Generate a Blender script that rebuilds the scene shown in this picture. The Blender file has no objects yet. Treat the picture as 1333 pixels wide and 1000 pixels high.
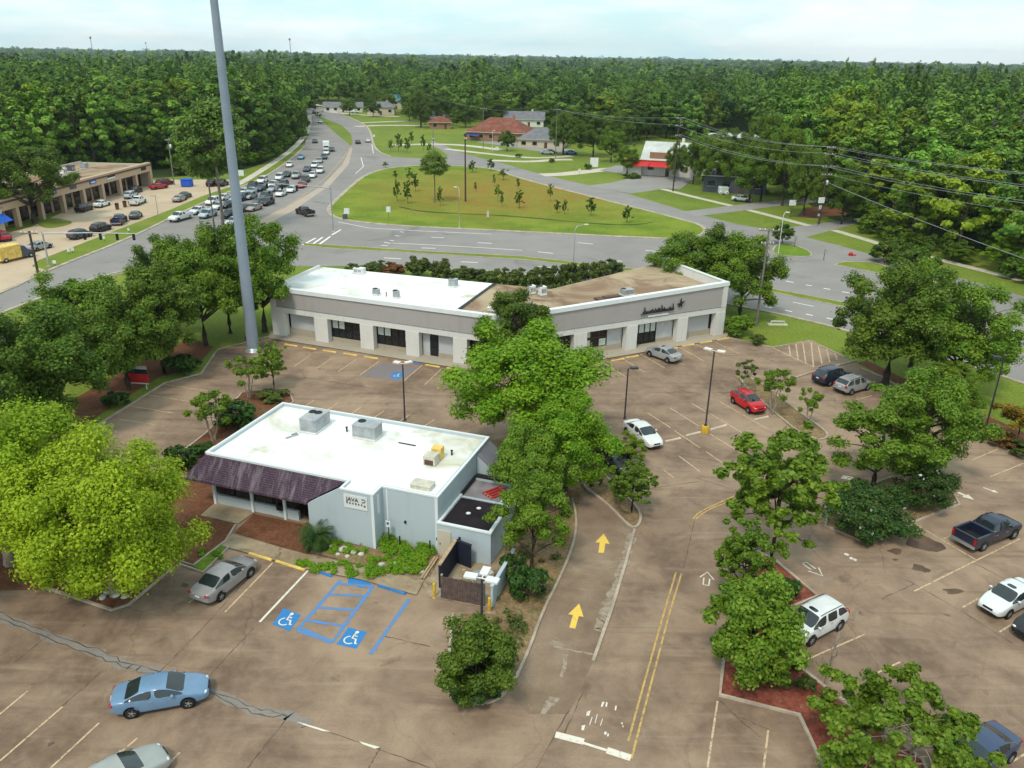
# Aerial view of a car park with a cafe, a bent row of shops, a highway and forest.
CLOUD = (5.7, 8.1, 8.35); CLOUD2 = (7.9, 8.7, 8.7); SUN = 1.5; EXPO = 0.46; HAZE = 0.000075
import bpy, bmesh, math, random
import numpy as np
from mathutils import Vector, Matrix
random.seed(7)
PI = math.pi
S = bpy.context.scene
COL = S.collection

# ------------------------------------------------------------------ survey
# Ground positions were measured off the photograph; G() turns a measured
# image point (1333 x 1000) into metres on the level z.
FPX = 1050.0
TH = math.atan(430 / FPX)
RO = math.radians(0.95)
HC = 33.0

def ray(x, y):
    u = x - 666.5; v = y - 500
    a = u * math.cos(RO) + v * math.sin(RO); b = -u * math.sin(RO) + v * math.cos(RO)
    return (a, FPX * math.cos(TH) - b * math.sin(TH), -FPX * math.sin(TH) - b * math.cos(TH))

def G(x, y, z=0.0):
    d = ray(x, y); t = (z - HC) / d[2]
    return Vector((d[0] * t, d[1] * t, z))

def HT(b, t):
    "height of an upright whose foot and top were measured at b and t"
    g = G(*b); d = ray(*t)
    return HC + d[2] * g.y / d[1]

def depth(x, y):
    return -HC / ray(x, y)[2] * FPX

def heading(a, b):
    p, q = G(*a), G(*b)
    return math.atan2(q.y - p.y, q.x - p.x)

# ------------------------------------------------------------------ objects
def tag(o, label=None, cat=None, group=None, kind=None):
    if label: o['label'] = label
    if cat: o['category'] = cat
    if group: o['group'] = group
    if kind: o['kind'] = kind
    return o

def link(o, parent=None):
    COL.objects.link(o)
    if parent is not None: o.parent = parent
    return o

def empty(name, loc, rz=0.0, label=None, cat=None, group=None):
    o = link(bpy.data.objects.new(name, None))
    o.location = loc; o.rotation_euler = (0, 0, rz); o.empty_display_size = .3
    return tag(o, label, cat, group)

def mobj(name, me, parent=None, label=None, cat=None, group=None, kind=None):
    return tag(link(bpy.data.objects.new(name, me), parent), label, cat, group, kind)

def copy_tree(o, parent=None):
    c = o.copy(); COL.objects.link(c); c.parent = parent
    for ch in list(o.children): copy_tree(ch, c)
    return c

class MB:
    "collects boxes, prisms, tubes; build() makes ONE mesh object"
    def __init__(s): s.v = []; s.f = []; s.m = []; s.sm = []
    def add(s, vs, fs, mi=0, smooth=False):
        n = len(s.v); s.v += [tuple(p) for p in vs]
        for f in fs: s.f.append(tuple(i + n for i in f)); s.m.append(mi); s.sm.append(smooth)
        return s
    def box(s, c, d, rz=0.0, mi=0, M=None):
        x, y, z = d[0] / 2, d[1] / 2, d[2] / 2
        R = M if M is not None else Matrix.Rotation(rz, 3, 'Z')
        c = Vector(c)
        vs = [c + R @ Vector((sx * x, sy * y, sz * z)) for sx in (-1, 1) for sy in (-1, 1) for sz in (-1, 1)]
        return s.add(vs, [(0, 1, 3, 2), (4, 6, 7, 5), (0, 4, 5, 1), (2, 3, 7, 6), (0, 2, 6, 4), (1, 5, 7, 3)], mi)
    def cyl(s, a, b, r0, r1=None, n=10, mi=0, smooth=True, cap=True):
        return s.tube([a, b], [r0, r0 if r1 is None else r1], n, mi, smooth, cap)
    def tube(s, pts, rad, n=8, mi=0, smooth=True, cap=True):
        pts = [Vector(p) for p in pts]; vs = []; fs = []
        for i, p in enumerate(pts):
            t = (pts[min(i + 1, len(pts) - 1)] - pts[max(i - 1, 0)])
            t = t.normalized() if t.length > 1e-9 else Vector((0, 0, 1))
            u = t.cross(Vector((0, 0, 1)));
            if u.length < 1e-3: u = Vector((1, 0, 0))
            u.normalize(); w = u.cross(t)
            for k in range(n):
                a = 2 * PI * k / n
                vs.append(p + (u * math.cos(a) + w * math.sin(a)) * rad[i])
        for i in range(len(pts) - 1):
            for k in range(n):
                fs.append((i * n + k, i * n + (k + 1) % n, (i + 1) * n + (k + 1) % n, (i + 1) * n + k))
        s.add(vs, fs, mi, smooth)
        if cap: s.add(vs, [tuple(range(n))[::-1], tuple((len(pts) - 1) * n + k for k in range(n))], mi)
        return s
    def prism(s, poly, z0, z1, mi=0, bottom=False):
        n = len(poly)
        if sum(poly[i][0] * poly[(i + 1) % n][1] - poly[(i + 1) % n][0] * poly[i][1] for i in range(n)) < 0: poly = list(poly)[::-1]
        vs = [(p[0], p[1], z0) for p in poly] + [(p[0], p[1], z1) for p in poly]
        fs = [(i, (i + 1) % n, n + (i + 1) % n, n + i) for i in range(n)] + [tuple(range(n, 2 * n))]
        if bottom: fs.append(tuple(range(n))[::-1])
        return s.add(vs, fs, mi)
    def poly(s, pts, mi=0): return s.add(pts, [tuple(range(len(pts)))], mi)
    def sphere(s, c, r, n=12, m=8, mi=0, jit=0.0):
        vs = []; fs = []
        r = r if hasattr(r, '__len__') else (r, r, r)
        for i in range(m + 1):
            a = PI * i / m
            for k in range(n):
                b = 2 * PI * k / n; j = 1 + random.uniform(-jit, jit)
                vs.append((c[0] + r[0] * j * math.sin(a) * math.cos(b), c[1] + r[1] * j * math.sin(a) * math.sin(b), c[2] + r[2] * j * math.cos(a)))
        for i in range(m):
            for k in range(n): fs.append((i * n + k, (i + 1) * n + k, (i + 1) * n + (k + 1) % n, i * n + (k + 1) % n))
        return s.add(vs, fs, mi, True)
    def lathe(s, prof, axis='Z', c=(0, 0, 0), n=16, mi=0, smooth=True):
        vs = []; fs = []
        for r, h in prof:
            for k in range(n):
                a = 2 * PI * k / n; x, y = r * math.cos(a), r * math.sin(a)
                p = (x, y, h) if axis == 'Z' else ((x, h, y) if axis == 'Y' else (h, x, y))
                vs.append((p[0] + c[0], p[1] + c[1], p[2] + c[2]))
        for i in range(len(prof) - 1):
            for k in range(n): fs.append((i * n + k, i * n + (k + 1) % n, (i + 1) * n + (k + 1) % n, (i + 1) * n + k))
        return s.add(vs, fs, mi, smooth)
    def ribbon(s, pts, w, z, mi=0, jit=0.0):
        pts = [Vector((p[0], p[1], 0)) for p in pts]; vs = []
        for i, p in enumerate(pts):
            t = (pts[min(i + 1, len(pts) - 1)] - pts[max(i - 1, 0)]).normalized()
            nrm = Vector((-t.y, t.x, 0)); ww = (w[i] if hasattr(w, '__len__') else w) * (1 + random.uniform(-jit, jit)) / 2
            vs += [(p.x + nrm.x * ww, p.y + nrm.y * ww, z), (p.x - nrm.x * ww, p.y - nrm.y * ww, z)]
        return s.add(vs, [(2 * i, 2 * i + 1, 2 * i + 3, 2 * i + 2) for i in range(len(pts) - 1)], mi)
    def mesh(s, name, mats):
        me = bpy.data.meshes.new(name); me.from_pydata(s.v, [], s.f)
        for m in (mats if isinstance(mats, (list, tuple)) else [mats]): me.materials.append(m)
        me.polygons.foreach_set('material_index', s.m); me.polygons.foreach_set('use_smooth', s.sm)
        me.update(); return me
    def build(s, name, mats, parent=None, label=None, cat=None, group=None, kind=None, bevel=0):
        o = mobj(name, s.mesh(name, mats), parent, label, cat, group, kind)
        if bevel:
            b = o.modifiers.new('bevel', 'BEVEL'); b.width = bevel; b.segments = 1; b.limit_method = 'ANGLE'
        return o

def chaikin(pts, it=2, closed=False):
    pts = [Vector(p) for p in pts]
    for _ in range(it):
        out = [] if closed else [pts[0]]
        n = len(pts)
        for i in range(n if closed else n - 1):
            a, b = pts[i], pts[(i + 1) % n]
            out += [a * .75 + b * .25, a * .25 + b * .75]
        if not closed: out.append(pts[-1])
        pts = out
    return pts

ORD = ['first', 'second', 'third', 'fourth', 'fifth', 'sixth', 'seventh', 'eighth', 'ninth', 'tenth', 'eleventh', 'twelfth', 'thirteenth', 'fourteenth', 'fifteenth', 'sixteenth', 'seventeenth', 'eighteenth', 'nineteenth', 'twentieth']
def nth(i, n, frm='left'):
    if i == 0: return 'the %smost' % frm
    return '%s from the %s' % (ORD[i], frm)

# ------------------------------------------------------------------ materials
class NT:
    def __init__(s, name):
        s.mat = bpy.data.materials.new(name); s.mat.use_nodes = True
        s.t = s.mat.node_tree; s.t.nodes.clear()
        s.out = s.n('ShaderNodeOutputMaterial')
    def n(s, typ, **kw):
        o = s.t.nodes.new(typ)
        for k, v in kw.items():
            if k in ('inp',):
                for kk, vv in v.items(): s.set(o, kk, vv)
            else: setattr(o, k, v)
        return o
    def set(s, node, key, val):
        if hasattr(val, 'is_output') or isinstance(val, bpy.types.NodeSocket): s.t.links.new(val, node.inputs[key])
        else: node.inputs[key].default_value = val
    def noise(s, vec, scale, detail=3, rough=.55, dist=0.0):
        return s.n('ShaderNodeTexNoise', inp={'Vector': vec, 'Scale': scale, 'Detail': detail, 'Roughness': rough, 'Distortion': dist}).outputs['Fac']
    def ramp(s, fac, lo, hi, a=0.0, b=1.0):
        return s.n('ShaderNodeMapRange', inp={0: fac, 1: lo, 2: hi, 3: a, 4: b}).outputs[0]
    def mix(s, fac, a, b, mode='MIX'):
        m = s.n('ShaderNodeMix', data_type='RGBA', blend_type=mode)
        s.set(m, 0, fac)
        for k, v in ((6, a), (7, b)):
            s.set(m, k, v if isinstance(v, bpy.types.NodeSocket) else (v[0], v[1], v[2], 1))
        return m.outputs[2]
    def math(s, op, a, b=0.0): return s.n('ShaderNodeMath', operation=op, inp={0: a, 1: b}).outputs[0]
    def pos(s): return s.n('ShaderNodeNewGeometry').outputs['Position']
    def obj(s): return s.n('ShaderNodeTexCoord').outputs['Object']
    def finish(s, col, rough=.8, spec=.3, metal=0.0, bump=None, bstr=.2, bdist=.02, coat=0.0, **kw):
        p = s.n('ShaderNodeBsdfPrincipled')
        s.set(p, 'Base Color', col if isinstance(col, bpy.types.NodeSocket) else (col[0], col[1], col[2], 1))
        s.set(p, 'Roughness', rough); s.set(p, 'Specular IOR Level', spec); s.set(p, 'Metallic', metal); s.set(p, 'Coat Weight', coat)
        for k, v in kw.items(): s.set(p, k.replace('_', ' '), v)
        if bump is not None:
            b = s.n('ShaderNodeBump', inp={'Strength': bstr, 'Distance': bdist, 'Height': bump}); s.set(p, 'Normal', b.outputs[0])
        s.t.links.new(p.outputs[0], s.out.inputs[0]); return s.mat

def simple(name, col, rough=.7, var=.12, scale=2.0, spec=.3, metal=0.0, world=False, fine=30.0, coat=0.0):
    t = NT(name); v = t.pos() if world else t.obj()
    a = t.ramp(t.noise(v, scale, 4), .3, .7, 1 - var, 1 + var); b = t.ramp(t.noise(v, fine, 2), .3, .7, 1 - var * .5, 1 + var * .5)
    c = t.mix(1.0, col, t.n('ShaderNodeCombineColor', inp={0: t.math('MULTIPLY', a, b), 1: t.math('MULTIPLY', a, b), 2: t.math('MULTIPLY', a, b)}).outputs[0], 'MULTIPLY')
    return t.finish(c, rough, spec, metal, coat=coat)

def ground_mat(name, a, b, big=.05, mid=.4, fine=6.0, third=None, tlo=.58, thi=.7, tscale=.12, rough=.9, fvar=.12, dist=.6):
    t = NT(name); p = t.pos()
    f = t.ramp(t.math('ADD', t.math('MULTIPLY', t.noise(p, big, 4, .6, dist), .6), t.math('MULTIPLY', t.noise(p, mid, 4, .6), .4)), .35, .65)
    c = t.mix(f, a, b)
    if third: c = t.mix(t.ramp(t.noise(p, tscale, 5, .65, 1.2), tlo, thi), c, third)
    g = t.ramp(t.noise(p, fine, 3, .7), .3, .7, 1 - fvar, 1 + fvar)
    c = t.mix(1.0, c, t.n('ShaderNodeCombineColor', inp={0: g, 1: g, 2: g}).outputs[0], 'MULTIPLY')
    return t.finish(c, rough, .2, bump=t.noise(p, fine * 2, 3), bstr=.15)

def foliage(name, c1, c2, c3, trans=.3, clump=.5, var=.14):
    "leaf colour varies leaf by leaf, clump by clump and tree by tree"
    t = NT(name)
    g = t.n('ShaderNodeNewGeometry'); ri = g.outputs['Random Per Island']
    oi = t.n('ShaderNodeObjectInfo')
    big = t.ramp(t.noise(t.obj(), clump, 2), .35, .65)
    c = t.mix(big, c1, c2)
    c = t.mix(t.ramp(ri, .55, 1.0, 0, .8), c, c3)
    hsv = t.n('ShaderNodeHueSaturation', inp={'Color': c, 'Hue': t.ramp(oi.outputs['Random'], 0, 1, .512, .496), 'Saturation': 1.0,
                                             'Value': t.ramp(t.math('FRACT', t.math('MULTIPLY', oi.outputs['Random'], 7.31)), 0, 1, 1 - var, 1 + var)})
    col = hsv.outputs[0]
    d = t.n('ShaderNodeBsdfPrincipled', inp={'Base Color': col, 'Roughness': .55, 'Specular IOR Level': .22})
    tr = t.n('ShaderNodeBsdfTranslucent', inp={'Color': col})
    m = t.n('ShaderNodeMixShader', inp={0: trans, 1: d.outputs[0], 2: tr.outputs[0]})
    t.t.links.new(m.outputs[0], t.out.inputs[0]); return t.mat
M = {}
def lot_material():
    t = NT('worn_lot_paving'); p = t.pos()
    a = t.noise(p, .045, 4, .6, .8); b = t.noise(p, .3, 5, .65, .4); c = t.noise(p, 1.6, 4, .6)
    f = t.ramp(t.math('ADD', t.math('MULTIPLY', a, .5), t.math('MULTIPLY', b, .5)), .40, .59)
    col = t.mix(f, (.160, .102, .068), (.345, .240, .164))
    col = t.mix(t.ramp(c, .45, .75, 0, .35), col, (.34, .235, .16))
    # old stains, oil drips and tyre wear with shapes of their own
    st = t.ramp(t.noise(p, .16, 6, .7, 1.6), .60, .70, 0, .55)
    col = t.mix(st, col, (.095, .060, .042))
    rust = t.ramp(t.noise(p, .21, 5, .7, 2.0), .64, .76, 0, .5)
    col = t.mix(rust, col, (.25, .13, .055))
    oil = t.ramp(t.noise(p, .9, 3, .5, .2), .70, .76, 0, .6)
    col = t.mix(oil, col, (.06, .045, .04))
    pale = t.ramp(t.noise(p, .24, 5, .65, 2.4), .62, .74, 0, .35)
    col = t.mix(pale, col, (.36, .31, .25))
    sp = t.ramp(t.noise(p, 14, 3, .8), .3, .7, .86, 1.14)
    col = t.mix(1.0, col, t.n('ShaderNodeCombineColor', inp={0: sp, 1: sp, 2: sp}).outputs[0], 'MULTIPLY')
    wr = t.noise(t.n('ShaderNodeMapping', inp={'Vector': p, 'Rotation': (0, 0, .34), 'Scale': (.07, .9, 1)}).outputs[0], 1.0, 4, .6, .3)
    col = t.mix(t.ramp(wr, .56, .72, 0, .45), col, (.10, .064, .045))
    col = t.mix(t.ramp(wr, .42, .28, 0, .4), col, (.42, .31, .22))
    # fine map cracking
    vo = t.n('ShaderNodeTexVoronoi', feature='DISTANCE_TO_EDGE', inp={'Vector': t.n('ShaderNodeVectorMath', operation='ADD', inp={0: p, 1: t.n('ShaderNodeTexNoise', inp={'Vector': p, 'Scale': .7, 'Detail': 3}).outputs['Color']}).outputs[0], 'Scale': .16})
    cr = t.math('MULTIPLY', t.ramp(vo.outputs['Distance'], 0.0, .012, 1, 0), t.ramp(t.noise(p, .06, 2), .48, .6, 0, .32))
    col = t.mix(cr, col, (.05, .04, .035))
    return t.finish(col, t.ramp(b, .3, .7, .62, .92), .3, bump=t.noise(p, 22, 3), bstr=.15)

def mk_mats():
    M['lot'] = lot_material()
    M['lane'] = ground_mat('grey_concrete_lane', (.165, .110, .073), (.31, .222, .155), .12, .7, 9, (.33, .26, .19), .60, .72, .3)
    M['road'] = ground_mat('grey_road_asphalt', (.225, .205, .195), (.295, .27, .255), .03, .2, 6, (.185, .17, .162), .58, .7, .06)
    M['road2'] = ground_mat('pale_side_road', (.25, .235, .22), (.31, .29, .27), .05, .3, 6)
    M['median'] = ground_mat('pinkish_median_paving', (.40, .31, .25), (.46, .37, .30), .1, .4, 6)
    M['mall_lot'] = ground_mat('tan_concrete_lot', (.44, .33, .225), (.55, .43, .31), .06, .3, 6, (.33, .25, .18), .6, .75, .1)
    M['path'] = ground_mat('pale_concrete', (.48, .42, .33), (.60, .54, .44), .15, .8, 8, (.34, .29, .22), .58, .72, .5)
    M['ditch'] = ground_mat('rank_ditch_grass', (.035, .065, .010), (.07, .10, .015), .2, 1.0, 4)
    M['patio'] = ground_mat('stained_walk_concrete', (.25, .175, .105), (.40, .32, .22), .3, 1.2, 8, (.16, .105, .065), .56, .68, .5)
    M['grass'] = ground_mat('mown_grass', (.115, .170, .018), (.185, .230, .030), .035, .25, 3.0, (.24, .235, .045), .54, .72, .09, .95, .3)
    M['weedy'] = ground_mat('bright_lawn', (.10, .185, .014), (.16, .24, .022), .06, .4, 3.0, (.24, .25, .05), .6, .75, .2, .95, .3)
    M['forest_floor'] = ground_mat('forest_floor', (.018, .036, .007), (.04, .06, .012), .02, .1, 1.0)
    M['mulch'] = ground_mat('red_brown_mulch', (.115, .045, .022), (.20, .085, .045), .3, 1.5, 5, (.10, .09, .03), .6, .7, .4, .95, .35)
    M['mulch_red'] = ground_mat('red_bark_mulch', (.17, .04, .025), (.27, .085, .055), .5, 2.5, 6, (.33, .18, .13), .6, .7, 1.2, .95, .4)
    M['dirt'] = ground_mat('dry_leaf_litter', (.17, .105, .05), (.29, .20, .11), .4, 1.8, 6, (.10, .13, .03), .56, .66, .6, .95, .4)
    t = NT('field_grass'); p = t.pos()        # triangular field: green turf with a dry orange-brown patch
    c0 = G(655, 250)
    d = t.n('ShaderNodeVectorMath', operation='DISTANCE', inp={0: t.n('ShaderNodeVectorMath', operation='MULTIPLY', inp={0: p, 1: (1.0, .95, 0)}).outputs[0], 1: (c0.x, c0.y * .95, 0)}).outputs['Value']
    f = t.ramp(t.math('ADD', d, t.math('MULTIPLY', t.noise(p, .06, 5, .65, 1.0), 46)), 40, 68, .9, 0)
    g1 = t.mix(t.ramp(t.noise(p, .1, 4), .4, .6), (.125, .185, .018), (.195, .245, .030))
    g2 = t.mix(t.ramp(t.noise(p, .16, 5, .7), .38, .62), (.265, .155, .030), (.215, .20, .034))
    col = t.mix(f, g1, g2); s = t.ramp(t.noise(p, 2.2, 3, .8), .3, .7, .78, 1.22)
    M['field'] = t.finish(t.mix(1.0, col, t.n('ShaderNodeCombineColor', inp={0: s, 1: s, 2: s}).outputs[0], 'MULTIPLY'), .95, .1)
    M['kerb'] = simple('weathered_kerb', (.40, .33, .26), .85, .3, .6, world=True, fine=7)
    def paint(n, col, wear=.5):
        t = NT(n); p = t.pos()
        w = t.ramp(t.math('ADD', t.math('MULTIPLY', t.noise(p, 3.2, 5, .7), .6), t.math('MULTIPLY', t.noise(p, 14, 3, .7), .4)), wear - .06, wear + .06)
        return t.finish(t.mix(w, col, (.235, .168, .115)), .75, .25)
    M['white_paint'] = paint('worn_white_marking', (.72, .66, .56), .60)
    M['road_white'] = paint('white_road_marking', (.80, .79, .76), .62)
    M['yellow_paint'] = paint('worn_yellow_marking', (.58, .37, .11), .53)
    M['cream_paint'] = paint('faded_cream_marking', (.62, .46, .29), .54)
    M['blue_paint'] = paint('faded_blue_marking', (.07, .24, .55), .54)
    M['blue_faint'] = paint('nearly_gone_blue_marking', (.19, .18, .22), .52)
    M['blue_solid'] = paint('blue_marking', (.035, .20, .48), .63)
    M['arrow_yellow'] = paint('yellow_arrow_marking', (.80, .54, .10), .61)
    M['crack'] = simple('dark_pavement_joint', (.095, .072, .056), .95, .3, 1.0, world=True)
    M['patch'] = ground_mat('grey_crack_repair', (.20, .17, .15), (.27, .235, .21), .3, 1.5, 8)
    M['stain'] = simple('dried_water_stain', (.12, .075, .052), .7, .35, .8, world=True)
    t = NT('pale_silt_stain'); p = t.pos(); M['pale_stain'] = t.finish(t.mix(t.ramp(t.noise(p, 2.5, 5, .7), .42, .62), (.36, .295, .225), (.23, .165, .112)), .9, .2)
    M['white_roof'] = None
    t = NT('white_roof_membrane'); p = t.obj()
    c = t.mix(t.ramp(t.noise(p, .17, 5, .65, .8), .52, .70, 0, .85), (.80, .80, .79), (.47, .43, .27))
    c = t.mix(t.ramp(t.noise(p, .5, 4, .6, .5), .64, .76, 0, .4), c, (.30, .28, .25))
    M['white_roof'] = t.finish(c, .7, .3)
    t = NT('tan_gravel_roof'); p = t.obj()
    c = t.mix(t.ramp(t.noise(p, .14, 5, .65, .8), .40, .60), (.25, .16, .105), (.42, .325, .215))
    c = t.mix(t.ramp(t.noise(p, .1, 4, .6, 1.2), .57, .68, 0, .8), c, (.14, .075, .048))
    M['tan_roof'] = t.finish(c, .95, .15, bump=t.noise(p, 6, 4), bstr=.3)
    M['black_roof'] = simple('black_roof_felt', (.022, .017, .020), .9, .4, .8, spec=.15)
    M['grey_roof'] = simple('grey_roof_felt', (.22, .20, .21), .9, .3, .8)
    def wall(n, col, streak=.25, rough=.8):
        t = NT(n); p = t.obj()
        m = t.n('ShaderNodeMapping', inp={'Vector': p, 'Scale': (1.2, 1.2, .16)}).outputs[0]
        s = t.ramp(t.noise(m, 1.0, 5, .7, .3), .52, .78, 0, streak)
        c = t.mix(s, col, (col[0] * .55, col[1] * .52, col[2] * .47))
        c = t.mix(t.ramp(t.noise(p, .5, 3), .35, .7, 0, .25), c, tuple(min(1, x * 1.12) for x in col))
        return t.finish(c, rough, .25, bump=t.noise(p, 25, 2), bstr=.08)
    M['white_wall'] = wall('white_painted_masonry', (.68, .66, .63), .45)
    M['cap'] = wall('white_metal_coping', (.74, .76, .77), .25, .5)
    M['greige'] = wall('greige_stucco_band', (.385, .355, .345), .25)
    M['blue_wall'] = wall('pale_blue_grey_siding', (.45, .51, .55), .18)
    M['pale_wall'] = wall('white_trim', (.70, .72, .73), .12)
    M['tan_wall'] = wall('tan_stucco', (.50, .36, .25), .22)
    M['brick'] = wall('brown_brick', (.30, .165, .105), .3)
    M['cream_wall'] = wall('cream_wall', (.55, .48, .38), .25)
    M['dark_wall'] = wall('slate_grey_siding', (.085, .09, .115), .2)
    M['low_wall'] = wall('stained_tan_masonry', (.40, .345, .27), .5)
    t = NT('purple_brown_shingles'); p = t.obj()
    br = t.n('ShaderNodeTexBrick', inp={'Vector': t.n('ShaderNodeMapping', inp={'Vector': p, 'Rotation': (PI / 2, 0, 0)}).outputs[0], 'Scale': 2.2, 'Color1': (.078, .046, .074, 1), 'Color2': (.122, .08, .112, 1), 'Mortar': (.03, .02, .028, 1), 'Mortar Size': .035, 'Brick Width': .3, 'Row Height': .28})
    st = t.ramp(t.noise(t.n('ShaderNodeMapping', inp={'Vector': p, 'Scale': (2.2, .3, .3)}).outputs[0], 1.3, 5, .7), .5, .72, 0, .75)
    M['shingle'] = t.finish(t.mix(st, br.outputs[0], (.25, .215, .235)), .9, .15)
    t = NT('roof_shingles_brown'); p = t.obj(); M['house_roof'] = t.finish(t.mix(t.ramp(t.noise(p, .5, 4), .35, .65), (.17, .062, .042), (.25, .10, .07)), .9, .15)
    M['house_roof_grey'] = simple('roof_shingles_grey', (.17, .165, .185), .9, .2, .6)
    M['glass'] = simple('dark_shop_glass', (.012, .014, .018), .12, .1, 1, spec=.5)
    M['frame_dark'] = simple('dark_window_frame', (.018, .016, .016), .5, .1)
    M['frame_brown'] = simple('brown_window_frame', (.10, .05, .032), .6, .15)
    M['panel'] = simple('grey_white_infill_panel', (.52, .53, .54), .7, .12, 1.2)
    M['shutter'] = None
    t = NT('ribbed_white_shutter'); p = t.obj()
    wv = t.n('ShaderNodeTexWave', bands_direction='Z', inp={'Vector': p, 'Scale': 2.6, 'Distortion': .2})
    M['shutter'] = t.finish(t.mix(wv.outputs['Fac'], (.43, .44, .46), (.56, .57, .59)), .6, .3, bump=wv.outputs['Fac'], bstr=.3)
    M['poster'] = simple('pale_paper_poster', (.60, .66, .62), .6, .15, 3)
    M['black'] = simple('matt_black', (.012, .012, .013), .55, .15)
    M['steel'] = simple('galvanised_steel', (.42, .44, .45), .42, .18, 1.5, metal=.6)
    M['white_metal'] = simple('white_painted_metal', (.70, .71, .70), .45, .1)
    M['unit'] = simple('grey_air_unit', (.36, .37, .385), .55, .22, 1.4)
    M['beige_unit'] = simple('beige_air_unit', (.56, .52, .42), .6, .22, 2)
    M['pole_blue'] = simple('blue_grey_tower_paint', (.255, .295, .36), .5, .14, .25)
    M['dark_pole'] = simple('dark_bronze_pole', (.045, .04, .05), .5, .2)
    M['wood_pole'] = simple('weathered_wood_pole', (.075, .052, .040), .9, .3, 1.2)
    M['grey_pole'] = simple('grey_wood_pole', (.20, .17, .15), .9, .25, 1.2)
    M['fence_wood'] = simple('weathered_fence_boards', (.115, .078, .070), .9, .35, 3)
    M['navy'] = simple('dark_navy_board', (.015, .018, .035), .7, .2)
    M['yellow'] = simple('yellow_safety_paint', (.62, .38, .03), .6, .22, 3)
    M['stop_yellow'] = simple('yellow_wheel_stop_paint', (.72, .50, .14), .75, .25, 2)
    M['stop_blue'] = simple('blue_wheel_stop_paint', (.03, .17, .44), .75, .22, 2)
    M['stop_plain'] = simple('bare_concrete_stop', (.60, .52, .42), .8, .2, 2)
    M['lamp'] = simple('lamp_lens', (.72, .64, .60), .35, .06)
    M['wire'] = simple('aluminium_cable', (.34, .36, .36), .5, .1)
    M['red'] = simple('red_metal', (.55, .025, .025), .5, .12)
    M['blue'] = simple('blue_fabric', (.02, .10, .50), .6, .15)
    M['bark'] = simple('tree_bark', (.075, .055, .042), .95, .35, 2.5, fine=14)
    M['pale_bark'] = simple('pale_smooth_bark', (.33, .27, .21), .85, .3, 2.5, fine=14)
    M['rock'] = simple('pale_rock', (.55, .53, .47), .9, .25, 3)
    M['wood'] = simple('bare_lumber', (.42, .30, .18), .85, .25, 3)
    # car parts
    t = NT('car_paint'); oi = t.n('ShaderNodeObjectInfo')
    d = t.ramp(t.noise(t.obj(), 1.8, 4), .35, .7, .93, 1.04)
    c = t.mix(1.0, oi.outputs['Color'], t.n('ShaderNodeCombineColor', inp={0: d, 1: d, 2: d}).outputs[0], 'MULTIPLY')
    M['paint'] = t.finish(c, .36, .45, .12, coat=.4, Coat_Roughness=.1)
    M['car_glass'] = simple('tinted_car_glass', (.02, .026, .030), .06, .05, 1, spec=.8)
    M['tyre'] = simple('tyre_rubber', (.016, .016, .017), .85, .15)
    M['rim'] = simple('alloy_rim', (.48, .49, .50), .35, .06, metal=.7)
    M['trim'] = simple('black_plastic_trim', (.018, .018, .02), .6, .1)
    M['tail'] = simple('red_lamp_lens', (.33, .012, .016), .25, .05, spec=.5)
    M['head'] = simple('clear_lamp_lens', (.66, .68, .70), .15, .05, spec=.6)
    M['plate'] = simple('licence_plate', (.66, .66, .64), .5, .05)
    # foliage
    M['f_lime'] = foliage('lime_leaves', (0.2183, 0.3300, 0.0076), (0.3437, 0.4600, 0.0140), (0.4644, 0.5500, 0.0432), .32, .5)
    M['f_bright'] = foliage('bright_green_leaves', (0.125, 0.27, 0.008), (0.215, 0.35, 0.012), (0.33, 0.46, 0.035), .3, .55)
    M['f_mid'] = foliage('mid_green_leaves', (0.0886, 0.1750, 0.0099), (0.1566, 0.2450, 0.0144), (0.2808, 0.3600, 0.0450), .25, .6)
    M['f_dark'] = foliage('dark_green_leaves', (0.0550, 0.1150, 0.0085), (0.1045, 0.1700, 0.0110), (0.2090, 0.2700, 0.0382), .2, .5)
    M['f_yellow'] = foliage('yellow_green_leaves', (0.135, 0.225, 0.012), (0.2, 0.295, 0.018), (0.3, 0.38, 0.055), .32, .6)
    M['f_olive'] = foliage('olive_leaves', (.062, .098, .014), (.100, .128, .020), (.16, .17, .05), .2, .8)
    M['f_glossy'] = foliage('glossy_dark_leaves', (.0215, .0649, .0084), (.0399, .0973, .0101), (.1306, .1622, .0420), .12, .8)
    M['f_orange'] = foliage('orange_leaves', (.2800, .1700, .0150), (.3600, .2200, .0180), (.2200, .2400, .0300), .3, .6)
    M['f_pine'] = foliage('pine_needles', (.12, .20, .025), (.17, .25, .035), (.24, .31, .07), .2, .6)
    M['f_forest'] = foliage('forest_leaves', (0.0811, 0.1751, 0.0159), (0.1513, 0.2603, 0.0229), (0.2703, 0.3905, 0.0493), .22, .12, .48)
    M['f_forest2'] = foliage('yellowish_forest_leaves', (0.1440, 0.2285, 0.0139), (0.2328, 0.3080, 0.0195), (0.3436, 0.4074, 0.0418), .25, .12, .40)
    M['f_red'] = foliage('russet_leaves', (.1760, .0605, .0220), (.2420, .0880, .0275), (.1320, .1100, .0330), .2, .8)
mk_mats()

# ------------------------------------------------------------------ ground sheets
def sheet(name, px, z, mat, smooth=0, world=False):
    pts = [Vector(p) for p in px] if world else [G(x, y) for x, y in px]
    if smooth: pts = chaikin([Vector((p.x, p.y, 0)) for p in pts], smooth, True)
    m = MB(); m.poly([(p.x, p.y, z) for p in pts])
    o = m.build(name, mat, kind='structure')
    if o.data.polygons[0].normal.z < 0: o.data.flip_normals()
    return o

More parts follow.
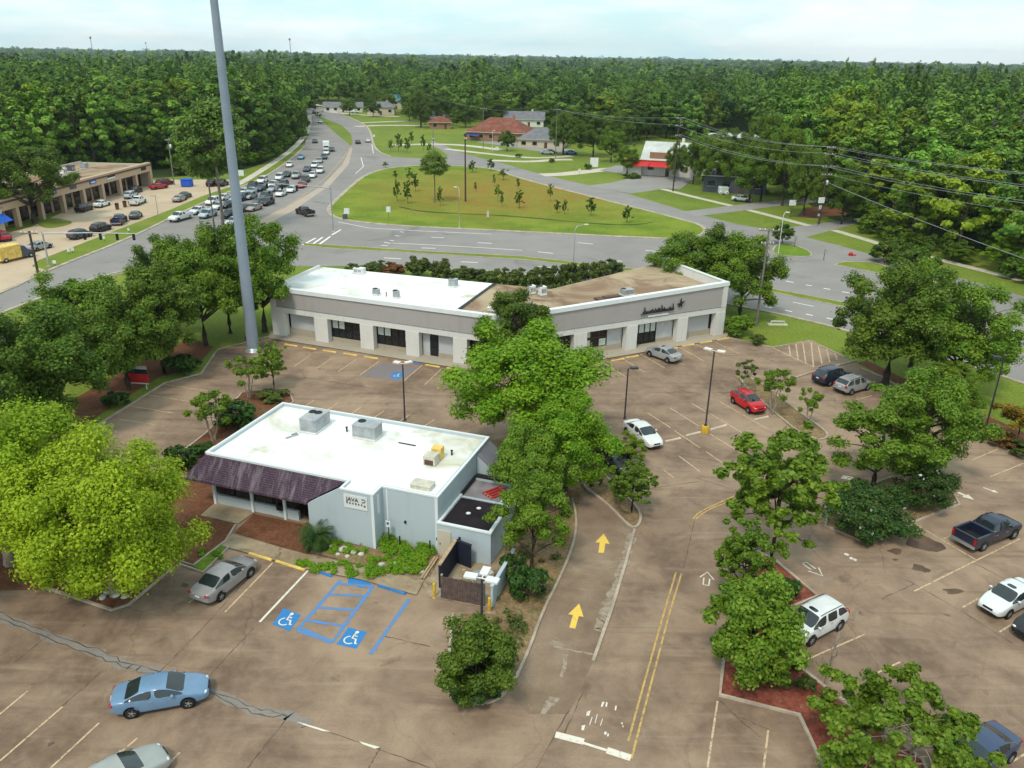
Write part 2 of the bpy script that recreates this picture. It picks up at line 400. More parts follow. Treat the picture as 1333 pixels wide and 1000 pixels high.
def kerb(name, px, z0=0.0, w=.17, h=.13, smooth=0, closed=True, mat=None):
    pts = [G(x, y) if len((x, y)) == 2 else 0 for x, y in px]
    if smooth: pts = chaikin(pts, smooth, closed)
    n = len(pts); vs = []; fs = []
    for i in range(n):
        a = pts[(i - 1) % n] if closed or i else pts[i]; b = pts[(i + 1) % n] if closed or i < n - 1 else pts[i]
        t = (b - a); t.z = 0; t.normalize(); nr = Vector((-t.y, t.x, 0)) * w / 2
        p = pts[i]
        for q, z in ((p + nr, z0), (p + nr, z0 + h), (p - nr, z0 + h), (p - nr, z0)): vs.append((q.x, q.y, z))
    for i in range(n if closed else n - 1):
        j = (i + 1) % n
        for k in range(3): fs.append((i * 4 + k, j * 4 + k, j * 4 + k + 1, i * 4 + k + 1))
    if not closed: fs += [(0, 1, 2, 3), tuple((n - 1) * 4 + k for k in (3, 2, 1, 0))]
    return MB().add(vs, fs).build(name, mat or M['kerb'], kind='structure')

g = MB(); g.poly([(9000 * math.cos(2 * PI * k / 64), 9000 * math.sin(2 * PI * k / 64), 0) for k in range(64)])
g.build('ground', M['forest_floor'], kind='structure')
# lawns that carry the roads, lots and houses
sheet('grass_verge', [(-500, 560), (-200, 300), (0, 250), (75, 240), (200, 232), (300, 226), (340, 214), (397, 186), (402, 160), (398, 140), (390, 120), (560, 118), (760, 150), (905, 178), (1010, 236), (1080, 285), (1333, 340), (1700, 400), (2000, 700), (900, 760), (300, 640)], .004, M['grass'])
LOT = [(-700, 1330), (-500, 760), (-150, 690), (60, 600), (140, 546), (215, 499), (262, 487), (283, 456), (352, 440), (657, 487), (948, 440), (1006, 453), (1055, 444), (1100, 466), (1150, 492), (1285, 573), (1420, 640), (1900, 850), (1900, 1330)]
sheet('parking_lot', LOT, .008, M['lot'])
ROAD = [(-400, 520), (0, 384), (52, 356), (166, 312), (244, 273), (300, 249), (345, 231), (380, 207), (397, 190), (402, 168), (402, 150), (396, 138), (388, 128), (396, 127), (404, 138), (435, 144), (457, 154), (475, 162), (483, 172), (485, 187), (492, 198), (508, 204), (559, 207), (584, 203), (572, 194), (560, 189), (562, 183), (585, 192), (600, 199), (627, 206), (655, 213), (701, 226), (734, 234), (780, 244), (816, 252), (889, 274), (960, 292), (1015, 301), (1027, 296), (1090, 288), (1118, 284), (1120, 290), (1049, 309), (1090, 319), (1133, 331), (1260, 365), (1333, 386), (1600, 455), (1700, 680), (1420, 530), (1331, 499), (1292, 486), (1102, 430), (993, 404), (850, 380), (680, 356), (575, 350), (480, 346), (400, 347), (300, 345), (200, 344), (86, 376), (0, 408), (-400, 560)]
sheet('highway', ROAD, .012, M['road'])
FIELD = [(509, 218), (560, 215), (638, 218), (674, 232), (760, 254), (820, 269), (876, 283), (925, 297), (905, 312), (840, 310), (680, 302), (598, 298), (530, 295), (472, 290), (440, 285), (429, 279), (427, 271), (442, 256), (475, 227)]
sheet('field', FIELD, .10, M['field'], 2)
kerb('field_kerb', FIELD, .0, .95, .12, 2)
sheet('median_strip', [(457, 190), (459, 186), (457, 175), (446, 164), (427, 156), (411, 149), (408, 147), (424, 162), (440, 176)], .03, M['grass'])
sheet('painted_median', [(285, 307), (330, 290), (372, 270), (418, 243), (446, 214), (456, 193), (459, 193), (454, 214), (430, 241), (384, 273), (340, 296), (300, 310)], .016, M['median'])
MED = [(395, 317), (440, 320), (548, 327), (680, 334), (850, 353), (993, 374), (1115, 397), (1333, 453), (1600, 540), (1600, 552), (1333, 461), (1115, 403), (993, 378), (850, 357), (680, 338), (534, 329), (440, 324), (396, 320)]
sheet('highway_median', MED, .05, M['grass'])
kerb('median_kerb', MED, 0, .22, .08)
SLIP = [(1086, 344), (1105, 341), (1140, 345), (1200, 362), (1333, 398), (1600, 470), (1600, 462), (1333, 393)]
sheet('slip_island', [(1086, 345), (1100, 341), (1138, 342), (1230, 372), (1333, 398), (1138, 355)], .06, M['grass'])
kerb('slip_kerb', [(1086, 345), (1100, 341), (1138, 342), (1230, 372), (1333, 398), (1138, 355)], 0, .3, .1)
sheet('corner_lawn', [(1003, 333), (1010, 318), (1028, 318), (1050, 325), (1058, 332), (1052, 335)], .06, M['weedy'], 2)
kerb('corner_kerb', [(1003, 333), (1010, 318), (1028, 318), (1050, 325), (1058, 332), (1052, 335)], 0, .3, .11, 2)
sheet('mall_lot', [(-300, 420), (-60, 405), (0, 383), (34, 363), (62, 352), (41, 347), (50, 339), (120, 312), (222, 273), (262, 256), (300, 243), (300, 234), (205, 234), (120, 258), (40, 296), (-60, 320), (-300, 370)], .016, M['mall_lot'])
sheet('shop_lawn', [(62, 283), (45, 291), (62, 299), (95, 292), (92, 287)], .03, M['grass'], 2)
# drives and paths beyond the field
zpath = .018
for nm, pts, w, mt in (('side_path', [(300, 244), (319, 236), (385, 193), (402, 168), (403, 150)], 2.2, 'path'),
                       ('lawn_path', [(862, 246), (905, 257), (965, 271), (1042, 291), (1053, 294)], 2.0, 'path'),
                       ('roadside_path', [(1086, 300), (1120, 310), (1160, 322), (1230, 340), (1333, 366)], 2.0, 'path'),
                       ('house_drive', [(510, 189), (560, 187.5), (605, 189), (650, 195)], 4.5, 'path'),
                       ('house_drive', [(580, 194), (640, 201), (690, 206), (720, 205), (745, 203)], 3.5, 'path'),
                       ('house_drive', [(640, 209), (690, 211), (722, 208), (745, 208)], 4.0, 'path'),
                       ('house_drive', [(705, 228), (735, 227), (775, 222), (800, 220)], 6.0, 'path'),
                       ('shop_drive', [(792, 247), (830, 242), (855, 235)], 16.0, 'road2'),
                       ('side_road', [(895, 279), (930, 275), (1000, 266), (1040, 262), (1080, 258)], 6.0, 'road2'),
                       ('house_drive', [(463, 165), (500, 163), (560, 164)], 5.0, 'path'),
                       ('house_drive', [(430, 146), (470, 150), (520, 152)], 5.0, 'path'),
                       ('house_drive', [(470, 160), (520, 158), (560, 157)], 4.0, 'path')):
    zpath += .002
    m = MB(); m.ribbon(chaikin([G(x, y) for x, y in pts], 2), w, zpath); m.build(nm, M[mt], kind='structure')
sheet('house_forecourt', [(618, 185), (640, 188), (700, 197), (745, 200), (748, 195), (700, 190), (660, 184)], .046, M['road2'])
sheet('shop_forecourt', [(780, 222), (800, 216), (838, 214), (905, 232), (885, 247), (840, 243), (820, 228)], .049, M['road2'])
sheet('red_dirt', [(1035, 283), (1060, 284), (1120, 278), (1110, 268), (1050, 270)], .02, M['mulch'])
kerb('road_kerb', [(-400, 520), (0, 384), (52, 356), (166, 312), (244, 273), (300, 249), (345, 231), (380, 207), (397, 190)], 0, .7, .12, 2, False)
kerb('road_kerb', [(-400, 560), (0, 408), (86, 376), (130, 360), (200, 345), (300, 346)], 0, .6, .12, 1, False)
kerb('highway_kerb', [(480, 346), (575, 350), (680, 356), (850, 380), (993, 404), (1102, 430), (1292, 486), (1331, 499), (1420, 530)], 0, .55, .12, 1, False)
kerb('road_kerb', [(404, 138), (435, 144), (457, 154), (475, 162), (483, 172), (485, 187), (492, 198), (508, 204)], 0, .9, .12, 2, False)
m = MB(); m.ribbon(chaikin([G(*q) for q in ((521, 270), (545, 276), (600, 279), (650, 281), (700, 285), (770, 292), (825, 294), (850, 290))], 2), [.5 + .5 * abs(math.sin(k * 1.7)) for k in range(26)] + [.5] * 10, .13, jit=.4); m.build('ditch_grass', M['ditch'], kind='structure')
# ------- near lot: lane, beds, patio
LANE = [(757, 634), (795, 661), (824, 690), (815, 732), (797, 792), (772, 862), (740, 930), (688, 930), (664, 905), (688, 851), (705, 801), (733, 746), (748, 706), (750, 676), (745, 650)]
sheet('drive_lane', LANE, .012, M['lane'])
B_A = [(-40, 770), (60, 768), (146, 795), (168, 788), (223, 742), (231, 731), (252, 737), (294, 705), (307, 683), (261, 672), (282, 653), (280, 627), (231, 620), (120, 640), (-40, 700)]
sheet('mulch_bed', B_A, .07, M['mulch'])
kerb('bed_kerb', [(60, 766), (146, 795), (168, 788), (223, 742)], 0, .18, .12, closed=False)
kerb('bed_kerb', [(231, 731), (252, 737), (294, 705), (307, 684)], 0, .15, .13, closed=False)
sheet('grass_patch', [(252, 738), (265, 745), (297, 713), (294, 706)], .06, M['weedy'])
kerb('patch_kerb', [(233, 735), (265, 746), (298, 713)], 0, .15, .12, closed=False)
sheet('cafe_patio', [(261, 672), (310, 683), (332, 668), (430, 690), (400, 670), (283, 653)], .08, M['patio'])
sheet('mulch_bed', [(305, 694), (331, 670), (405, 686), (408, 718), (396, 722)], .075, M['mulch'])
sheet('walkway', [(300, 696), (396, 722), (470, 738), (552, 757), (542, 776), (470, 756), (396, 742), (289, 712)], .10, M['patio'])
sheet('planting_bed', [(402, 690), (430, 700), (488, 716), (572, 722), (560, 752), (470, 737), (404, 720)], .09, M['dirt'])
sheet('enclosure_slab', [(548, 758), (572, 735), (640, 700), (668, 720), (648, 795), (560, 778)], .05, M['patio'])
B_R = [(645, 800), (600, 800), (586, 858), (583, 890), (602, 912), (632, 919), (662, 902), (688, 850), (705, 800), (733, 745), (748, 705), (751, 676), (757, 632), (770, 600), (760, 575), (700, 560), (640, 575), (650, 620), (660, 700)]
sheet('tree_bed', B_R, .07, M['dirt'])
kerb('tree_bed_kerb', [(590, 800), (584, 860), (583, 890), (602, 912), (632, 919), (662, 902), (688, 850), (705, 800), (733, 745), (748, 705), (751, 676), (745, 650)], 0, .17, .14, 2, False)
B_D = [(757, 632), (776, 646), (795, 661), (815, 683), (828, 690), (836, 674), (826, 657), (800, 632), (775, 608), (757, 598)]
sheet('tree_bed', B_D, .075, M['dirt'], 1)
kerb('island_kerb', B_D, 0, .2, .15, 2)
kerb('lane_kerb', [(826, 690), (815, 732), (797, 792), (772, 862)], 0, .2, .13, closed=False)
B_E = [(983, 718), (1007, 729), (1064, 777), (1029, 792), (1005, 812), (1029, 860), (1075, 897), (1200, 990), (1230, 1060), (1100, 1060), (1040, 932), (937, 906), (942, 858), (955, 800), (970, 745)]
sheet('mulch_bed', B_E, .075, M['mulch_red'])
kerb('island_kerb', B_E, 0, .2, .15)
B_F = [(1075, 686), (1123, 706), (1249, 658), (1240, 642), (1160, 622), (1077, 652)]
sheet('hedge_bed', B_F, .075, M['dirt'])
kerb('island_kerb', B_F, 0, .2, .15)
B_G = [(955, 490), (1028, 556), (1061, 574), (1078, 571), (1075, 562), (1045, 541), (978, 490)]
sheet('tree_bed', B_G, .075, M['dirt'])
kerb('island_kerb', B_G, 0, .18, .14, 1)
B_I = [(212, 612), (236, 590), (268, 565), (292, 540), (315, 512), (345, 508), (378, 514), (382, 524), (290, 580), (258, 606), (240, 622)]
sheet('mulch_bed', B_I, .075, M['mulch'])
kerb('island_kerb', B_I, 0, .17, .13)
sheet('mulch_strip', [(60, 585), (130, 540), (205, 492), (255, 478), (278, 452), (250, 440), (185, 470), (60, 540)], .03, M['mulch'])
kerb('lot_kerb', [(60, 600), (140, 546), (215, 499), (262, 487), (283, 456), (352, 438)], 0, .17, .13, closed=False)
kerb('lot_kerb', [(948, 440), (1006, 453), (1055, 444), (1100, 466)], 0, .17, .13, closed=False)
kerb('lot_kerb', [(1033, 493), (1058, 485), (1115, 470)], 0, .17, .13, closed=False)
kerb('lot_kerb', [(1120, 480), (1150, 492), (1285, 573), (1420, 640), (1900, 850)], 0, .17, .13, closed=False)
sheet('mulch_strip', [(1115, 472), (1150, 490), (1285, 571), (1420, 638), (1470, 630), (1300, 548), (1170, 490), (1130, 470)], .03, M['mulch'])
sheet('front_walk', [(352, 432), (657, 480), (948, 434), (946, 441), (657, 490), (350, 441)], .10, M['low_wall'])

# ------------------------------------------------------------------ painted markings
mk = {}
def lines(key, segs, w=.11, z=.0165):
    m = mk.setdefault(key, MB())
    for k, s in enumerate(segs): m.ribbon([G(*p) for p in s], w, z + .0007 * (k % 9))
def polys(key, ps, z=.0165):
    m = mk.setdefault(key, MB())
    for p in ps:
        q = [G(*a) for a in p]
        ar = sum(q[i].x * q[(i + 1) % len(q)].y - q[(i + 1) % len(q)].x * q[i].y for i in range(len(q)))
        if ar < 0: q = q[::-1]
        m.poly([(a.x, a.y, z) for a in q])
lines('cream', [((405, 462), (383, 477)), ((433, 466), (412, 480)), ((464, 468), (440, 484)), ((494, 470), (468, 489)), ((550, 475), (526, 496)), ((576, 479), (553, 501)), ((597, 489), (583, 505)),
    ((783, 471), (815, 491)), ((809, 466), (839, 485)), ((833, 461), (865, 479)), ((860, 466), (891, 475)), ((883.5, 452), (916, 470)), ((906, 448), (936, 464)), ((928, 444), (963, 461)),
    ((210, 500), (270, 509)), ((191, 514), (247, 523)), ((170, 529), (226, 538)), ((154.6, 546), (201, 553)),
    ((409, 521), (390, 534)), ((439, 525), (418, 540)), ((470, 530), (449, 545)), ((500, 535), (478, 550)), ((532, 541), (510, 556)), ((566, 546), (545, 560)),
    ((36, 900), (-30, 955)), ((82, 920), (0, 991)), ((129, 941.6), (50, 1015)), ((179, 961), (110, 1020)), ((234, 980), (190, 1025)),
    ((843, 538), (873, 557)), ((872, 531), (909, 554.6)), ((900, 525), (920, 537)), ((878, 561), (911, 583)), ((925, 539), (968, 565)), ((924, 565), (968, 592)), ((918.6, 588), (943, 604.5)), ((883.5, 593.6), (911, 614)), ((864, 612), (877, 622)), ((937, 523), (999, 558.5)), ((986, 515.6), (1004, 528.6)),
    ((1190.6, 682), (1270, 729)), ((1190, 770), (1328, 701.5)), ((1266, 599), (1300, 584.5)), ((1289, 621), (1333, 603)), ((1097, 526), (1135, 515)),
    ((1253, 791), (1274, 779)), ((1301, 823), (1322, 810)), ((1041, 863), (1125.6, 826)), ((1138, 878), (1172, 862)), ((1310, 996), (1350, 973)), ((1228, 702), (1246, 694)),
    ((934, 913), (921, 1000)), ((1000, 951), (994, 1000)), ((322, 725), (246, 785)), ((355, 733), (293, 797))])
lines('cream', [((1006, 453), (1059, 478)), ((1053, 444.7), (1096, 462)), ((1006, 453), (1053, 444.7)), ((1027, 450), (1029, 464)), ((1036, 448), (1039, 469)), ((1045, 446), (1049, 473)), ((1056, 446), (1059, 478)), ((1065, 450), (1070, 474)), ((1076, 454), (1080, 472)), ((1086, 458), (1090, 469))], .16)
lines('white', [((401, 743), (338, 810)), ((723, 956), (821, 987))], .16)
lines('white', [((723, 956.5), (760, 966)), ((790, 977), (821, 987))], .42, .0205)
lines('yellow', [((887, 747), (871, 800), (822, 988)), ((880, 745), (862, 806), (830, 920), (818, 965)), ((902, 676), (908, 669), (920, 662), (940, 653), (958, 645)), ((906, 676), (914, 669), (926, 662), (944, 655))], .12)
lines('blue', [((443, 756), (387, 820.6)), ((486, 763), (433, 836)), ((387, 821), (433, 837)), ((533, 780), (482, 852)),
    ((476, 776), (428, 774)), ((463, 795), (413, 791)), ((448, 815), (399, 808)), ((432, 836), (392, 818)), ((486, 764), (440, 760))], .24)
polys('blue_solid', [[(354.7, 813), (369, 792), (392, 801), (377, 822)], [(438, 839), (453.5, 817), (478, 823), (464, 845)], [(507, 491), (514, 484), (526, 486), (519, 494)], [(453, 752), (480, 757), (484, 764), (470, 766), (453, 760)]])
polys('blue_faint', [[(497, 473), (546, 479), (524, 497), (470, 489)]], .0145)
def wheelchair(c, up, right, s, key='white', z=.0225):
    "the access symbol, laid on the paving: head, back, arm, seat, leg and wheel"
    m = mk.setdefault(key, MB())
    P = lambda x, y: c + right * (x * s) + up * (y * s)
    m.poly([(q.x, q.y, z) for q in [P(.02 + .085 * math.cos(a * PI / 6), .40 + .085 * math.sin(a * PI / 6)) for a in range(12)]])
    for pts in ([(0, .3), (.02, .0), (.2, 0), (.3, -.26), (.38, -.22)], [(.02, .17), (.17, .17)]):
        m.ribbon([P(*p) for p in pts], .075 * s, z)
    m.ribbon([P(-.02 + .23 * math.cos(a), -.14 + .23 * math.sin(a)) for a in [PI * .62 + k * PI * 1.2 / 14 for k in range(15)]], .06 * s, z + .002)
for c0, cu in (((373, 807), (401, 774)), ((458, 831), (487, 797))):
    c = G(*c0); up = (G(*cu) - c).normalized(); wheelchair(c, up, Vector((up.y, -up.x, 0)), 1.45)
c = G(516.5, 489); up = (G(530, 479) - c).normalized(); wheelchair(c, up, Vector((up.y, -up.x, 0)), 1.1)
def arrow(key, tail, tip, w=.34, head=1.0, hl=.42, hollow=False, z=.0185):
    a, b = G(*tail), G(*tip); d = (b - a); L = d.length; d.normalize(); n = Vector((-d.y, d.x, 0))
    q = [a - n * w / 2, a + d * L * (1 - hl) - n * w / 2, a + d * L * (1 - hl) - n * head / 2, b, a + d * L * (1 - hl) + n * head / 2, a + d * L * (1 - hl) + n * w / 2, a + n * w / 2]
    m = mk.setdefault(key, MB())
    if hollow: m.ribbon(q + [q[0]], .1, z)
    else: m.poly([(p.x, p.y, z) for p in q])
arrow('arrow_yellow', (782.5, 720), (786, 695), .40, 1.05, .50)
arrow('arrow_yellow', (745, 818), (754, 786), .38, 1.0, .50)
arrow('white', (919, 762), (921, 745), .38, .95, .5, True)
arrow('white', (1047, 733), (1071, 750), .38, .95, .5, True)
arrow('white', (1247, 641), (1268, 651), .3, .85, .55)
arrow('white', (1280, 635), (1300, 642), .14, .5, .4)
polys('white', [[(1100, 720), (1106, 722), (1104, 724), (1098, 722)], [(1107, 725), (1111, 727), (1109, 729), (1105, 727)], [(1112, 727), (1116, 729), (1114, 731), (1110, 729)],
    [(1096, 594), (1106, 596), (1104, 600), (1093, 598)], [(1098, 619), (1112, 622), (1109, 625), (1094, 623)], [(1095, 596), (1108, 597), (1107, 598), (1095, 598)],
    # what is left of a worn word on the lane
    [(764, 927), (769, 925), (767, 932), (763, 932)], [(757, 945), (762, 944), (760, 951), (757, 951)], [(784, 914), (787, 914), (784, 921), (782, 920)], [(789, 914), (791, 915), (790, 921), (788, 920)], [(801, 919), (803, 919), (802, 925), (800, 925)], [(787, 953), (790, 953), (789, 957), (786, 956)], [(791, 955), (793, 956), (792, 959), (790, 959)], [(808, 941), (811, 941), (810, 944)], [(810, 945), (812, 945), (811, 948)], [(770, 934), (771.5, 934), (768, 944), (767, 944)], [(777, 930), (778, 930), (775, 942), (774, 942)], [(784, 936), (785, 936), (782, 945), (781, 945)],
    [(386, 940), (392, 941), (412, 947), (431, 953), (420, 952), (398, 945)], [(467, 965), (480, 969), (495, 973), (488, 975), (472, 969)]])
lines('road_white', [((561.5, 309), (578, 309.6)), ((549, 323), (567, 323.4)), ((622, 316), (640, 317)), ((500, 315.5), (508, 317)), ((505, 320), (496, 319.5)), ((507.5, 313), (513, 313.5)), ((514, 307), (520, 307.5)), ((521, 302), (526, 302.5)),
    ((1023, 366), (1033, 368)), ((1049, 371), (1057, 372.3)), ((1072, 375.5), (1081, 377)), ((1096, 380), (1106, 381.5)), ((996, 399), (1005, 401)), ((1022, 404), (1031, 406)), ((1049, 409), (1058, 411)), ((1076, 414), (1086, 416.5)), ((700, 328), (720, 330)), ((790, 338), (810, 340.5)), ((880, 350), (900, 352.5)), ((752, 316), (772, 318)), ((840, 326), (860, 328)), ((1130, 388), (1140, 390)), ((1300, 427), (1310, 430)), ((1330, 437), (1340, 440)), ((1295, 474), (1306, 478)), ((700, 347), (722, 349)), ((600, 341), (622, 342)), ((500, 336), (522, 337)), ((820, 365), (842, 368))], .30)
lines('road_white', [((510, 316.5), (600, 321), (680, 326)), ((1032, 393.5), (1059, 399)), ((440, 289), (480, 297), (540, 300.5), (640, 305)), ((470, 205), (473, 217), (463, 226)), ((440, 197), (450, 197)), ((484, 188), (486, 200))], .2)
lines('road_white', [((394, 319), (411, 310)), ((416, 318), (430, 308)), ((432, 306), (444, 299)), ((404, 320), (420, 309))], .4)
lines('road_yellow', [((300, 302), (340, 286), (384, 262), (424, 232), (447, 205), (457, 191))], .22)
for k, (nm, mt) in {'cream': ('parking_stripes', 'cream_paint'), 'white': ('lane_marking', 'white_paint'), 'yellow': ('centre_line', 'yellow_paint'), 'blue': ('access_aisle_marking', 'blue_paint'), 'blue_faint': ('worn_bay_marking', 'blue_faint'), 'blue_solid': ('access_space_marking', 'blue_solid'), 'arrow_yellow': ('arrow_marking', 'arrow_yellow'), 'road_white': ('road_marking', 'road_white'), 'road_yellow': ('road_edge_marking', 'yellow_paint')}.items():
    mk[k].build(nm, M[mt], kind='structure')

# joints, the long repaired crack and stains
random.seed(11)
def wob(p, n=14, a=.12):
    p = [G(*q) for q in p]; out = []
    for i in range(len(p) - 1):
        for k in range(n): out.append(p[i].lerp(p[i + 1], k / n) + Vector((random.uniform(-a, a), random.uniform(-a, a), 0)))
    return out + [p[-1]]
pt = MB(); pt.ribbon(wob([(-30, 790), (8, 805), (62, 828), (125, 849), (166, 867), (208, 875), (281, 903), (330, 925), (374, 932), (400, 944)], 10, .1), [.42 + .3 * abs(math.sin(k * .37)) for k in range(91)], .0125, jit=.1)
pt.build('crack_repair', M['patch'], kind='structure')
cr = MB()
for off in (-3, 4): cr.ribbon(wob([(-30, 790 + off), (8, 805 + off), (62, 828 + off), (125, 849 + off), (166, 867 + off), (208, 875 + off * .6), (281, 903 + off * .8), (330, 925 + off), (374, 932 + off * .3)], 5, .13), .05, .0145, jit=.8)
for s in ([(142, 865), (112, 893), (80, 920)], [(62, 828), (20, 862)], [(208, 875), (262, 820), (330, 745)], [(330, 818), (300, 850), (262, 892)], [(374, 935), (350, 965), (318, 1005)], [(495, 974), (480, 1000)],
          [(400, 945), (470, 967), (560, 1000)], [(500, 828), (560, 842)], [(740, 925), (690, 1015)], [(760, 900), (735, 955)], [(870, 590), (960, 605)], [(905, 622), (962, 640), (1000, 660)], [(820, 640), (915, 626)], [(904, 678), (890, 740)],
          [(937, 912), (960, 935), (990, 960)], [(955, 930), (1000, 950)], [(1180, 755), (1250, 795), (1318, 838)], [(1148, 780), (1190, 760)], [(1060, 860), (1090, 890)], [(1262, 730), (1310, 755)],
          [(350, 560), (300, 600)], [(560, 515), (480, 505), (400, 492)], [(700, 560), (600, 530)], [(830, 500), (900, 520)], [(250, 490), (330, 500)]):
    cr.ribbon(wob(s, 10, .035), .045, .0135, jit=.8)
cr.build('pavement_joints', M['crack'], kind='structure')
stn = MB()
def blot(c, r, sq=1.0):
    c = G(*c); a0 = random.uniform(0, 6)
    stn.poly([(c.x + r * (1 + .28 * math.sin(3 * a + a0) + random.uniform(-.12, .12)) * math.cos(a), c.y + sq * r * (1 + .25 * math.sin(2 * a + a0) + random.uniform(-.12, .12)) * math.sin(a), .0145) for a in [2 * PI * k / 22 for k in range(22)]])
for c, r, q in (((1202, 707), 1.25, .9), ((1166, 718), .5, .7), ((1198, 740), .55, .8), ((1165, 729), .2, .7), ((1240, 770), .6, .6), ((240, 762), .25, 1), ((66, 969), .15, 1)): blot(c, r, q)
stn.build('water_stain', M['stain'], kind='structure')
M['blue_roof'] = simple('teal_metal_roof', (.055, .16, .20), .6, .15, .4)
M['pale_metal_roof'] = simple('pale_metal_roof', (.50, .52, .50), .6, .15, .4)
ps = MB()
ps.ribbon(wob([(822, 694), (812, 735), (800, 770), (786, 800), (778, 822)], 9, .10), [.30 + .45 * abs(math.sin(k * .9)) for k in range(37)], .0172, jit=.2)
ps.ribbon(wob([(721, 842), (750, 848), (776, 853)], 6, .03), .14, .0176, jit=.6)
ps.ribbon(wob([(736, 853), (735, 866), (731, 882)], 6, .04), [.35, .3, .25, .2, .2, .24, .2, .2, .22, .2, .2, .2, .1], .018, jit=.3)
ps.ribbon(wob([(722, 908), (712, 920), (704, 934)], 6, .05), [.7, .7, .6, .5, .5, .4, .4, .3, .3, .3, .2, .2, .1], .018, jit=.3)
ps.build('pale_stain', M['pale_stain'], kind='structure')
def woods_mat(name, ws):
    "like foliage(); each tree's own tone is stored on its faces, since the far woods are one mesh"
    t = NT(name); g = t.n('ShaderNodeNewGeometry'); ri = g.outputs['Random Per Island']; p = g.outputs['Position']
    at = t.n('ShaderNodeAttribute', attribute_name='tree_tone').outputs['Fac']
    c = t.mix(t.ramp(t.math('ADD', t.math('MULTIPLY', at, .7), t.math('MULTIPLY', t.noise(p, ws, 3, .6), .6)), .3, 1.0), (.048, .118, .016), (.165, .265, .030))
    c = t.mix(t.ramp(ri, .5, 1.0, 0, .3), c, (.13, .22, .045))
    v = t.ramp(t.math('FRACT', t.math('MULTIPLY', at, 9.7)), 0, 1, .55, 1.35)
    c = t.mix(1.0, c, t.n('ShaderNodeCombineColor', inp={0: v, 1: v, 2: v}).outputs[0], 'MULTIPLY')
    d = t.n('ShaderNodeBsdfPrincipled', inp={'Base Color': c, 'Roughness': .6, 'Specular IOR Level': .15})
    tr = t.n('ShaderNodeBsdfTranslucent', inp={'Color': c})
    m = t.n('ShaderNodeMixShader', inp={0: .18, 1: d.outputs[0], 2: tr.outputs[0]})
    t.t.links.new(m.outputs[0], t.out.inputs[0]); return t.mat
M['f_woods_mid'] = woods_mat('mid_woods_leaves', .03)
M['f_woods_far'] = woods_mat('far_woods_leaves', .008)
# ------------------------------------------------------------------ vegetation
def np_mesh(name, V, F, mats, mi=None):
    me = bpy.data.meshes.new(name); n = len(F)
    me.vertices.add(len(V)); me.vertices.foreach_set('co', np.ascontiguousarray(V, dtype=np.float32).ravel())
    me.loops.add(n * 4); me.loops.foreach_set('vertex_index', np.ascontiguousarray(F, dtype=np.int32).ravel())
    me.polygons.add(n); me.polygons.foreach_set('loop_start', np.arange(0, n * 4, 4, dtype=np.int32))
    try: me.polygons.foreach_set('loop_total', np.full(n, 4, dtype=np.int32))
    except Exception: pass
    for m in mats: me.materials.append(m)
    if mi is not None: me.polygons.foreach_set('material_index', np.ascontiguousarray(mi, dtype=np.int32))
    me.update(calc_edges=True); return me

def leaves(rng, C, R, per, size, out=.8, up=.5, shell=.45, aspect=.62, flat=.75, body=0.0, rnd=.5):
    "leaf faces scattered through clumps centred at C with radii R"
    C = np.asarray(C, float); R = np.asarray(R, float)
    n = len(C) * per
    c = np.repeat(C, per, 0); r = np.repeat(R, per)
    d = rng.normal(size=(n, 3)); d /= np.linalg.norm(d, axis=1)[:, None]
    rad = r * (shell + (1 - shell) * rng.random(n) ** .7) * (1 + .18 * rng.normal(size=n))
    p = c + d * rad[:, None] * np.array([1, 1, flat])
    nn = rng.normal(size=(n, 3)) * rnd + d * out; nn[:, 2] += up
    if body:
        bd = p - C.mean(0); bd /= (np.linalg.norm(bd, axis=1)[:, None] + 1e-6); nn += bd * body
    nn /= np.linalg.norm(nn, axis=1)[:, None]
    t = np.cross(nn, rng.normal(size=(n, 3))); t /= np.linalg.norm(t, axis=1)[:, None]
    b = np.cross(nn, t)
    s = size * (.6 + .8 * rng.random(n))[:, None]
    t *= s; b *= s * aspect
    V = np.empty((n, 4, 3)); V[:, 0] = p - t; V[:, 1] = p + b + t * .15; V[:, 2] = p + t; V[:, 3] = p - b + t * .15
    V[:, 2] -= nn * s * .25; V[:, 0] -= nn * s * .25
    return V.reshape(-1, 3), np.arange(n * 4).reshape(-1, 4)

def clumps(rng, n, rx, rz, cz, inner=.35, lobes=5, bottom=-.8, rlo=.2, rhi=.34):
    C = []; R = []; ph = rng.random(3) * 6
    while len(C) < n:
        d = rng.normal(size=3); d /= np.linalg.norm(d)
        if d[2] < bottom: continue
        a = math.atan2(d[1], d[0])
        k = 1 + .17 * math.sin(lobes * a + ph[0]) + .12 * math.sin(3 * d[2] * 2 + ph[1] + 2 * a)
        q = (inner + (1 - inner) * rng.random() ** .45) * k
        C.append((d[0] * rx * q, d[1] * rx * q, cz + d[2] * rz * q)); R.append(rx * (rlo + (rhi - rlo) * rng.random()))
    return np.array(C), np.array(R)

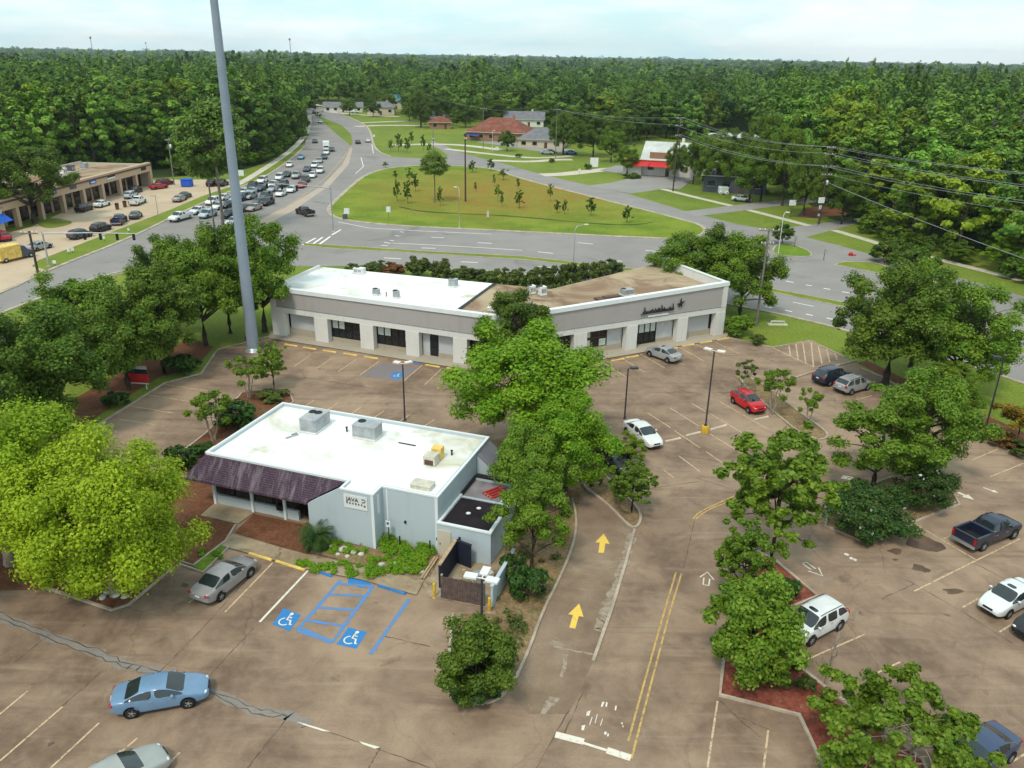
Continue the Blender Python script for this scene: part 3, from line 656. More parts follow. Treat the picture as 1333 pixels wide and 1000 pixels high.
def trunk_mb(rng, C, h0, r, n=16, lean=.0, stems=1, top=None):
    m = MB(); C = np.asarray(C); top = top or C[:, 2].max() * .8
    for s in range(stems):
        a = 2 * PI * s / max(stems, 1) + rng.random(); o = .0 if stems == 1 else r * 2.2
        bx, by = o * math.cos(a), o * math.sin(a); sp = (0 if stems == 1 else .16 * top)
        pts = [(bx * .6, by * .6, -.1), (bx * .7, by * .7, .12 * top)] + [(bx + math.cos(a) * sp * k + rng.normal() * .03 * top * k, by + math.sin(a) * sp * k + rng.normal() * .03 * top * k, top * (.12 + .88 * k)) for k in (.3, .55, .8, 1)]
        rr = r if stems == 1 else r * .6
        m.tube(pts, [rr * 1.35, rr, rr * .85, rr * .62, rr * .4, rr * .15], 8)
        idx = rng.choice(len(C), min(len(C), n // stems + 1), replace=False)
        for i in idx:
            c = C[i]; k = min(.95, max(.15, (c[2] - rng.random() * .3 * top) / top)); k = max(h0, min(k, .85))
            f = max(0, (k - .12) / .88)
            st = Vector((bx + math.cos(a) * sp * f, by + math.sin(a) * sp * f, k * top)); e = Vector(c)
            mid = st.lerp(e, .5) + Vector((0, 0, .06 * (e - st).length))
            r0 = rr * (1 - f) * .55 + .02
            m.tube([st, mid, e], [r0, r0 * .6, r0 * .15], 5)
    return m

def inpoly(p, poly):
    c = False; j = len(poly) - 1
    for i in range(len(poly)):
        a, b = poly[i], poly[j]
        if (a[1] > p[1]) != (b[1] > p[1]) and p[0] < (b[0] - a[0]) * (p[1] - a[1]) / (b[1] - a[1]) + a[0]: c = not c
        j = i
    return c
PROTO = {}
def proto(key, seed, W, H, n, per, size, mat, bark='bark', trunk_r=.18, h0=.3, crown_lo=.28, inner=.35, rlo=.2, rhi=.34, stems=1, branches=16, flat=.75, lobes=5, shell=.45, out=.8, bottom=-.8, aspect=.62, merge=False):
    if not merge and W > 3.5: size *= .52; per = int(per * 2.6)
    rng = np.random.default_rng(seed)
    cz = H * (crown_lo + 1) / 2; rz = H * (1 - crown_lo) / 2 * .88; rx = W / 2 * .80
    C, R = clumps(rng, n, rx, rz, cz, inner, lobes, bottom, rlo, rhi)
    V, F = leaves(rng, C, R, per, size, flat=flat, shell=shell, out=out, aspect=aspect, body=.9 if merge else .3, rnd=.36 if merge else .52)
    t = trunk_mb(rng, C, h0, trunk_r, branches, stems=stems)
    if merge:
        tv = np.array(t.v); tf = [f for f in t.f if len(f) == 4]
        V2 = np.vstack([V, tv]); F2 = np.vstack([F, np.array(tf) + len(V)])
        mi = np.concatenate([np.zeros(len(F)), np.ones(len(tf))])
        PROTO[key] = (np_mesh(key, V2, F2, [M[mat], M[bark]], mi), None, W, H)
    else:
        PROTO[key] = (np_mesh(key + '_crown', V, F, [M[mat]]), t.mesh(key + '_trunk', M[bark]), W, H)

def tree(name, key, base, wpx, h, label, cat='tree', group=None, rz=None, z=.0, world=None, mat=None, w=None):
    crown, trunk, W, H = PROTO[key]
    p = G(base[0], base[1]) if world is None else Vector(world)
    wm = w if w else wpx * depth(*base) / FPX
    p = Vector((p.x, p.y, z))
    s = (wm / W, wm / W, h / H)
    if rz is None: rz = random.uniform(0, 6.28)
    if trunk is None:
        o = mobj(name, crown, None, label, cat, group); o.location = p; o.rotation_euler = (0, 0, rz); o.scale = s
    else:
        o = empty(name, p, rz, label, cat, group); o.scale = s
        mobj('trunk', trunk, o); c = mobj('crown', crown, o)
        if mat:
            c.material_slots[0].link = 'OBJECT'; c.material_slots[0].material = M[mat]
    return o

# hero trees (W, H in metres; leaves of 15-30 cm)
proto('lime', 1, 11, 10, 165, 175, .165, 'f_lime', 'pale_bark', .30, .25, .02, .30, .15, .24, branches=26, flat=.85, lobes=6)
proto('lime2', 2, 11, 10, 145, 175, .165, 'f_lime', 'pale_bark', .28, .25, .04, .30, .15, .25, branches=24, flat=.85)
proto('bright', 3, 9, 10, 110, 150, .19, 'f_bright', 'bark', .24, .25, .15, .30, .16, .26, branches=20, flat=.88, lobes=6)
proto('bright2', 4, 8, 9, 90, 150, .19, 'f_bright', 'bark', .22, .25, .15, .30, .17, .27, branches=20, flat=.88)
proto('oak', 5, 8, 10, 95, 140, .19, 'f_dark', 'bark', .22, .28, .16, .28, .15, .25, branches=22, flat=.9, lobes=4)
proto('oak2', 6, 8, 10, 85, 140, .19, 'f_mid', 'bark', .20, .28, .18, .28, .15, .26, branches=22, flat=.9, lobes=7)
proto('oak3', 7, 9, 10, 120, 130, .20, 'f_dark', 'bark', .26, .28, .12, .28, .14, .23, branches=26, flat=.85, lobes=5)
proto('round', 8, 5, 5.5, 75, 120, .17, 'f_dark', 'bark', .11, .15, .05, .3, .19, .30, branches=16)
proto('maple', 9, 6, 8, 150, 50, .20, 'f_mid', 'bark', .13, .28, .16, .15, .09, .16, branches=30, flat=.78, shell=.2, aspect=.8)
proto('maple2', 10, 6, 8, 130, 52, .20, 'f_yellow', 'bark', .12, .28, .30, .15, .12, .22, branches=28, flat=.78, shell=.2)
proto('spread', 11, 11, 6, 150, 66, .25, 'f_mid', 'pale_bark', .16, .22, .2, .22, .07, .13, branches=34, flat=.7, shell=.2, aspect=.8, stems=3)
proto('myrtle', 12, 4, 4.5, 34, 80, .16, 'f_mid', 'pale_bark', .10, .25, .38, .2, .15, .25, stems=4, branches=20, flat=.8, shell=.3)
proto('sparse', 13, 3, 4.2, 20, 50, .13, 'f_olive', 'pale_bark', .08, .25, .36, .2, .13, .22, stems=3, branches=18, shell=.2)
proto('shrub', 14, 2.4, 2, 34, 85, .12, 'f_glossy', 'bark', .06, .1, .02, .35, .24, .36, stems=3, branches=10)
proto('bigshrub', 21, 5.2, 3.4, 70, 110, .13, 'f_glossy', 'bark', .07, .1, .0, .35, .18, .28, stems=3, branches=10)
proto('ballshrub', 15, 1.4, 1.0, 26, 70, .07, 'f_olive', 'bark', .05, .1, .02, .5, .26, .36, branches=6)
proto('yellow', 16, 6, 8, 66, 130, .17, 'f_yellow', 'bark', .13, .2, .12, .2, .14, .24, branches=24, flat=.7, shell=.25)
proto('sapling', 17, 3, 4.5, 34, 60, .15, 'f_dark', 'bark', .06, .2, .06, .2, .14, .26, branches=10)
proto('coneling', 18, 2.4, 4.6, 32, 60, .15, 'f_mid', 'bark', .05, .2, .02, .1, .12, .26, branches=8)
proto('orange', 19, 4, 4.5, 40, 70, .16, 'f_orange', 'bark', .07, .25, .34, .25, .16, .26, branches=16)
proto('hedge', 20, 3.4, 3.2, 40, 75, .16, 'f_olive', 'bark', .08, .1, .04, .35, .2, .33, stems=2, branches=10)
# middle-distance and forest trees (leaf sprays of half a metre and more)
def pine(key, seed, W, H, n, per, size, mat, lo=.5, merge=True):
    rng = np.random.default_rng(seed); C = []; R = []
    for k in range(n):
        f = (k + rng.random()) / n; a = k * 2.4 + rng.random(); z = H * (lo + (1 - lo) * f) * .97
        q = W / 2 * (.35 + .6 * math.sin(PI * min(1, .18 + f * .86))) * (.55 + .45 * rng.random()) * (.2 if f > .93 else 1)
        C.append((q * math.cos(a), q * math.sin(a), z)); R.append(W * (.12 + .09 * rng.random()))
    C = np.array(C); R = np.array(R); V, F = leaves(rng, C, R, per, size, flat=.55, shell=.2)
    t = MB(); t.tube([(0, 0, -.2), (.1, 0, H * .4), (0, .15, H * .75), (0, 0, H * .97)], [H * .013, H * .010, H * .007, H * .002], 7)
    for c in C: t.tube([(0, 0, c[2] - H * .02), (c[0] * .6, c[1] * .6, c[2]), tuple(c)], [H * .004, H * .003, H * .001], 4)
    if merge:
        tf = [f for f in t.f if len(f) == 4]
        PROTO[key] = (np_mesh(key, np.vstack([V, np.array(t.v)]), np.vstack([F, np.array(tf) + len(V)]), [M[mat], M['grey_pole']], np.concatenate([np.zeros(len(F)), np.ones(len(tf))])), None, W, H)
    else:
        PROTO[key] = (np_mesh(key + '_crown', V, F, [M[mat]]), t.mesh(key + '_trunk', M['grey_pole']), W, H)
pine('tallpine', 30, 11, 24, 50, 230, .27, 'f_pine', .58, False)
for i, (sd, n, mt, lo, rl, rh) in enumerate(((40, 46, 'f_forest', .12, .14, .25), (41, 52, 'f_forest', .10, .13, .22), (42, 40, 'f_forest2', .12, .15, .26), (43, 48, 'f_forest', .2, .12, .21), (44, 42, 'f_forest2', .15, .15, .24))):
    proto('wood%d' % i, sd, 11, 17, int(n * 1.2), 135, .30, mt, 'bark', (.22), .3, lo * .3, .3, rl, rh, branches=12, flat=.7, merge=True, lobes=4 + i, bottom=-.95)
for i in range(2): pine('woodpine%d' % i, 50 + i, 8, 22, 24, 70, .42, 'f_forest', .42)

# ---- the trees round the lot
T = tree
T('lime_tree', 'lime', (150, 775), 266, 11.4, 'large lime-green tree in the mulch bed beside the silver sedan, in front of the cafe', rz=.4)
T('lime_tree', 'lime2', (15, 735), 280, 12.8, 'tall lime-green tree cut by the left edge, beside the one in the mulch bed', rz=2.0)
for a in (('oak3', (15, 585), 175, 11.5, 'dark broad tree rising behind the leftmost lime-green tree'),
          ('oak', (88, 560), 155, 11.0, 'dark tree behind the lime-green trees, between the car park edge and the parked silver car'),
          ('oak3', (168, 508), 125, 10.6, 'dark thin-trunked tree standing over the red and blue sign'),
          ('oak2', (113, 480), 130, 9.8, 'mid-green tree beside the dark leaning utility pole'),
          ('oak', (214, 487), 118, 11.2, 'dark tree beside the lot kerb, right of the red and blue sign'),
          ('oak2', (268, 450), 112, 12.5, 'tall tree left of the blue-grey tower pole, beside the road'),
          ('oak', (230, 430), 100, 11.0, 'dark tree close to the roadside behind the one beside the lot kerb'),
          ('oak2', (345, 432), 120, 13.2, 'dense tree right behind the blue-grey tower pole at the corner of the white shop building'),
          ('oak', (300, 434), 92, 12.6, 'dark tree directly left of the base of the blue-grey tower pole')):
    T('oak_tree', a[0], a[1], a[2] * 1.10, a[3] * 1.10, a[4], group='trees between the lot and the road')
T('small_tree', 'maple', (357, 506), 48, 5.4, 'slim young tree beside the foot of the blue-grey tower pole')
T('small_tree', 'myrtle', (325, 518), 58, 4.6, 'multi-stemmed small tree behind the back corner of the cafe roof')
T('small_tree', 'myrtle', (278, 574), 66, 4.8, 'multi-stemmed small tree with pale trunks beside the white cafe roof edge')
T('shrub', 'shrub', (306, 556), 62, 2.6, 'bushy dark shrub between the two multi-stemmed small trees by the cafe', 'shrub')
T('shrub', 'shrub', (236, 612), 48, 2.2, 'round dark shrub at the tip of the bed left of the cafe', 'shrub')
T('shrub', 'ballshrub', (354, 520), 46, 1.0, 'low clipped green shrub near the back corner of the cafe', 'shrub')
T('shrub', 'shrub', (262, 592), 34, 1.2, 'low dark shrub right behind the round one left of the cafe', 'shrub')
T('shrub', 'shrub', (238, 484), 55, 2.0, 'dark low shrub on the mulch beside the upper lot kerb', 'shrub')
T('shrub', 'shrub', (152, 528), 40, 1.6, 'dark low shrub beside the kerb below the red and blue sign', 'shrub')
T('shade_tree', 'bright', (686, 586), 222, 11.4, 'big bright green tree in mid-photo, before the white shop building', rz=1.1)
T('shade_tree', 'oak', (664, 486), 112, 9.6, 'darker tree against the bend of the white shop building, behind the big bright green tree')
T('shade_tree', 'bright2', (735, 640), 135, 8.2, 'green tree below the big bright one, beside the dark car under branches', mat='f_bright')
T('shade_tree', 'bright2', (690, 668), 112, 7.4, 'green tree behind the cafe annex', mat='f_mid')
T('small_tree', 'yellow', (692, 742), 118, 8.2, 'feathery yellow-green tree between the cafe annex and the drive-through lane')
T('shrub', 'shrub', (686, 778), 56, 2.6, 'dark bush beside the grey side wall of the fenced enclosure', 'shrub')
T('shrub', 'shrub', (668, 758), 40, 2.2, 'dark bush against the cafe annex, behind the one by the enclosure wall', 'shrub')
T('small_tree', 'maple', (822, 668), 74, 4.6, 'small open tree at the island tip beside the head of the drive-through lane', mat='f_dark')
T('shrub', 'sparse', (802, 655), 40, 2.2, 'scrappy pale shrub on the island beside the small open tree', 'shrub')
T('shrub', 'sparse', (772, 640), 34, 1.3, 'thin straggly shrub at the wide end of the island by the drive-through lane', 'shrub')
T('small_tree', 'yellow', (818, 610), 52, 3.4, 'thin yellowish sapling between the dark car and the white sedan')
T('round_tree', 'round', (620, 903), 122, 4.9, 'round dark bushy tree in the rounded end of the bed, below the fenced enclosure', rz=.5)
T('shrub', 'shrub', (618, 906), 78, 1.6, 'dark shrub skirting the foot of the round bushy tree', 'shrub')
T('maple_tree', 'maple', (1003, 731), 168, 10.6, 'tall open tree with a bare trunk in the middle island, beside the hollow white arrows', rz=.2)
T('maple_tree', 'maple', (962, 792), 100, 6.6, 'slender tree between the tall open tree and the dense dark one on the island')
T('maple_tree', 'round', (972, 885), 140, 7.0, 'dense dark green tree over the red bark island, in front of the white crossover', mat='f_mid', rz=1.7)
T('shrub', 'shrub', (1010, 778), 60, 1.8, 'bright leafy shrub on the red bark behind the dense dark green tree', 'shrub')
T('spreading_tree', 'spread', (1158, 1012), 268, 4.9, 'wide spreading tree at the bottom of the photo over the dark blue car', rz=.9)
T('island_tree', 'yellow', (1136, 634), 150, 8.8, 'yellow-green tree above the dark hedge in the far island', rz=2.2)
T('island_tree', 'bright2', (1192, 620), 140, 9.6, 'fresh green tree beside the yellow-green tree in the hedge island', mat='f_mid')
T('small_tree', 'bright2', (1240, 560), 62, 5.6, 'narrow bright green tree behind the hedge island, left of the lamp post', mat='f_yellow')
T('hedge_shrub', 'bigshrub', (1126, 690), 125, 3.7, 'large glossy dark shrub at the wide end of the hedge island', 'shrub')
T('hedge_shrub', 'bigshrub', (1202, 658), 92, 3.5, 'glossy dark shrub with white flowers at the narrow end of the hedge island', 'shrub')
for (x, y, w, n_, sd) in ((1126, 690, 125, 16, 3), (1202, 658, 92, 9, 4)):
    rg = np.random.default_rng(sd); p = G(x, y); rr_ = w * depth(x, y) / FPX / 2 * .8; dd_ = rg.normal(size=(n_, 3)); dd_[:, 2] = abs(dd_[:, 2]) * .8; dd_[:, 1] -= .4; dd_ /= np.linalg.norm(dd_, axis=1)[:, None]
    hs_ = [o for o in bpy.data.objects if o.name.startswith('hedge_shrub') and (o.location - Vector((p.x, p.y, 0))).length < .5][0]
    inv = Matrix.LocRotScale(hs_.location, hs_.rotation_euler, hs_.scale).inverted()
    for dv in dd_:
        c = Vector((p.x + dv[0] * rr_, p.y + dv[1] * rr_, 1.4 + dv[2] * 1.75)); V, F = leaves(rg, [c], [.06], 5, .10, rnd=.8)
        mobj('flower', np_mesh('flower', np.array([inv @ Vector(v) for v in V]), F, [M['poster']]), hs_)
T('small_tree', 'sparse', (967, 512), 42, 3.9, 'thin brownish small tree above the red hatchback')
T('small_tree', 'myrtle', (1004, 540), 54, 5.0, 'leafy small tree in the thin island right of the red hatchback')
T('small_tree', 'myrtle', (1050, 558), 38, 4.2, 'slim small tree at the rounded end of the thin island')
T('oak_tree', 'oak3', (1152, 500), 165, 13.8, 'very large dark tree behind the silver crossover, beside the highway', rz=.3)
T('oak_tree', 'oak3', (1240, 512), 150, 12.2, 'big dark tree on the lawn right of the largest one by the highway', rz=2.9, mat='f_mid')
T('oak_tree', 'oak2', (1185, 478), 120, 12.6, 'big tree nearest the highway between the two large dark ones')
T('small_tree', 'yellow', (1228, 530), 74, 6.0, 'light green young tree on the lawn below the large dark trees')
T('small_tree', 'orange', (1322, 578), 70, 4.4, 'orange-leaved small tree at the right edge of the photo')
for i, (x, y, w) in enumerate(((1282, 568, 40), (1306, 580, 44), (1330, 592, 44))):
    T('shrub', 'hedge', (x, y), w, 1.3, 'low reddish-dark shrub in the mulch strip by the lamp post, %s' % nth(i, 3), 'shrub', 'shrubs in the mulch strip by the lamp post', mat='f_red' if i == 1 else None)
T('oak_tree', 'oak2', (888, 398), 112, 10.6, 'large tree behind the far wing of the white shop building, left of its twin', rz=1.0)
T('oak_tree', 'oak', (962, 414), 112, 11.6, 'large tree at the far corner of the white shop building beside the wooden pole', rz=2.0, mat='f_mid')
T('oak_tree', 'oak', (925, 392), 96, 11.0, 'large tree between the twin trees behind the far wing of the white shop building', rz=.5)
T('shrub', 'shrub', (959, 437), 44, 2.9, 'tall green shrub against the end wall of the white shop building', 'shrub', mat='f_mid')
T('shrub', 'ballshrub', (987, 448), 24, 1.3, 'small rounded reddish shrub beside the end wall of the white shop building', 'shrub')
for i, (x, y) in enumerate(((1017, 893), (1048, 898), (1030, 872), (993, 886))):
    T('ball_shrub', 'ballshrub', (x, y), 29, .95, ('clipped round shrub on the red bark, %s') % ['just right of the dense dark tree trunk', 'nearest the spreading tree', 'rearmost, by the parking line', 'directly under the dense dark tree'][i], 'shrub', 'clipped round shrubs on the red bark')
# hedge row behind the white shop building
row = [(462, 362), (488, 360), (512, 364), (545, 364), (572, 367), (597, 371), (622, 374), (648, 378), (672, 381), (700, 381), (722, 380), (744, 377), (764, 372), (782, 367), (796, 362)]
hh = [2.6, 3.0, 3.4, 5.0, 5.0, 3.8, 4.0, 4.6, 5.0, 5.6, 5.8, 6.0, 5.0, 4.2, 3.8]
for i, (x, y) in enumerate(row):
    T('hedge_shrub', 'hedge', (x, y - 4), 36, hh[i] * .70, 'dark olive shrub in the hedge row behind the white shop building, %s' % nth(i, 15), 'shrub', 'hedge row behind the white shop building', mat='f_red' if i == 2 else None)
# dead tree
r = random.Random(5); m = MB()
def twig(p, d, L, rad, k):
    q = p + d * L * .5 + Vector((r.uniform(-.06, .06), r.uniform(-.06, .06), .03)) * L; e = p + d * L
    m.tube([p, q, e], [rad, rad * .8, rad * .55], 6)
    if k:
        for _ in range(3 if k > 1 else 2):
            dd = (d + Vector((r.uniform(-.6, .6), r.uniform(-.6, .6), r.uniform(-.1, .5)))).normalized()
            twig(p.lerp(e, r.uniform(.55, 1)), dd, L * r.uniform(.5, .75), rad * .5, k - 1)
twig(Vector((0, 0, -.05)), Vector((.03, 0, 1)), 1.9, .10, 4)
o = m.build('dead_tree', M['pale_bark'], None, 'bare dead tree with pale twigs beside the spreading tree, next to the white crossover', 'tree'); o.location = G(1074, 892)
# sago palm
r = random.Random(9); pal = empty('sago_palm', G(413, 713), 0, 'dark spiky sago palm at the corner of the blue-grey cafe wall', 'palm')
MB().tube([(0, 0, -.1), (0, 0, .5), (.02, 0, 1.1)], [.26, .24, .17], 9).build('trunk', M['bark'], pal)
m = MB()
for k in range(76):
    a = r.uniform(0, 6.28); el = r.uniform(-.25, 1.35); L = r.uniform(1.25, 1.65); n = Vector((-math.sin(a), math.cos(a), 0))
    P = lambda f: Vector((L * f * math.cos(el - .8 * f) * math.cos(a), L * f * math.cos(el - .8 * f) * math.sin(a), 1.0 + L * (f * math.sin(el) - .5 * f * f)))
    for s in range(15):
        f = .12 + .88 * s / 15; c = P(f); d = (P(f + .03) - c).normalized(); w = .34 * math.sin(PI * min(1, .15 + f * .8)) ** .7
        for sg in (-1, 1):
            t_ = c + n * sg * w + d * .16 - Vector((0, 0, .10)); m.add([c - d * .022, c + d * .03, t_], [(0, 1, 2)])
    m.tube([P(0), P(.5), P(1)], [.02, .014, .004], 4)
m.build('frond_crown', M['f_glossy'], pal)
# weeds and ground cover in front of the cafe
rng = np.random.default_rng(77); C = []; R = []
for (a, b, n, s) in (((497, 712), (565, 726), 34, .42), ((480, 728), (555, 748), 40, .30), ((430, 708), (490, 722), 22, .26), ((440, 735), (480, 752), 12, .26), ((405, 738), (440, 748), 11, .30), ((480, 745), (500, 752), 8, .42), ((493, 700), (512, 712), 8, .55), ((388, 733), (402, 740), 6, .22), ((262, 728), (290, 714), 7, .22), ((520, 712), (560, 735), 12, .35)):
    for _ in range(n):
        p = G(a[0] + (b[0] - a[0]) * rng.random(), a[1] + (b[1] - a[1]) * rng.random()); C.append((p.x, p.y, s * .55 + .08)); R.append(s * (.6 + .6 * rng.random()))
V, F = leaves(rng, C, R, 260, .055, up=.8); mobj('weeds', np_mesh('weeds', V, F, [M['f_bright']]), None, 'bright green weeds spilling over the bed below the blue-grey cafe wall', 'weeds', kind='stuff')
C = []; R = []
for _ in range(210):
    x, y = ((rng.uniform(640, 752), rng.uniform(690, 905)) if rng.random() < .6 else (rng.uniform(590, 680), rng.uniform(800, 910)))
    if not inpoly((x, y), [(594, 810), (640, 800), (660, 700), (700, 640), (735, 640), (738, 680), (735, 706), (722, 744), (694, 798), (676, 848), (652, 896), (630, 908), (604, 900), (592, 880)]): continue
    p = G(x, y); C.append((p.x, p.y, .14)); R.append(.22 + .3 * rng.random())
V, F = leaves(rng, C, R, 34, .10, up=.7); mobj('undergrowth', np_mesh('undergrowth', V, F, [M['f_olive']]), None, 'scrubby undergrowth and leaf litter in the bed along the drive-through lane', 'undergrowth', kind='stuff')
for i, (x, y, s) in enumerate(((434, 712, .5), (447, 716, .6), (460, 719, .5), (470, 722, .4), (497, 736, .45), (514, 733, .35), (530, 741, .5), (548, 745, .4), (452, 725, .35), (440, 722, .3))):
    b = MB().sphere((0, 0, .12 * s), (s * .6, s * .5, s * .3), 9, 6, jit=.13).build('garden_rock', M['rock'], None, 'pale rock below the blue-grey cafe wall, %s' % ('in the cluster by the sago palm' if x < 480 else 'among the taller weeds'), 'rock', 'pale rocks below the cafe wall ' + ('by the palm' if x < 480 else 'by the enclosure')); b.location = G(x, y, .09); b.rotation_euler = (0, 0, i)
for i, (x, y) in enumerate(((140, 772), (151, 776), (158, 770), (146, 766), (163, 777), (134, 778))):
    b = MB().sphere((0, 0, .05), (.28, .22, .14), 8, 5, jit=.16).build('rock', M['rock'], None, 'grey rock in the pile at the foot of the large lime-green tree', 'rock', 'rocks at the foot of the lime-green tree'); b.location = G(x, y, .07); b.rotation_euler = (0, 0, i)
# saplings in the field
sap = [(502, 219, 8, 2.5, 1), (515, 234, 7, 3, 0), (517, 263, 12, 6, 0), (531, 266, 13, 6.5, 0), (541, 250, 11, 5.5, 0), (533, 240, 9, 6, 1), (573, 269, 9, 5.4, 0), (615, 225, 12, 4.2, 0), (619, 250, 5, 3, 0), (639, 223, 12, 4.4, 0), (655, 235, 12, 4.2, 1), (643, 243, 5, 4, 0), (648, 263, 8, 5.6, 1), (653, 270, 6, 4.5, 0), (674, 247, 6, 3.5, 0), (676, 272, 14, 5, 0), (716, 264, 8, 6, 1), (725, 278, 10, 3.6, 0), (735, 280, 9, 4, 0), (769, 282, 15, 5, 0), (816, 291, 15, 4.4, 0)]
for i, (x, y, w, h, c) in enumerate(sap):
    lab = ('%s dark sapling in the triangular grass field, %s' % ('tall' if h >= 5 else 'small', ('%s from the left of the twenty-one' % ORD[i]) if i < 20 else 'the rightmost'))
    T('sapling', 'coneling' if c else 'sapling', (x, y), w * 1.15, h * .85, lab, 'sapling', 'saplings in the triangular field')
for i, (x, y, w, h) in enumerate(((509, 197, 9, 5), (519, 198, 14, 8), (530, 199, 12, 6.5), (536, 188, 9, 6), (551, 196, 9, 7), (559, 200, 9, 4.5))):
    T('sapling', 'sapling', (x, y), w, h * .8, 'dark young tree on the small lawn beyond the triangular field, %s' % nth(i, 6), 'sapling', 'young trees on the lawn beyond the field')
T('slender_pine', 'tallpine', (566, 264), 36, 12.0, 'slim pine with a bare lower trunk in the triangular field')
T('tall_pine', 'tallpine', (291, 300), 84, 24.5, 'tall pine with a layered crown behind the blue-grey tower pole', rz=1.0)
T('tall_pine', 'tallpine', (279, 297), 50, 18, 'thinner pine trunk left of the tall layered pine by the traffic queue', rz=2.0)
T('street_tree', 'oak2', (45, 291), 122, 16.0, 'dark spreading tree on the small lawn in front of the tan shops', rz=.4, mat='f_dark')
for i, (k, b, w, h, l) in enumerate((('oak', (660, 197), 26, 7.5, 'small dark tree in front of the brown-roofed house'), ('oak2', (816, 228), 36, 8.8, 'light round tree beside the red-awninged restaurant sign'), ('oak3', (733, 202), 52, 15, 'dense dark tree right of the grey-roofed house'), ('oak', (772, 204), 56, 15, 'wide dark tree left of the red-awninged restaurant'), ('oak3', (805, 200), 42, 15, 'tall tree directly behind the red-awninged restaurant forecourt'), ('oak2', (932, 250), 66, 15, 'large tree with open branches in front of the white two-storey building'), ('oak', (878, 236), 32, 11, 'dark tree hiding the side of the red-awninged restaurant'), ('oak3', (990, 262), 60, 21, 'dark tall tree over the slate-grey house'), ('oak', (965, 246), 46, 15, 'tree behind the slate-grey house'), ('oak2', (1018, 268), 60, 20, 'tall tree right of the slate-grey house'), ('oak3', (548, 166), 40, 17, 'very dark tall tree left of the small brown brick house'), ('oak', (575, 160), 34, 16, 'dark tall tree directly behind the small brown brick house'), ('oak2', (533, 158), 26, 9, 'bright rounded tree by the far pale house'), ('oak', (606, 166), 40, 12, 'tree at the left gable of the brown hip-roofed house'), ('oak2', (505, 147), 30, 11, 'tree before the teal-roofed far house'), ('oak3', (475, 143), 30, 10, 'tree beside the low white building up the road'), ('oak2', (915, 236), 50, 14, 'tree between the red awnings and the slate-grey house'), ('oak3', (948, 222), 44, 13, 'tree in front of the white two-storey wall'), ('oak', (745, 186), 50, 14, 'tree on the far side of the grey hip roof'), ('oak2', (795, 212), 40, 11, 'tree at the left end of the restaurant forecourt'), ('oak3', (1045, 282), 60, 15, 'dark tree over the red dirt by the tall pole'), ('oak', (1095, 292), 62, 13, 'dark tree at the end of the side road by the tall pole'), ('oak2', (975, 264), 64, 13, 'tree screening the right end of the slate-grey house'), ('oak', (902, 240), 42, 13, 'tree screening the right end of the restaurant'), ('oak2', (700, 162), 40, 13, 'tree behind the ridge of the grey hip roof'), ('oak', (642, 163), 46, 15, 'tree directly behind the brown hip-roofed house'), ('oak2', (455, 150), 26, 9, 'small tree screening the low white building up the road'), ('oak', (486, 152), 24, 9, 'small tree screening the pale house at the far bend'), ('oak', (1018, 318), 34, 4.0, 'bushy dark tree on the corner lawn beside the street light'))):
    T('roadside_tree', k, b, w, h, l)
for i, (x, y, w, h) in enumerate(((1150, 342, 44, 3.6), (1180, 348, 44, 3.9), (1208, 354, 36, 3.2), (1160, 334, 38, 4.0), (1195, 341, 38, 3.6))):
    T('roadside_bush', 'hedge', (x, y), w, h, 'dark bush in the clump beside the slip road, %s' % nth(i, 5), 'shrub', 'bushes beside the slip road', mat='f_dark')
for i, (x, y, w, h) in enumerate(((675, 205, 10, 1.4), (718, 212, 10, 1.6), (765, 221, 12, 2.0), (822, 232, 26, 1.6), (838, 220, 10, 3))):
    T('garden_shrub', 'hedge', (x, y), w, h, ['low dark shrub on the verge before the brown-roofed house', 'low dark shrub on the lawn before the grey-roofed house', 'dark shrub by the white restaurant sign board', 'flat dark hedge under the light round tree', 'dark shrub by the red awning'][i], 'shrub', mat='f_dark')

# ---- forest: the nearest trees one by one, everything farther as woods
gp = lambda L: [tuple(G(x, y)[:2]) for x, y in L]
FL = gp([(-420, 330), (-150, 275), (20, 250), (120, 232), (200, 222), (250, 224), (310, 219), (350, 203), (390, 178), (397, 160), (392, 145), (384, 134), (375, 120), (-20, 112), (-700, 160)])
FRT = gp([(1030, 268), (1075, 272), (1130, 286), (1150, 310), (1240, 336), (1333, 362), (1500, 410), (1900, 520), (2300, 420), (1700, 190), (1200, 128), (1010, 120), (1000, 180), (1005, 235)])
MID = gp([(400, 128), (440, 138), (470, 140), (520, 147), (545, 162), (560, 158), (600, 161), (655, 157), (705, 152), (735, 170), (760, 188), (815, 192), (850, 180), (905, 184), (940, 176), (975, 172), (1000, 180), (1010, 120), (760, 110), (560, 108), (400, 112)])
holes = [gp(h) for h in ([(500, 140), (530, 140), (532, 150), (498, 150)], [(655, 168), (702, 168), (706, 180), (655, 178)], [(925, 215), (985, 222), (985, 262), (925, 262)], [(428, 140), (466, 140), (466, 148), (428, 148)], [(1095, 178), (1128, 178), (1128, 200), (1095, 200)], [(1180, 283), (1212, 283), (1212, 299), (1180, 299)])]
rng = np.random.default_rng(3); cand = []
def fill(poly, sp, reg, dmax=620):
    xs = [p[0] for p in poly]; ys = [p[1] for p in poly]
    for x in np.arange(min(xs), max(xs), sp):
        for y in np.arange(min(ys), min(max(ys), dmax), sp):
            q = (x + rng.uniform(-.45, .45) * sp, y + rng.uniform(-.45, .45) * sp)
            if abs(q[0]) > .78 * q[1] + 25: continue
            if inpoly(q, poly) and not any(inpoly(q, h) for h in holes): cand.append((q, reg))
fill(FL, 8.2, 'L'); fill(FRT, 8.2, 'R'); fill(MID, 8.5, 'M')
edge = []; brs = random.Random(8)
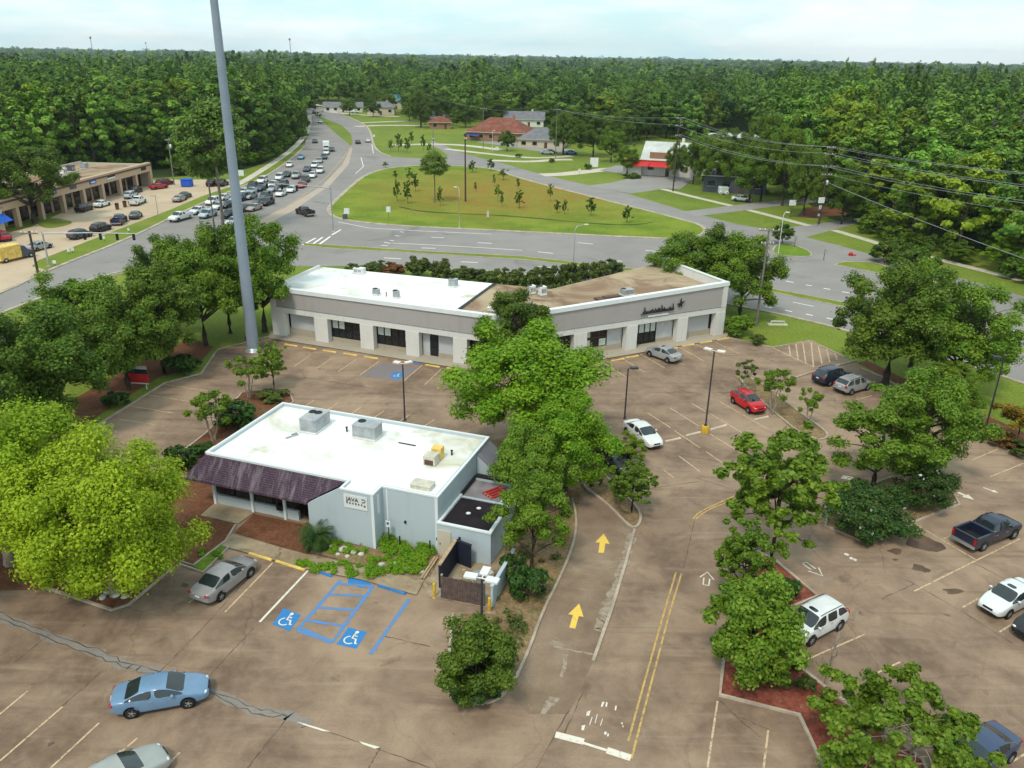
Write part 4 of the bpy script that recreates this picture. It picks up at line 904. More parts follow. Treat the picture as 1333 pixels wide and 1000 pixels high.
def along(px, n, reg, w=3):
    pts = [G(*p) for p in px]
    for i in range(len(pts) - 1):
        k = max(1, int((pts[i + 1] - pts[i]).length / n))
        for j in range(k):
            q = pts[i].lerp(pts[i + 1], (j + .5) / k); edge.append(((q.x + rng.uniform(-w, w), q.y + rng.uniform(-w, w)), reg))
for px, n_, gl in (([(205, 228), (250, 228), (310, 222), (350, 206), (388, 180), (398, 160)], 7, ('bush at the forest edge along the path beside the queueing road', 'bushes at the left forest edge')), ([(1085, 284), (1130, 288), (1150, 312), (1240, 339), (1333, 364), (1400, 384)], 4.5, ('bush at the forest edge across the highway, under the cables', 'bushes at the right forest edge')), ([(545, 163), (600, 163), (655, 158), (700, 153), (735, 171), (790, 190)], 9, ('bush at the foot of the tree belt behind the houses', 'bushes behind the houses'))):
    along(px, n_, gl, 2.2)
for q, gl in edge:
    T('edge_bush', brs.choice(['hedge', 'shrub', 'yellow']), (0, 500), 0, brs.uniform(3.0, 6.0), gl[0], 'shrub', gl[1], world=(q[0], q[1], 0), w=brs.uniform(5, 8), mat=brs.choice(['f_mid', 'f_dark', 'f_bright', 'f_dark']))
cand.sort(key=lambda c: math.hypot(*c[0]))
LAB = {'L': ('green tree in the dense forest behind the tan shops and along the queueing road', 'forest trees behind the tan shops'),
       'R': ('green tree in the forest behind the power lines on the far side of the highway', 'forest trees behind the power lines'),
       'M': ('green tree in the belt of trees behind the brown-roofed houses', 'trees behind the brown-roofed houses')}
woods = []; nb = npn = 0
quota = {'L': 128, 'R': 138, 'M': 34}
for q, reg in cand:
    d = math.hypot(*q)
    isp = rng.random() < (.07 if reg == 'L' else .10)
    hgt = {'L': rng.uniform(18, 26), 'R': rng.uniform(15, 28), 'M': rng.uniform(14, 22)}[reg]
    if reg == 'R' and q[0] > .42 * q[1] and q[1] < 230: hgt *= .86
    if isp: hgt *= 1.16
    w = (rng.uniform(9, 14) if rng.random() < .55 else rng.uniform(14, 21)) * (.55 if isp else 1)
    if not isp: w = max(w, hgt * .6)
    if quota[reg] > 0:
        quota[reg] -= 1
        lab, grp = LAB[reg]
        if isp:
            lab = lab.replace('green tree', 'narrow pine').replace(' on the far side of', ' across'); grp = grp.replace('trees', 'pines')
        key = 'woodpine%d' % rng.integers(2) if isp else 'wood%d' % (rng.choice([0, 1, 3, 3, 0, 1, 2]) if reg != 'R' else rng.choice([0, 1, 2, 4, 2, 3, 4]))
        crown, _, W, H = PROTO[key]
        o = mobj('pine_tree' if isp else 'broadleaf_tree', crown, None, lab, 'pine' if isp else 'tree', grp)
        o.location = (q[0], q[1], 0); o.rotation_euler = (0, 0, rng.random() * 6.28); o.scale = (w / W, w / W, hgt / H)
    else: woods.append((q[0], q[1], w, hgt, isp))
# rolling woods out to the horizon
d = 560.0
while d < 7000:
    st = max(10, d * .026); wd = 12.5 + d * .005
    for a in np.arange(-.80, .80, wd * .80 / d):
        aa = a + rng.uniform(-.4, .4) * wd / d; dd = d + rng.uniform(-.5, .5) * st
        q = (dd * math.sin(aa), dd * math.cos(aa))
        if any(inpoly(q, p) for p in (FL, FRT, MID)) and dd < 620: continue
        woods.append((q[0], q[1], wd * rng.uniform(.8, 1.25), rng.uniform(11, 20) * (rng.uniform(1.3, 1.75) if rng.random() < .10 else 1) + 3.5 * math.sin(q[0] / 110 + q[1] / 260), rng.random() < .1))
    d += st * (1 if d < 900 else 1.5)
def wood_chunk(n, per, size, seed, pine_):
    rg = np.random.default_rng(seed)
    C, R = clumps(rg, n, 4.9 if not pine_ else 3.2, 6.6 if not pine_ else 4.6, 9.6 if not pine_ else 12.6, .45, 4, -.75, .20, .34)
    V, F = leaves(rg, C, R, per, size, flat=.85, out=1.0, up=.5, body=1.2, rnd=.32); return V / np.array([12, 12, 17])
kinds = {(near, p): [wood_chunk(30 if near else 14, 20 if near else 9, .55 if near else 1.15, 100 + s + 10 * p + 50 * near, p) for s in range(4)] for near in (0, 1) for p in (0, 1)}
for nm, lo, hi in (('mid_woods', 0, 640), ('far_woods', 640, 99999)):
    parts = []; tone = []
    for (x, y, w, h, p) in woods:
        dd = math.hypot(x, y)
        if not (lo <= dd < hi): continue
        V = kinds[(1 if lo == 0 else 0, int(p))][rng.integers(4)]; a = rng.random() * 6.28; c, s = math.cos(a), math.sin(a)
        Q = np.empty_like(V); Q[:, 0] = (V[:, 0] * c - V[:, 1] * s) * w + x; Q[:, 1] = (V[:, 0] * s + V[:, 1] * c) * w + y; Q[:, 2] = V[:, 2] * h
        parts.append(Q); tone.append(np.full(len(Q) // 4, rng.random()))
    if parts:
        V = np.vstack(parts); F = np.arange(len(V)).reshape(-1, 4)
        me = np_mesh(nm, V, F, [M['f_woods_' + ('mid' if lo == 0 else 'far')]])
        at = me.attributes.new('tree_tone', 'FLOAT', 'FACE'); at.data.foreach_set('value', np.concatenate(tone).astype(np.float32))
        mobj(nm, me, None, {'mid_woods': 'continuous green woods behind the nearest forest trees', 'far_woods': 'far woods fading to the flat horizon'}[nm], 'woods', kind='stuff')
        print(nm, len(parts), len(F))
# ------------------------------------------------------------------ buildings
def frame(root): return root
# --- the cafe: local x along the front (0 at the right corner), y to the back
CO = Vector((-5.02, 48.72, 0)); CA = math.atan2(-.321, .947)
cafe = empty('cafe_building', CO, CA, 'flat white-roofed cafe with purple-brown shingle awning and pale blue-grey walls', 'building')
H0 = 4.5
def slab(m, x0, x1, y0, y1, z0, z1, mi=0): return m.box(((x0 + x1) / 2, (y0 + y1) / 2, (z0 + z1) / 2), (abs(x1 - x0), abs(y1 - y0), abs(z1 - z0)), mi=mi)
m = MB()
outline = [(-19.2, 0), (-9.70, 0), (-9.70, -1.30), (-4.32, -1.30), (-4.32, 0), (0, 0), (0, 10.1), (-19.2, 10.1)]
slab(m, -11.5, -9.72, .9, 1.05, 0, 2.9)                   # recessed doorway wall
slab(m, -19.2, -11.5, 0, .22, 0, .88)                     # dado below the shop windows
slab(m, -19.2, -9.70, .02, .20, 2.62, H0 - .02)
slab(m, -6.95, -4.32, -1.30, -1.08, 0, H0); slab(m, -4.54, -4.32, -1.08, .1, 0, H0)   # sign block
m.add([(-9.70, -1.30, 0), (-6.95, -1.30, 0), (-6.95, -1.30, H0), (-9.70, -1.30, 2.72), (-9.70, -1.08, 0), (-6.95, -1.08, 0), (-6.95, -1.08, H0), (-9.70, -1.08, 2.72)], [(0, 1, 2, 3), (7, 6, 5, 4), (3, 2, 6, 7), (0, 3, 7, 4)])
slab(m, -4.32, 0, 0, .25, 0, H0); slab(m, -.25, 0, .25, 10.1, 0, H0); slab(m, -19.2, -.25, 9.85, 10.1, 0, H0); slab(m, -19.2, -18.98, .22, 9.85, 0, H0)
slab(m, -9.95, -9.72, .2, 9.6, 0, 4.0)
m.build('wall', M['blue_wall'], cafe)
m = MB(); slab(m, -19.0, -.2, .1, 9.9, 4.12, 4.30); slab(m, -6.90, -4.50, -1.1, .12, 4.14, 4.306); rf = m.build('roof', M['white_roof'], cafe)
m = MB()
for x0, x1, y0, y1 in ((-19.28, -6.9, -.04, .12), (-6.98, -6.82, -1.34, -.04), (-6.82, -4.29, -1.34, -1.16), (-4.46, -4.29, -1.16, .12), (-4.29, .04, -.04, .12), (-.14, .04, .12, 10.14), (-19.28, -.14, 9.96, 10.14), (-19.28, -19.12, .12, 9.96)):
    slab(m, x0, x1, y0, y1, H0 - .10, H0 + .03)
m.build('coping', M['pale_wall'], rf)
m = MB()
for x in (-4.42, -.12): m.box((x, -1.312 if x < -1 else -.012, 2.2), (.22, .03, 4.3))
m.box((-4.305, -.65, 3.4), (.03, .3, 1.5)); m.box((-3.95, -.012, 2.2), (.12, .03, 4.2))
m.build('corner_trim', M['pale_wall'], cafe)
# shingle awning
m = MB(); zt, ze, ye = 4.40, 2.78, -1.40
m.add([(-19.25, -.05, zt), (-6.96, -.05, zt), (-9.62, -1.27, 2.92), (-9.72, ye, ze), (-20.5, ye, ze), (-19.25, -.05, ze + .1), (-9.72, -1.31, 2.70)], [(0, 4, 3, 2, 1)])
m.add([(-19.25, -.05, zt), (-19.25, 1.0, zt), (-20.5, .9, ze), (-20.5, ye, ze)], [(0, 1, 2, 3)])
m.add([(-20.5, ye, ze), (-9.72, ye, ze), (-9.72, ye, ze - .16), (-20.5, ye, ze - .16)], [(0, 3, 2, 1)])
m.add([(-20.5, ye, ze - .16), (-9.72, ye, ze - .16), (-9.72, 0, ze - .10), (-20.5, .9, ze - .10)], [(0, 1, 2, 3)])
aw = m.build('awning', M['shingle'], cafe)
MB().box((-13.1, -.10, 4.43), (12.2, .10, .16)).box((-19.30, .5, 4.43), (.1, 1.1, .16)).build('awning_trim', M['pale_wall'], aw)
for i, x in enumerate((-18.95, -15.5, -12.6)):
    MB().box((x, -.09, 1.28), (.2, .16, 2.52)).build('post', M['pale_wall'], cafe)
for x0, x1 in ((-18.9, -17.2), (-17.1, -15.5), (-15.4, -13.7), (-13.6, -11.6)):
    w = MB().box(((x0 + x1) / 2, .12, 1.82), (x1 - x0, .06, 1.56)).build('window', M['frame_dark'], cafe)
    MB().box(((x0 + x1) / 2, .075, 1.82), (x1 - x0 - .14, .04, 1.40)).build('pane', M['glass'], w)
d = MB().box((-10.6, .86, 1.1), (1.7, .07, 2.2)).build('door', M['frame_dark'], cafe)
MB().box((-11.0, .81, 1.15), (.72, .04, 1.9)).box((-10.15, .81, 1.15), (.72, .04, 1.9)).build('pane', M['glass'], d)
MB().box((-13.0, -.12, 1.0), (.5, .3, .42)).build('menu_box', M['black'], cafe)
# sign
sg = MB().box((-5.72, -1.335, 3.62), (1.86, .05, 1.06)).build('sign_board', M['white_metal'], cafe)
def text(body, size, parent, mat, loc, rot, depth_=.012, name='lettering'):
    cu = bpy.data.curves.new(name, 'FONT'); cu.body = body; cu.size = size; cu.extrude = depth_; cu.offset = size * .018
    tmp = bpy.data.objects.new('tmp', cu); COL.objects.link(tmp)
    bpy.context.view_layer.update()
    me = bpy.data.meshes.new_from_object(tmp.evaluated_get(bpy.context.evaluated_depsgraph_get())); bpy.data.objects.remove(tmp)
    me.materials.clear(); me.materials.append(mat)
    o = mobj(name, me, parent); o.location = loc; o.rotation_euler = rot; return o
text('JAVA', .44, sg, M['dark_wall'], (-6.44, -1.372, 3.66), (PI / 2, 0, 0))
m = MB()                                                     # the cup mark and the unreadable second row
m.tube([(-5.22, -1.375, 3.96), (-5.0, -1.375, 3.97), (-4.93, -1.375, 3.86), (-5.02, -1.375, 3.74), (-5.2, -1.375, 3.72)], [.035] * 5, 6)
for k in range(6): m.box((-6.38 + k * .23, -1.372, 3.50), (.10, .016, .13 + .03 * (k % 2)))
m.box((-5.0, -1.372, 3.45), (.14, .016, .14)); m.build('cup_mark', M['dark_wall'], sg)
m = MB(); m.box((-2.55, -.05, 1.95), (.14, .12, .18)); m.build('wall_lamp', M['black'], cafe)
MB().box((-.08, -.05, 1.1), (.12, .12, .2)).build('meter_box', M['black'], cafe)
# annexes on the right-hand side
m = MB(); slab(m, .02, 4.05, -.30, -.10, 0, 2.55); slab(m, 3.85, 4.05, -.10, 3.9, 0, 2.55); slab(m, .02, 3.85, 3.75, 3.9, 0, 2.55)
slab(m, .02, 3.4, 6.7, 6.9, 0, 2.6); slab(m, 3.2, 3.4, 3.9, 6.7, 0, 2.6)
m.add([(.02, 7.4, 2.6), (1.9, 7.4, 2.6), (.02, 7.4, 4.2)], [(0, 1, 2)])
m.build('annex_wall', M['blue_wall'], cafe)
m = MB(); slab(m, .03, 3.86, -.11, 3.76, 2.40, 2.46); m.build('annex_roof', M['black_roof'], cafe)
m = MB(); slab(m, .02, 4.10, -.36, -.12, 2.56, 2.68); slab(m, 3.84, 4.10, -.12, 3.95, 2.56, 2.68); slab(m, .02, .22, -.12, 3.95, 2.47, 2.66); m.build('annex_coping', M['pale_wall'], cafe)
m = MB(); slab(m, .03, 3.2, 3.92, 6.7, 2.30, 2.40); m.build('rear_annex_roof', M['grey_roof'], cafe)
m = MB(); slab(m, .03, .2, 3.95, 7.0, 2.42, 2.66); slab(m, .2, 3.4, 6.7, 6.92, 2.61, 2.72); m.build('rear_coping', M['black'], cafe)
m = MB(); m.add([(.02, 7.4, 4.25), (.02, 10.1, 4.25), (2.1, 10.1, 2.55), (2.1, 7.4, 2.55), (.02, 7.4, 4.15), (2.1, 7.4, 2.43)], [(0, 3, 2, 1), (0, 4, 5, 3)]); m.build('lean_to_roof', M['house_roof_grey'], cafe)
d = MB().box((.62, -.33, 1.05), (.95, .07, 2.1)).build('back_door', M['cream_wall'], cafe); MB().box((.28, -.38, 1.0), (.05, .05, .14)).build('handle', M['black'], d)
MB().box((1.75, -.34, 1.75), (.14, .1, .18)).build('wall_lamp', M['black'], cafe)
def on_cafe(x, y, z): return Matrix.Translation(CO) @ Matrix.Rotation(CA, 4, 'Z') @ Vector((x, y, z))
# roof plant
def roof_unit(loc, rz, d, label, mat='unit', fans=2, cap=False):
    u = empty('rooftop_unit', loc, rz, label, 'air conditioner', None)
    MB().box((0, 0, .10), (d[0] + .1, d[1] + .1, .14)).build('curb', M['white_metal'], u)
    m = MB(); m.box((0, 0, .17 + d[2] / 2), d); m.box((0, 0, .20 + d[2]), (d[0] + .06, d[1] + .06, .06)); m.build('casing', M[mat], u, bevel=.02)
    for k in range(fans):
        x = d[0] * (-.28 + .36 * k); f = MB().lathe([(.0, .0), (.26, 0), (.32, .03), (.34, .0)], c=(x, d[1] * .18, .232 + d[2]), n=14).build('fan_guard', M['black'], u)
    for s in (-1, 1): MB().box((s * d[0] * .22, -d[1] / 2 - .012, .17 + d[2] * .5), (d[0] * .36, .02, d[2] * .6)).build('side_panel', M['steel'], u)
    return u
roof_unit(on_cafe(-14.05, 7.0, 4.30), CA, (1.45, 2.3, 1.0), 'twin-fan grey air conditioner on the left half of the white cafe roof')
roof_unit(on_cafe(-9.3, 7.1, 4.30), CA, (2.0, 1.35, .95), 'single-fan grey air conditioner on the right half of the white cafe roof', fans=1)
u = empty('exhaust_fan', on_cafe(-2.6, 4.7, 4.30), CA, 'rust-stained beige exhaust housing near the right edge of the cafe roof', 'exhaust fan')
MB().box((0, 0, .4), (.95, .95, .8)).build('casing', M['beige_unit'], u, bevel=.02); MB().box((.1, .95, .5), (.8, .7, .95)).build('hood', M['stop_yellow'], u, bevel=.02); MB().box((0, -.49, .3), (.7, .04, .4)).build('grille', M['frame_brown'], u)
u = empty('roof_hatch', on_cafe(-1.7, 1.2, 4.30), CA, 'low pale roof hatch at the front right corner of the cafe roof', 'roof hatch'); MB().box((0, 0, .14), (1.5, .9, .28)).build('curb', M['beige_unit'], u); MB().box((0, 0, .33), (1.6, 1.0, .1)).build('lid', M['beige_unit'], u, bevel=.02)
for i, (x, y) in enumerate(((-15.6, 8.6), (-11.3, 7.3), (-1.7, 6.5))):
    o = MB().lathe([(.0, .42), (.11, .42), (.11, .38), (.07, .36), (.07, 0)], n=10).build('vent_pipe', M['black'], None, 'short black vent pipe on the cafe roof, %s' % ['behind the twin-fan unit', 'between the two grey units', 'beside the beige exhaust housing'][i], 'vent pipe', 'vent pipes on the cafe roof'); o.location = on_cafe(x, y, 4.30)
o = MB().box((0, 0, .04), (1.1, .16, .08)).box((.35, .3, .04), (.5, .12, .06)).build('roof_scrap', M['steel'], None, 'loose metal strip lying on the cafe roof left of the twin-fan unit', 'metal strip'); o.location = on_cafe(-14.9, 4.9, 4.31); o.rotation_euler.z = .75
o = MB().box((0, 0, .04), (1.5, .07, .07)).build('roof_scrap', M['black'], None, 'thin dark bar lying on the cafe roof right of the single-fan unit', 'metal strip'); o.location = on_cafe(-5.7, 6.9, 4.31); o.rotation_euler.z = -.35
p = empty('pallet', on_cafe(2.35, 5.3, 2.41), CA + 1.0, 'red timber pallet lying on the grey annex roof', 'pallet')
for k in range(4): MB().box((0, -.5 + k * .33, .1), (1.7, .14, .05)).build('slat', M['red'], p)
for k in (-.7, .7): MB().box((k, 0, .04), (.1, 1.2, .08)).build('bearer', M['wood'], p)
for i, (x, y) in enumerate(((1.6, 1.7), (2.05, 2.6))):
    o = MB().sphere((0, 0, .1), (.2, .14, .1), 8, 5).build('roof_vent', M['white_metal'], None, 'small white vent on the black annex roof, %s' % ['nearer the front', 'farther from the front'][i], 'vent'); o.location = on_cafe(x, y, 2.46)

# --- fenced enclosure
def P2(x, y, z=0): return G(x, y, z)
def wall_between(a, b, h, t, mat, name, label, cat, boards=0, z0=0, cap=None):
    a, b = Vector((a[0], a[1], 0)), Vector((b[0], b[1], 0)); L = (b - a).length; rz = math.atan2(b.y - a.y, b.x - a.x)
    root = empty(name, ((a.x + b.x) / 2, (a.y + b.y) / 2, z0), rz, label, cat)
    m = MB()
    if boards:
        n = int(L / .16)
        for k in range(n): m.box((-L / 2 + (k + .5) * L / n, random.uniform(-.008, .008), h / 2 + random.uniform(-.04, .03)), (L / n - .012, t, h))
        m.build('board_panel', mat, root)
        for z in (.3, h - .3): MB().box((0, t * 1.2, z), (L, t * 1.2, .09)).build('rail', mat, root)
        for x in (-L / 2 + .06, L / 2 - .06): MB().box((x, t * 1.6, h / 2 + .05), (.12, .12, h + .1)).build('post', M['steel'], root)
    else:
        m.box((0, 0, h / 2), (L, t, h)); m.build('panel', mat, root)
        MB().box((0, 0, h + .04), (L + .06, t + .08, .08)).build('cap', cap or mat, root)
    return root
fa, fb = G(574, 779), G(631, 790)
wall_between(fa, fb, 1.75, .05, M['fence_wood'], 'board_fence', 'weathered brown board fence closing the front of the enclosure', 'fence', 1)
fl = on_cafe(.35, -.75, 0)
ea, eb, ec = G(572, 735, 1.9), G(593, 703, 1.9), G(613, 710, 1.9)
wall_between((ea.x, ea.y), (eb.x, eb.y), 1.85, .16, M['navy'], 'enclosure_wall', 'dark inside wall on the left of the fenced enclosure, with a timber top', 'wall', cap=M['wood'])
wb = on_cafe(3.95, -.6, 0); wc = on_cafe(1.55, -.95, 0)
wall_between((eb.x + .1, eb.y), (ec.x, ec.y), 1.85, .1, M['navy'], 'enclosure_screen', 'black board screen at the back of the fenced enclosure, by the pale back door', 'screen')
we = G(648, 792); wall_between((fb.x + .45, fb.y - .05), (we.x + 1.0, we.y + 4.3), 1.6, .16, M['blue_wall'], 'enclosure_wall', 'pale grey side wall on the right of the fenced enclosure', 'wall', cap=M['blue_wall'])
for i, (x, y) in enumerate(((565.5, 778), (637, 797))):
    b = empty('bollard', G(x, y), 0, 'yellow steel bollard at the %s corner of the board fence' % ['left', 'right'][i], 'bollard'); MB().lathe([(.10, 0), (.10, 1.05), (.085, 1.12), (0, 1.15)], n=12).build('post', M['yellow'], b); MB().lathe([(.15, 0), (.15, .04), (.1, .05)], n=12).build('foot', M['kerb'], b)
o = MB().box((0, 0, .06), (2.6, .12, .1)).box((0, .2, .05), (2.6, .14, .08)).build('lumber', M['wood'], None, 'two long boards lying beside the enclosure on the weedy bed', 'lumber'); o.location = G(561, 740, .1); o.rotation_euler.z = heading((553, 752), (570, 726))
for i, (x, y, w, h, mt, lb) in enumerate(((604, 763, .5, 1.3, 'wood', 'tan upright board leaning inside the fenced enclosure'), (622, 757, .6, .7, 'steel', 'grey crate inside the fenced enclosure'), (634, 752, .7, .5, 'rock', 'pale sack on the ground inside the fenced enclosure'))):
    o = MB().box((0, 0, h / 2), (w * .5 if i == 0 else w, .12 if i == 0 else w, h)).box((0, 0, h + .02), (w * .52, .13, .04)).build(['board', 'crate', 'sack'][i], M[mt], None, lb, ['board', 'crate', 'sack'][i], bevel=.03); o.location = G(x, y, .05); o.rotation_euler.z = .3 * i

# --- the long white shop building
A, B, C = G(356, 436), G(657, 483), G(941, 436)
shop = empty('shop_building', (B.x, B.y, 0), 0, 'long white shop building bent in the middle, with greige upper band and recessed bays', 'building')
BL, BB, BR = Vector((-26.2, 107.6, 0)), Vector((4.7, 98.4, 0)), Vector((20.0, 112.6, 0))
loc = lambda p: Vector((p.x - B.x, p.y - B.y, 0))
HR, HP = 5.7, 6.4
def wing(a, b, ba, bb, bays, openings, HPa, HPb, nm):
    "a facade from a to b (left to right), local to the building"
    u = (b - a); L = u.length; u.normalize(); n = Vector((u.y, -u.x, 0)); rz = math.atan2(u.y, u.x)   # n points to the camera side
    R = Matrix.Rotation(rz, 3, 'Z')
    def bx(m, x0, x1, y0, y1, z0, z1, mi=0):
        c = a + u * ((x0 + x1) / 2) - n * ((y0 + y1) / 2); m.box((c.x, c.y, (z0 + z1) / 2), (x1 - x0, y1 - y0, z1 - z0), rz, mi)
    def skew(m, x0, x1, y0, y1, z0a, z1a, z0b, z1b, mi=0):
        vs = []
        for (x, zz0, zz1) in ((x0, z0a, z1a), (x1, z0b, z1b)):
            for y in (y0, y1):
                p = a + u * x - n * y
                vs += [(p.x, p.y, zz0), (p.x, p.y, zz1)]
        m.add(vs, [(0, 1, 3, 2), (4, 6, 7, 5), (0, 4, 5, 1), (2, 3, 7, 6), (0, 2, 6, 4), (1, 5, 7, 3)], mi)
    pier = MB(); x = 0; edges = []
    for x0, x1 in bays: edges.append((x, x0)); x = x1
    edges.append((x, L))
    for x0, x1 in edges: bx(pier, x0, x1, 0, .8, .1, 3.1)
    bx(pier, 0, L, .04, .8, 3.1, 3.75)
    for x0, x1 in ((0, .75), (L - .75, L)):
        if (nm == 'left' and x0 == 0) or (nm == 'right' and x0 > 0): bx(pier, x0, x1, .003, .5, 3.75, HPa if x0 == 0 else HPb)
    pier.build('pier_wall', M['white_wall'], shop)
    band = MB(); skew(band, .75 if nm == 'left' else 0, L - (.75 if nm == 'right' else 0), .10, .5, 3.76, HPa - .5, 3.76, HPb - .5); band.build('upper_band', M['greige'], shop)
    cap = MB(); skew(cap, -.1, L + .1, -.06, .56, HPa - .49, HPa, HPb - .49, HPb); cap.build('coping', M['cap'], shop)
    tr = MB(); bx(tr, .75, L, .02, .12, 3.752, 3.86); tr.build('band_trim', M['steel'], shop)
    back = MB(); bx(back, .3, L - .3, 2.2, 2.4, .1, 5.2); back.build('bay_back', M['white_wall'], shop)
    sf = MB(); bx(sf, .3, L - .3, .8, 2.2, 3.2, 3.3); sf.build('soffit', M['panel'], shop)
    fl = MB(); bx(fl, .2, L - .2, .3, 2.2, .02, .105); fl.build('bay_floor', M['low_wall'], shop)
    for (x0, x1), items in zip(bays, openings):
        w = x1 - x0
        for it in items:
            k, f0, f1, z0, z1 = it[:5]; q0, q1 = x0 + w * f0 + .02, x0 + w * f1 - .02; dy = .95
            if k in ('panel', 'shutter', 'low_wall'):
                m = MB(); bx(m, q0, q1, dy - (.1 if k == 'low_wall' else 0), dy + .16, z0, z1); m.build({'panel': 'infill_panel', 'shutter': 'shutter', 'low_wall': 'low_wall'}[k], M[k], shop)
            elif k in ('window', 'bwindow', 'pwindow'):
                fm = M['frame_brown'] if k == 'bwindow' else M['frame_dark']
                m = MB(); bx(m, q0, q1, dy + .05, dy + .15, z0, z1); wn = m.build('window', M['glass'], shop)
                m = MB(); nn = it[5]
                for j in range(nn + 1): xx = q0 + (q1 - q0) * j / nn; bx(m, xx - .05, xx + .05, dy - .02, dy + .045, z0, z1)
                for zz in ((z0, z1, (z0 + z1) / 2) if k == 'bwindow' else (z0, z1, z0 + (z1 - z0) * .42)):
                    for j in range(nn):
                        xa, xb = q0 + (q1 - q0) * j / nn + .05, q0 + (q1 - q0) * (j + 1) / nn - .05; bx(m, xa, xb, dy - .02, dy + .045, zz - .04, zz + .04)
                m.build('frame', fm, wn)
                for j in it[6]:
                    m = MB(); xa, xb = q0 + (q1 - q0) * j / nn + .09, q0 + (q1 - q0) * (j + 1) / nn - .09; zl = z0 + (z1 - z0) * (.47 if k != 'bwindow' else .55); bx(m, xa, xb, dy + .01, dy + .046, zl, z1 - .08); m.build('poster', M['poster'], wn)
                if k == 'bwindow':
                    for j in (0, 2): m = MB(); xa, xb = q0 + (q1 - q0) * j / nn + .09, q0 + (q1 - q0) * (j + 1) / nn - .09; bx(m, xa, xb, dy + .01, dy + .046, z0 + .1, z0 + (z1 - z0) * .4); m.build('poster', M['poster'], wn)
            elif k == 'door':
                m = MB(); bx(m, q0, q1, dy, dy + .1, z0, z1); dd = m.build('door', M['frame_dark'], shop)
                m = MB(); bx(m, q0 + .15, q1 - .15, dy - .02, dy - .003, z0 + .2, z1 - .15); m.build('pane', M['glass'], dd)
    return bx, u, n, L
def frac(a, b, px):
    "distance along a-b of the point seen at image point px"
    p = G(*px); u = (b - a).normalized(); return (p - a).dot(u)
la = lambda x: frac(A, B, (x, 436 + .156 * (x - 356)))
lb = lambda x: frac(B, C, (x, 483 - .1655 * (x - 657)))
bL = [(la(373), la(411)), (la(428), la(470)), (la(487), la(529)), (la(546), la(590)), (la(608), la(645))]
oL = [[('low_wall', 0, 1, .1, .95), ('shutter', .03, 1, .95, 3.1), ('door', 0, .03, .95, 3.1)], [('low_wall', 0, 1, .1, .6), ('window', 0, .62, .6, 3.1, 3, (0, 1)), ('door', .63, 1, .6, 3.05)], [('low_wall', 0, 1, .1, .6), ('window', 0, .65, .6, 3.1, 3, (0, 1)), ('panel', .86, 1, 1.4, 3.1), ('door', .66, .85, .6, 3.05)],
      [('panel', 0, .22, .1, 3.1), ('door', .23, .46, .1, 3.1), ('shutter', .47, 1, .6, 3.1), ('low_wall', .47, 1, .1, .6)], [('low_wall', 0, 1, .1, .6), ('window', 0, 1, .6, 3.1, 3, ())]]
bR = [(lb(672), lb(712)), (lb(719), lb(746)), (lb(763), lb(814)), (lb(828), lb(880)), (lb(893), lb(929))]
oR = [[('low_wall', 0, 1, .1, .6), ('window', 0, 1, .6, 3.1, 3, ())], [('low_wall', 0, 1, .1, .6), ('bwindow', 0, 1, .6, 3.1, 2, ())], [('low_wall', 0, 1, .1, .75), ('bwindow', 0, .6, .75, 3.1, 3, (0,)), ('panel', .61, 1, .75, 3.1)], [('low_wall', .58, 1, .1, .6), ('window', 0, .57, .35, 3.1, 4, (0, 1, 2, 3)), ('panel', .58, 1, .6, 3.1)], [('low_wall', 0, 1, .1, .8), ('shutter', .02, .94, .8, 3.1), ('door', .945, 1, .8, 3.1)]]
wing(loc(A), loc(B), loc(BL), loc(BB), bL, oL, 6.25, 6.35, 'left')
bx, ur, nr, LR = wing(loc(B), loc(C), loc(BB), loc(BR), bR, oR, 6.35, 7.0, 'right')
# roof decks, rear and end walls
def off(p, q, d): v = (q - p).normalized(); return p + v * d
a_, b_, c_, bl, bb, br = [loc(p) for p in (A, B, C, BL, BB, BR)]
split_f = loc(G(605, 399, HR)); split_b = loc(G(642, 371, HR))
ins = lambda p, q, d=.5: p + (q - p).normalized() * d
uL = (b_ - a_).normalized(); nL = Vector((-uL.y, uL.x, 0)); nR2 = Vector((-ur.y, ur.x, 0))
sf = a_ + uL * ((split_f - a_).dot(uL)) + nL * .5; 
sb_t = (split_b - bl).dot((bb - bl).normalized()); sb = bl + (bb - bl).normalized() * sb_t
MB().prism([tuple(a_ + nL * .5)[:2], tuple(sf)[:2], tuple(sb)[:2], tuple(bl)[:2]], 5.25, HR).build('white_roof', M['white_roof'], shop)
MB().prism([tuple(sf)[:2], tuple(b_ + (nL + nR2) * .27)[:2], tuple(c_ + nR2 * .5)[:2], tuple(br)[:2], tuple(bb)[:2], tuple(sb)[:2]], 5.25, HR - .02).build('tan_roof', M['tan_roof'], shop)
m = MB(); m.ribbon([sf, sb], .45, HR + .06); m.build('roof_seam', M['black'], shop)
m = MB()
for p, q, h in ((bl, bb, HR - .02), (bb, br, HR - .04)):
    d = (q - p); m.box(((p.x + q.x) / 2, (p.y + q.y) / 2, 2.6), (d.length - .3, .24, 5.2), math.atan2(d.y, d.x))
m.build('rear_wall', M['white_wall'], shop)
m = MB()
d = bl - a_; m.box(((a_ + bl) / 2)[:2] + (3.0,) if False else ((a_.x + bl.x) / 2, (a_.y + bl.y) / 2, 3.05), (d.length - 1.0, .24, 6.1), math.atan2(d.y, d.x))
m.build('end_wall', M['white_wall'], shop); m = MB()
d = br - c_; m.box(((c_.x + br.x) / 2, (c_.y + br.y) / 2, 3.4), (d.length - 1.0, .26, 6.8), math.atan2(d.y, d.x))
m.build('end_wall', M['white_wall'], shop)
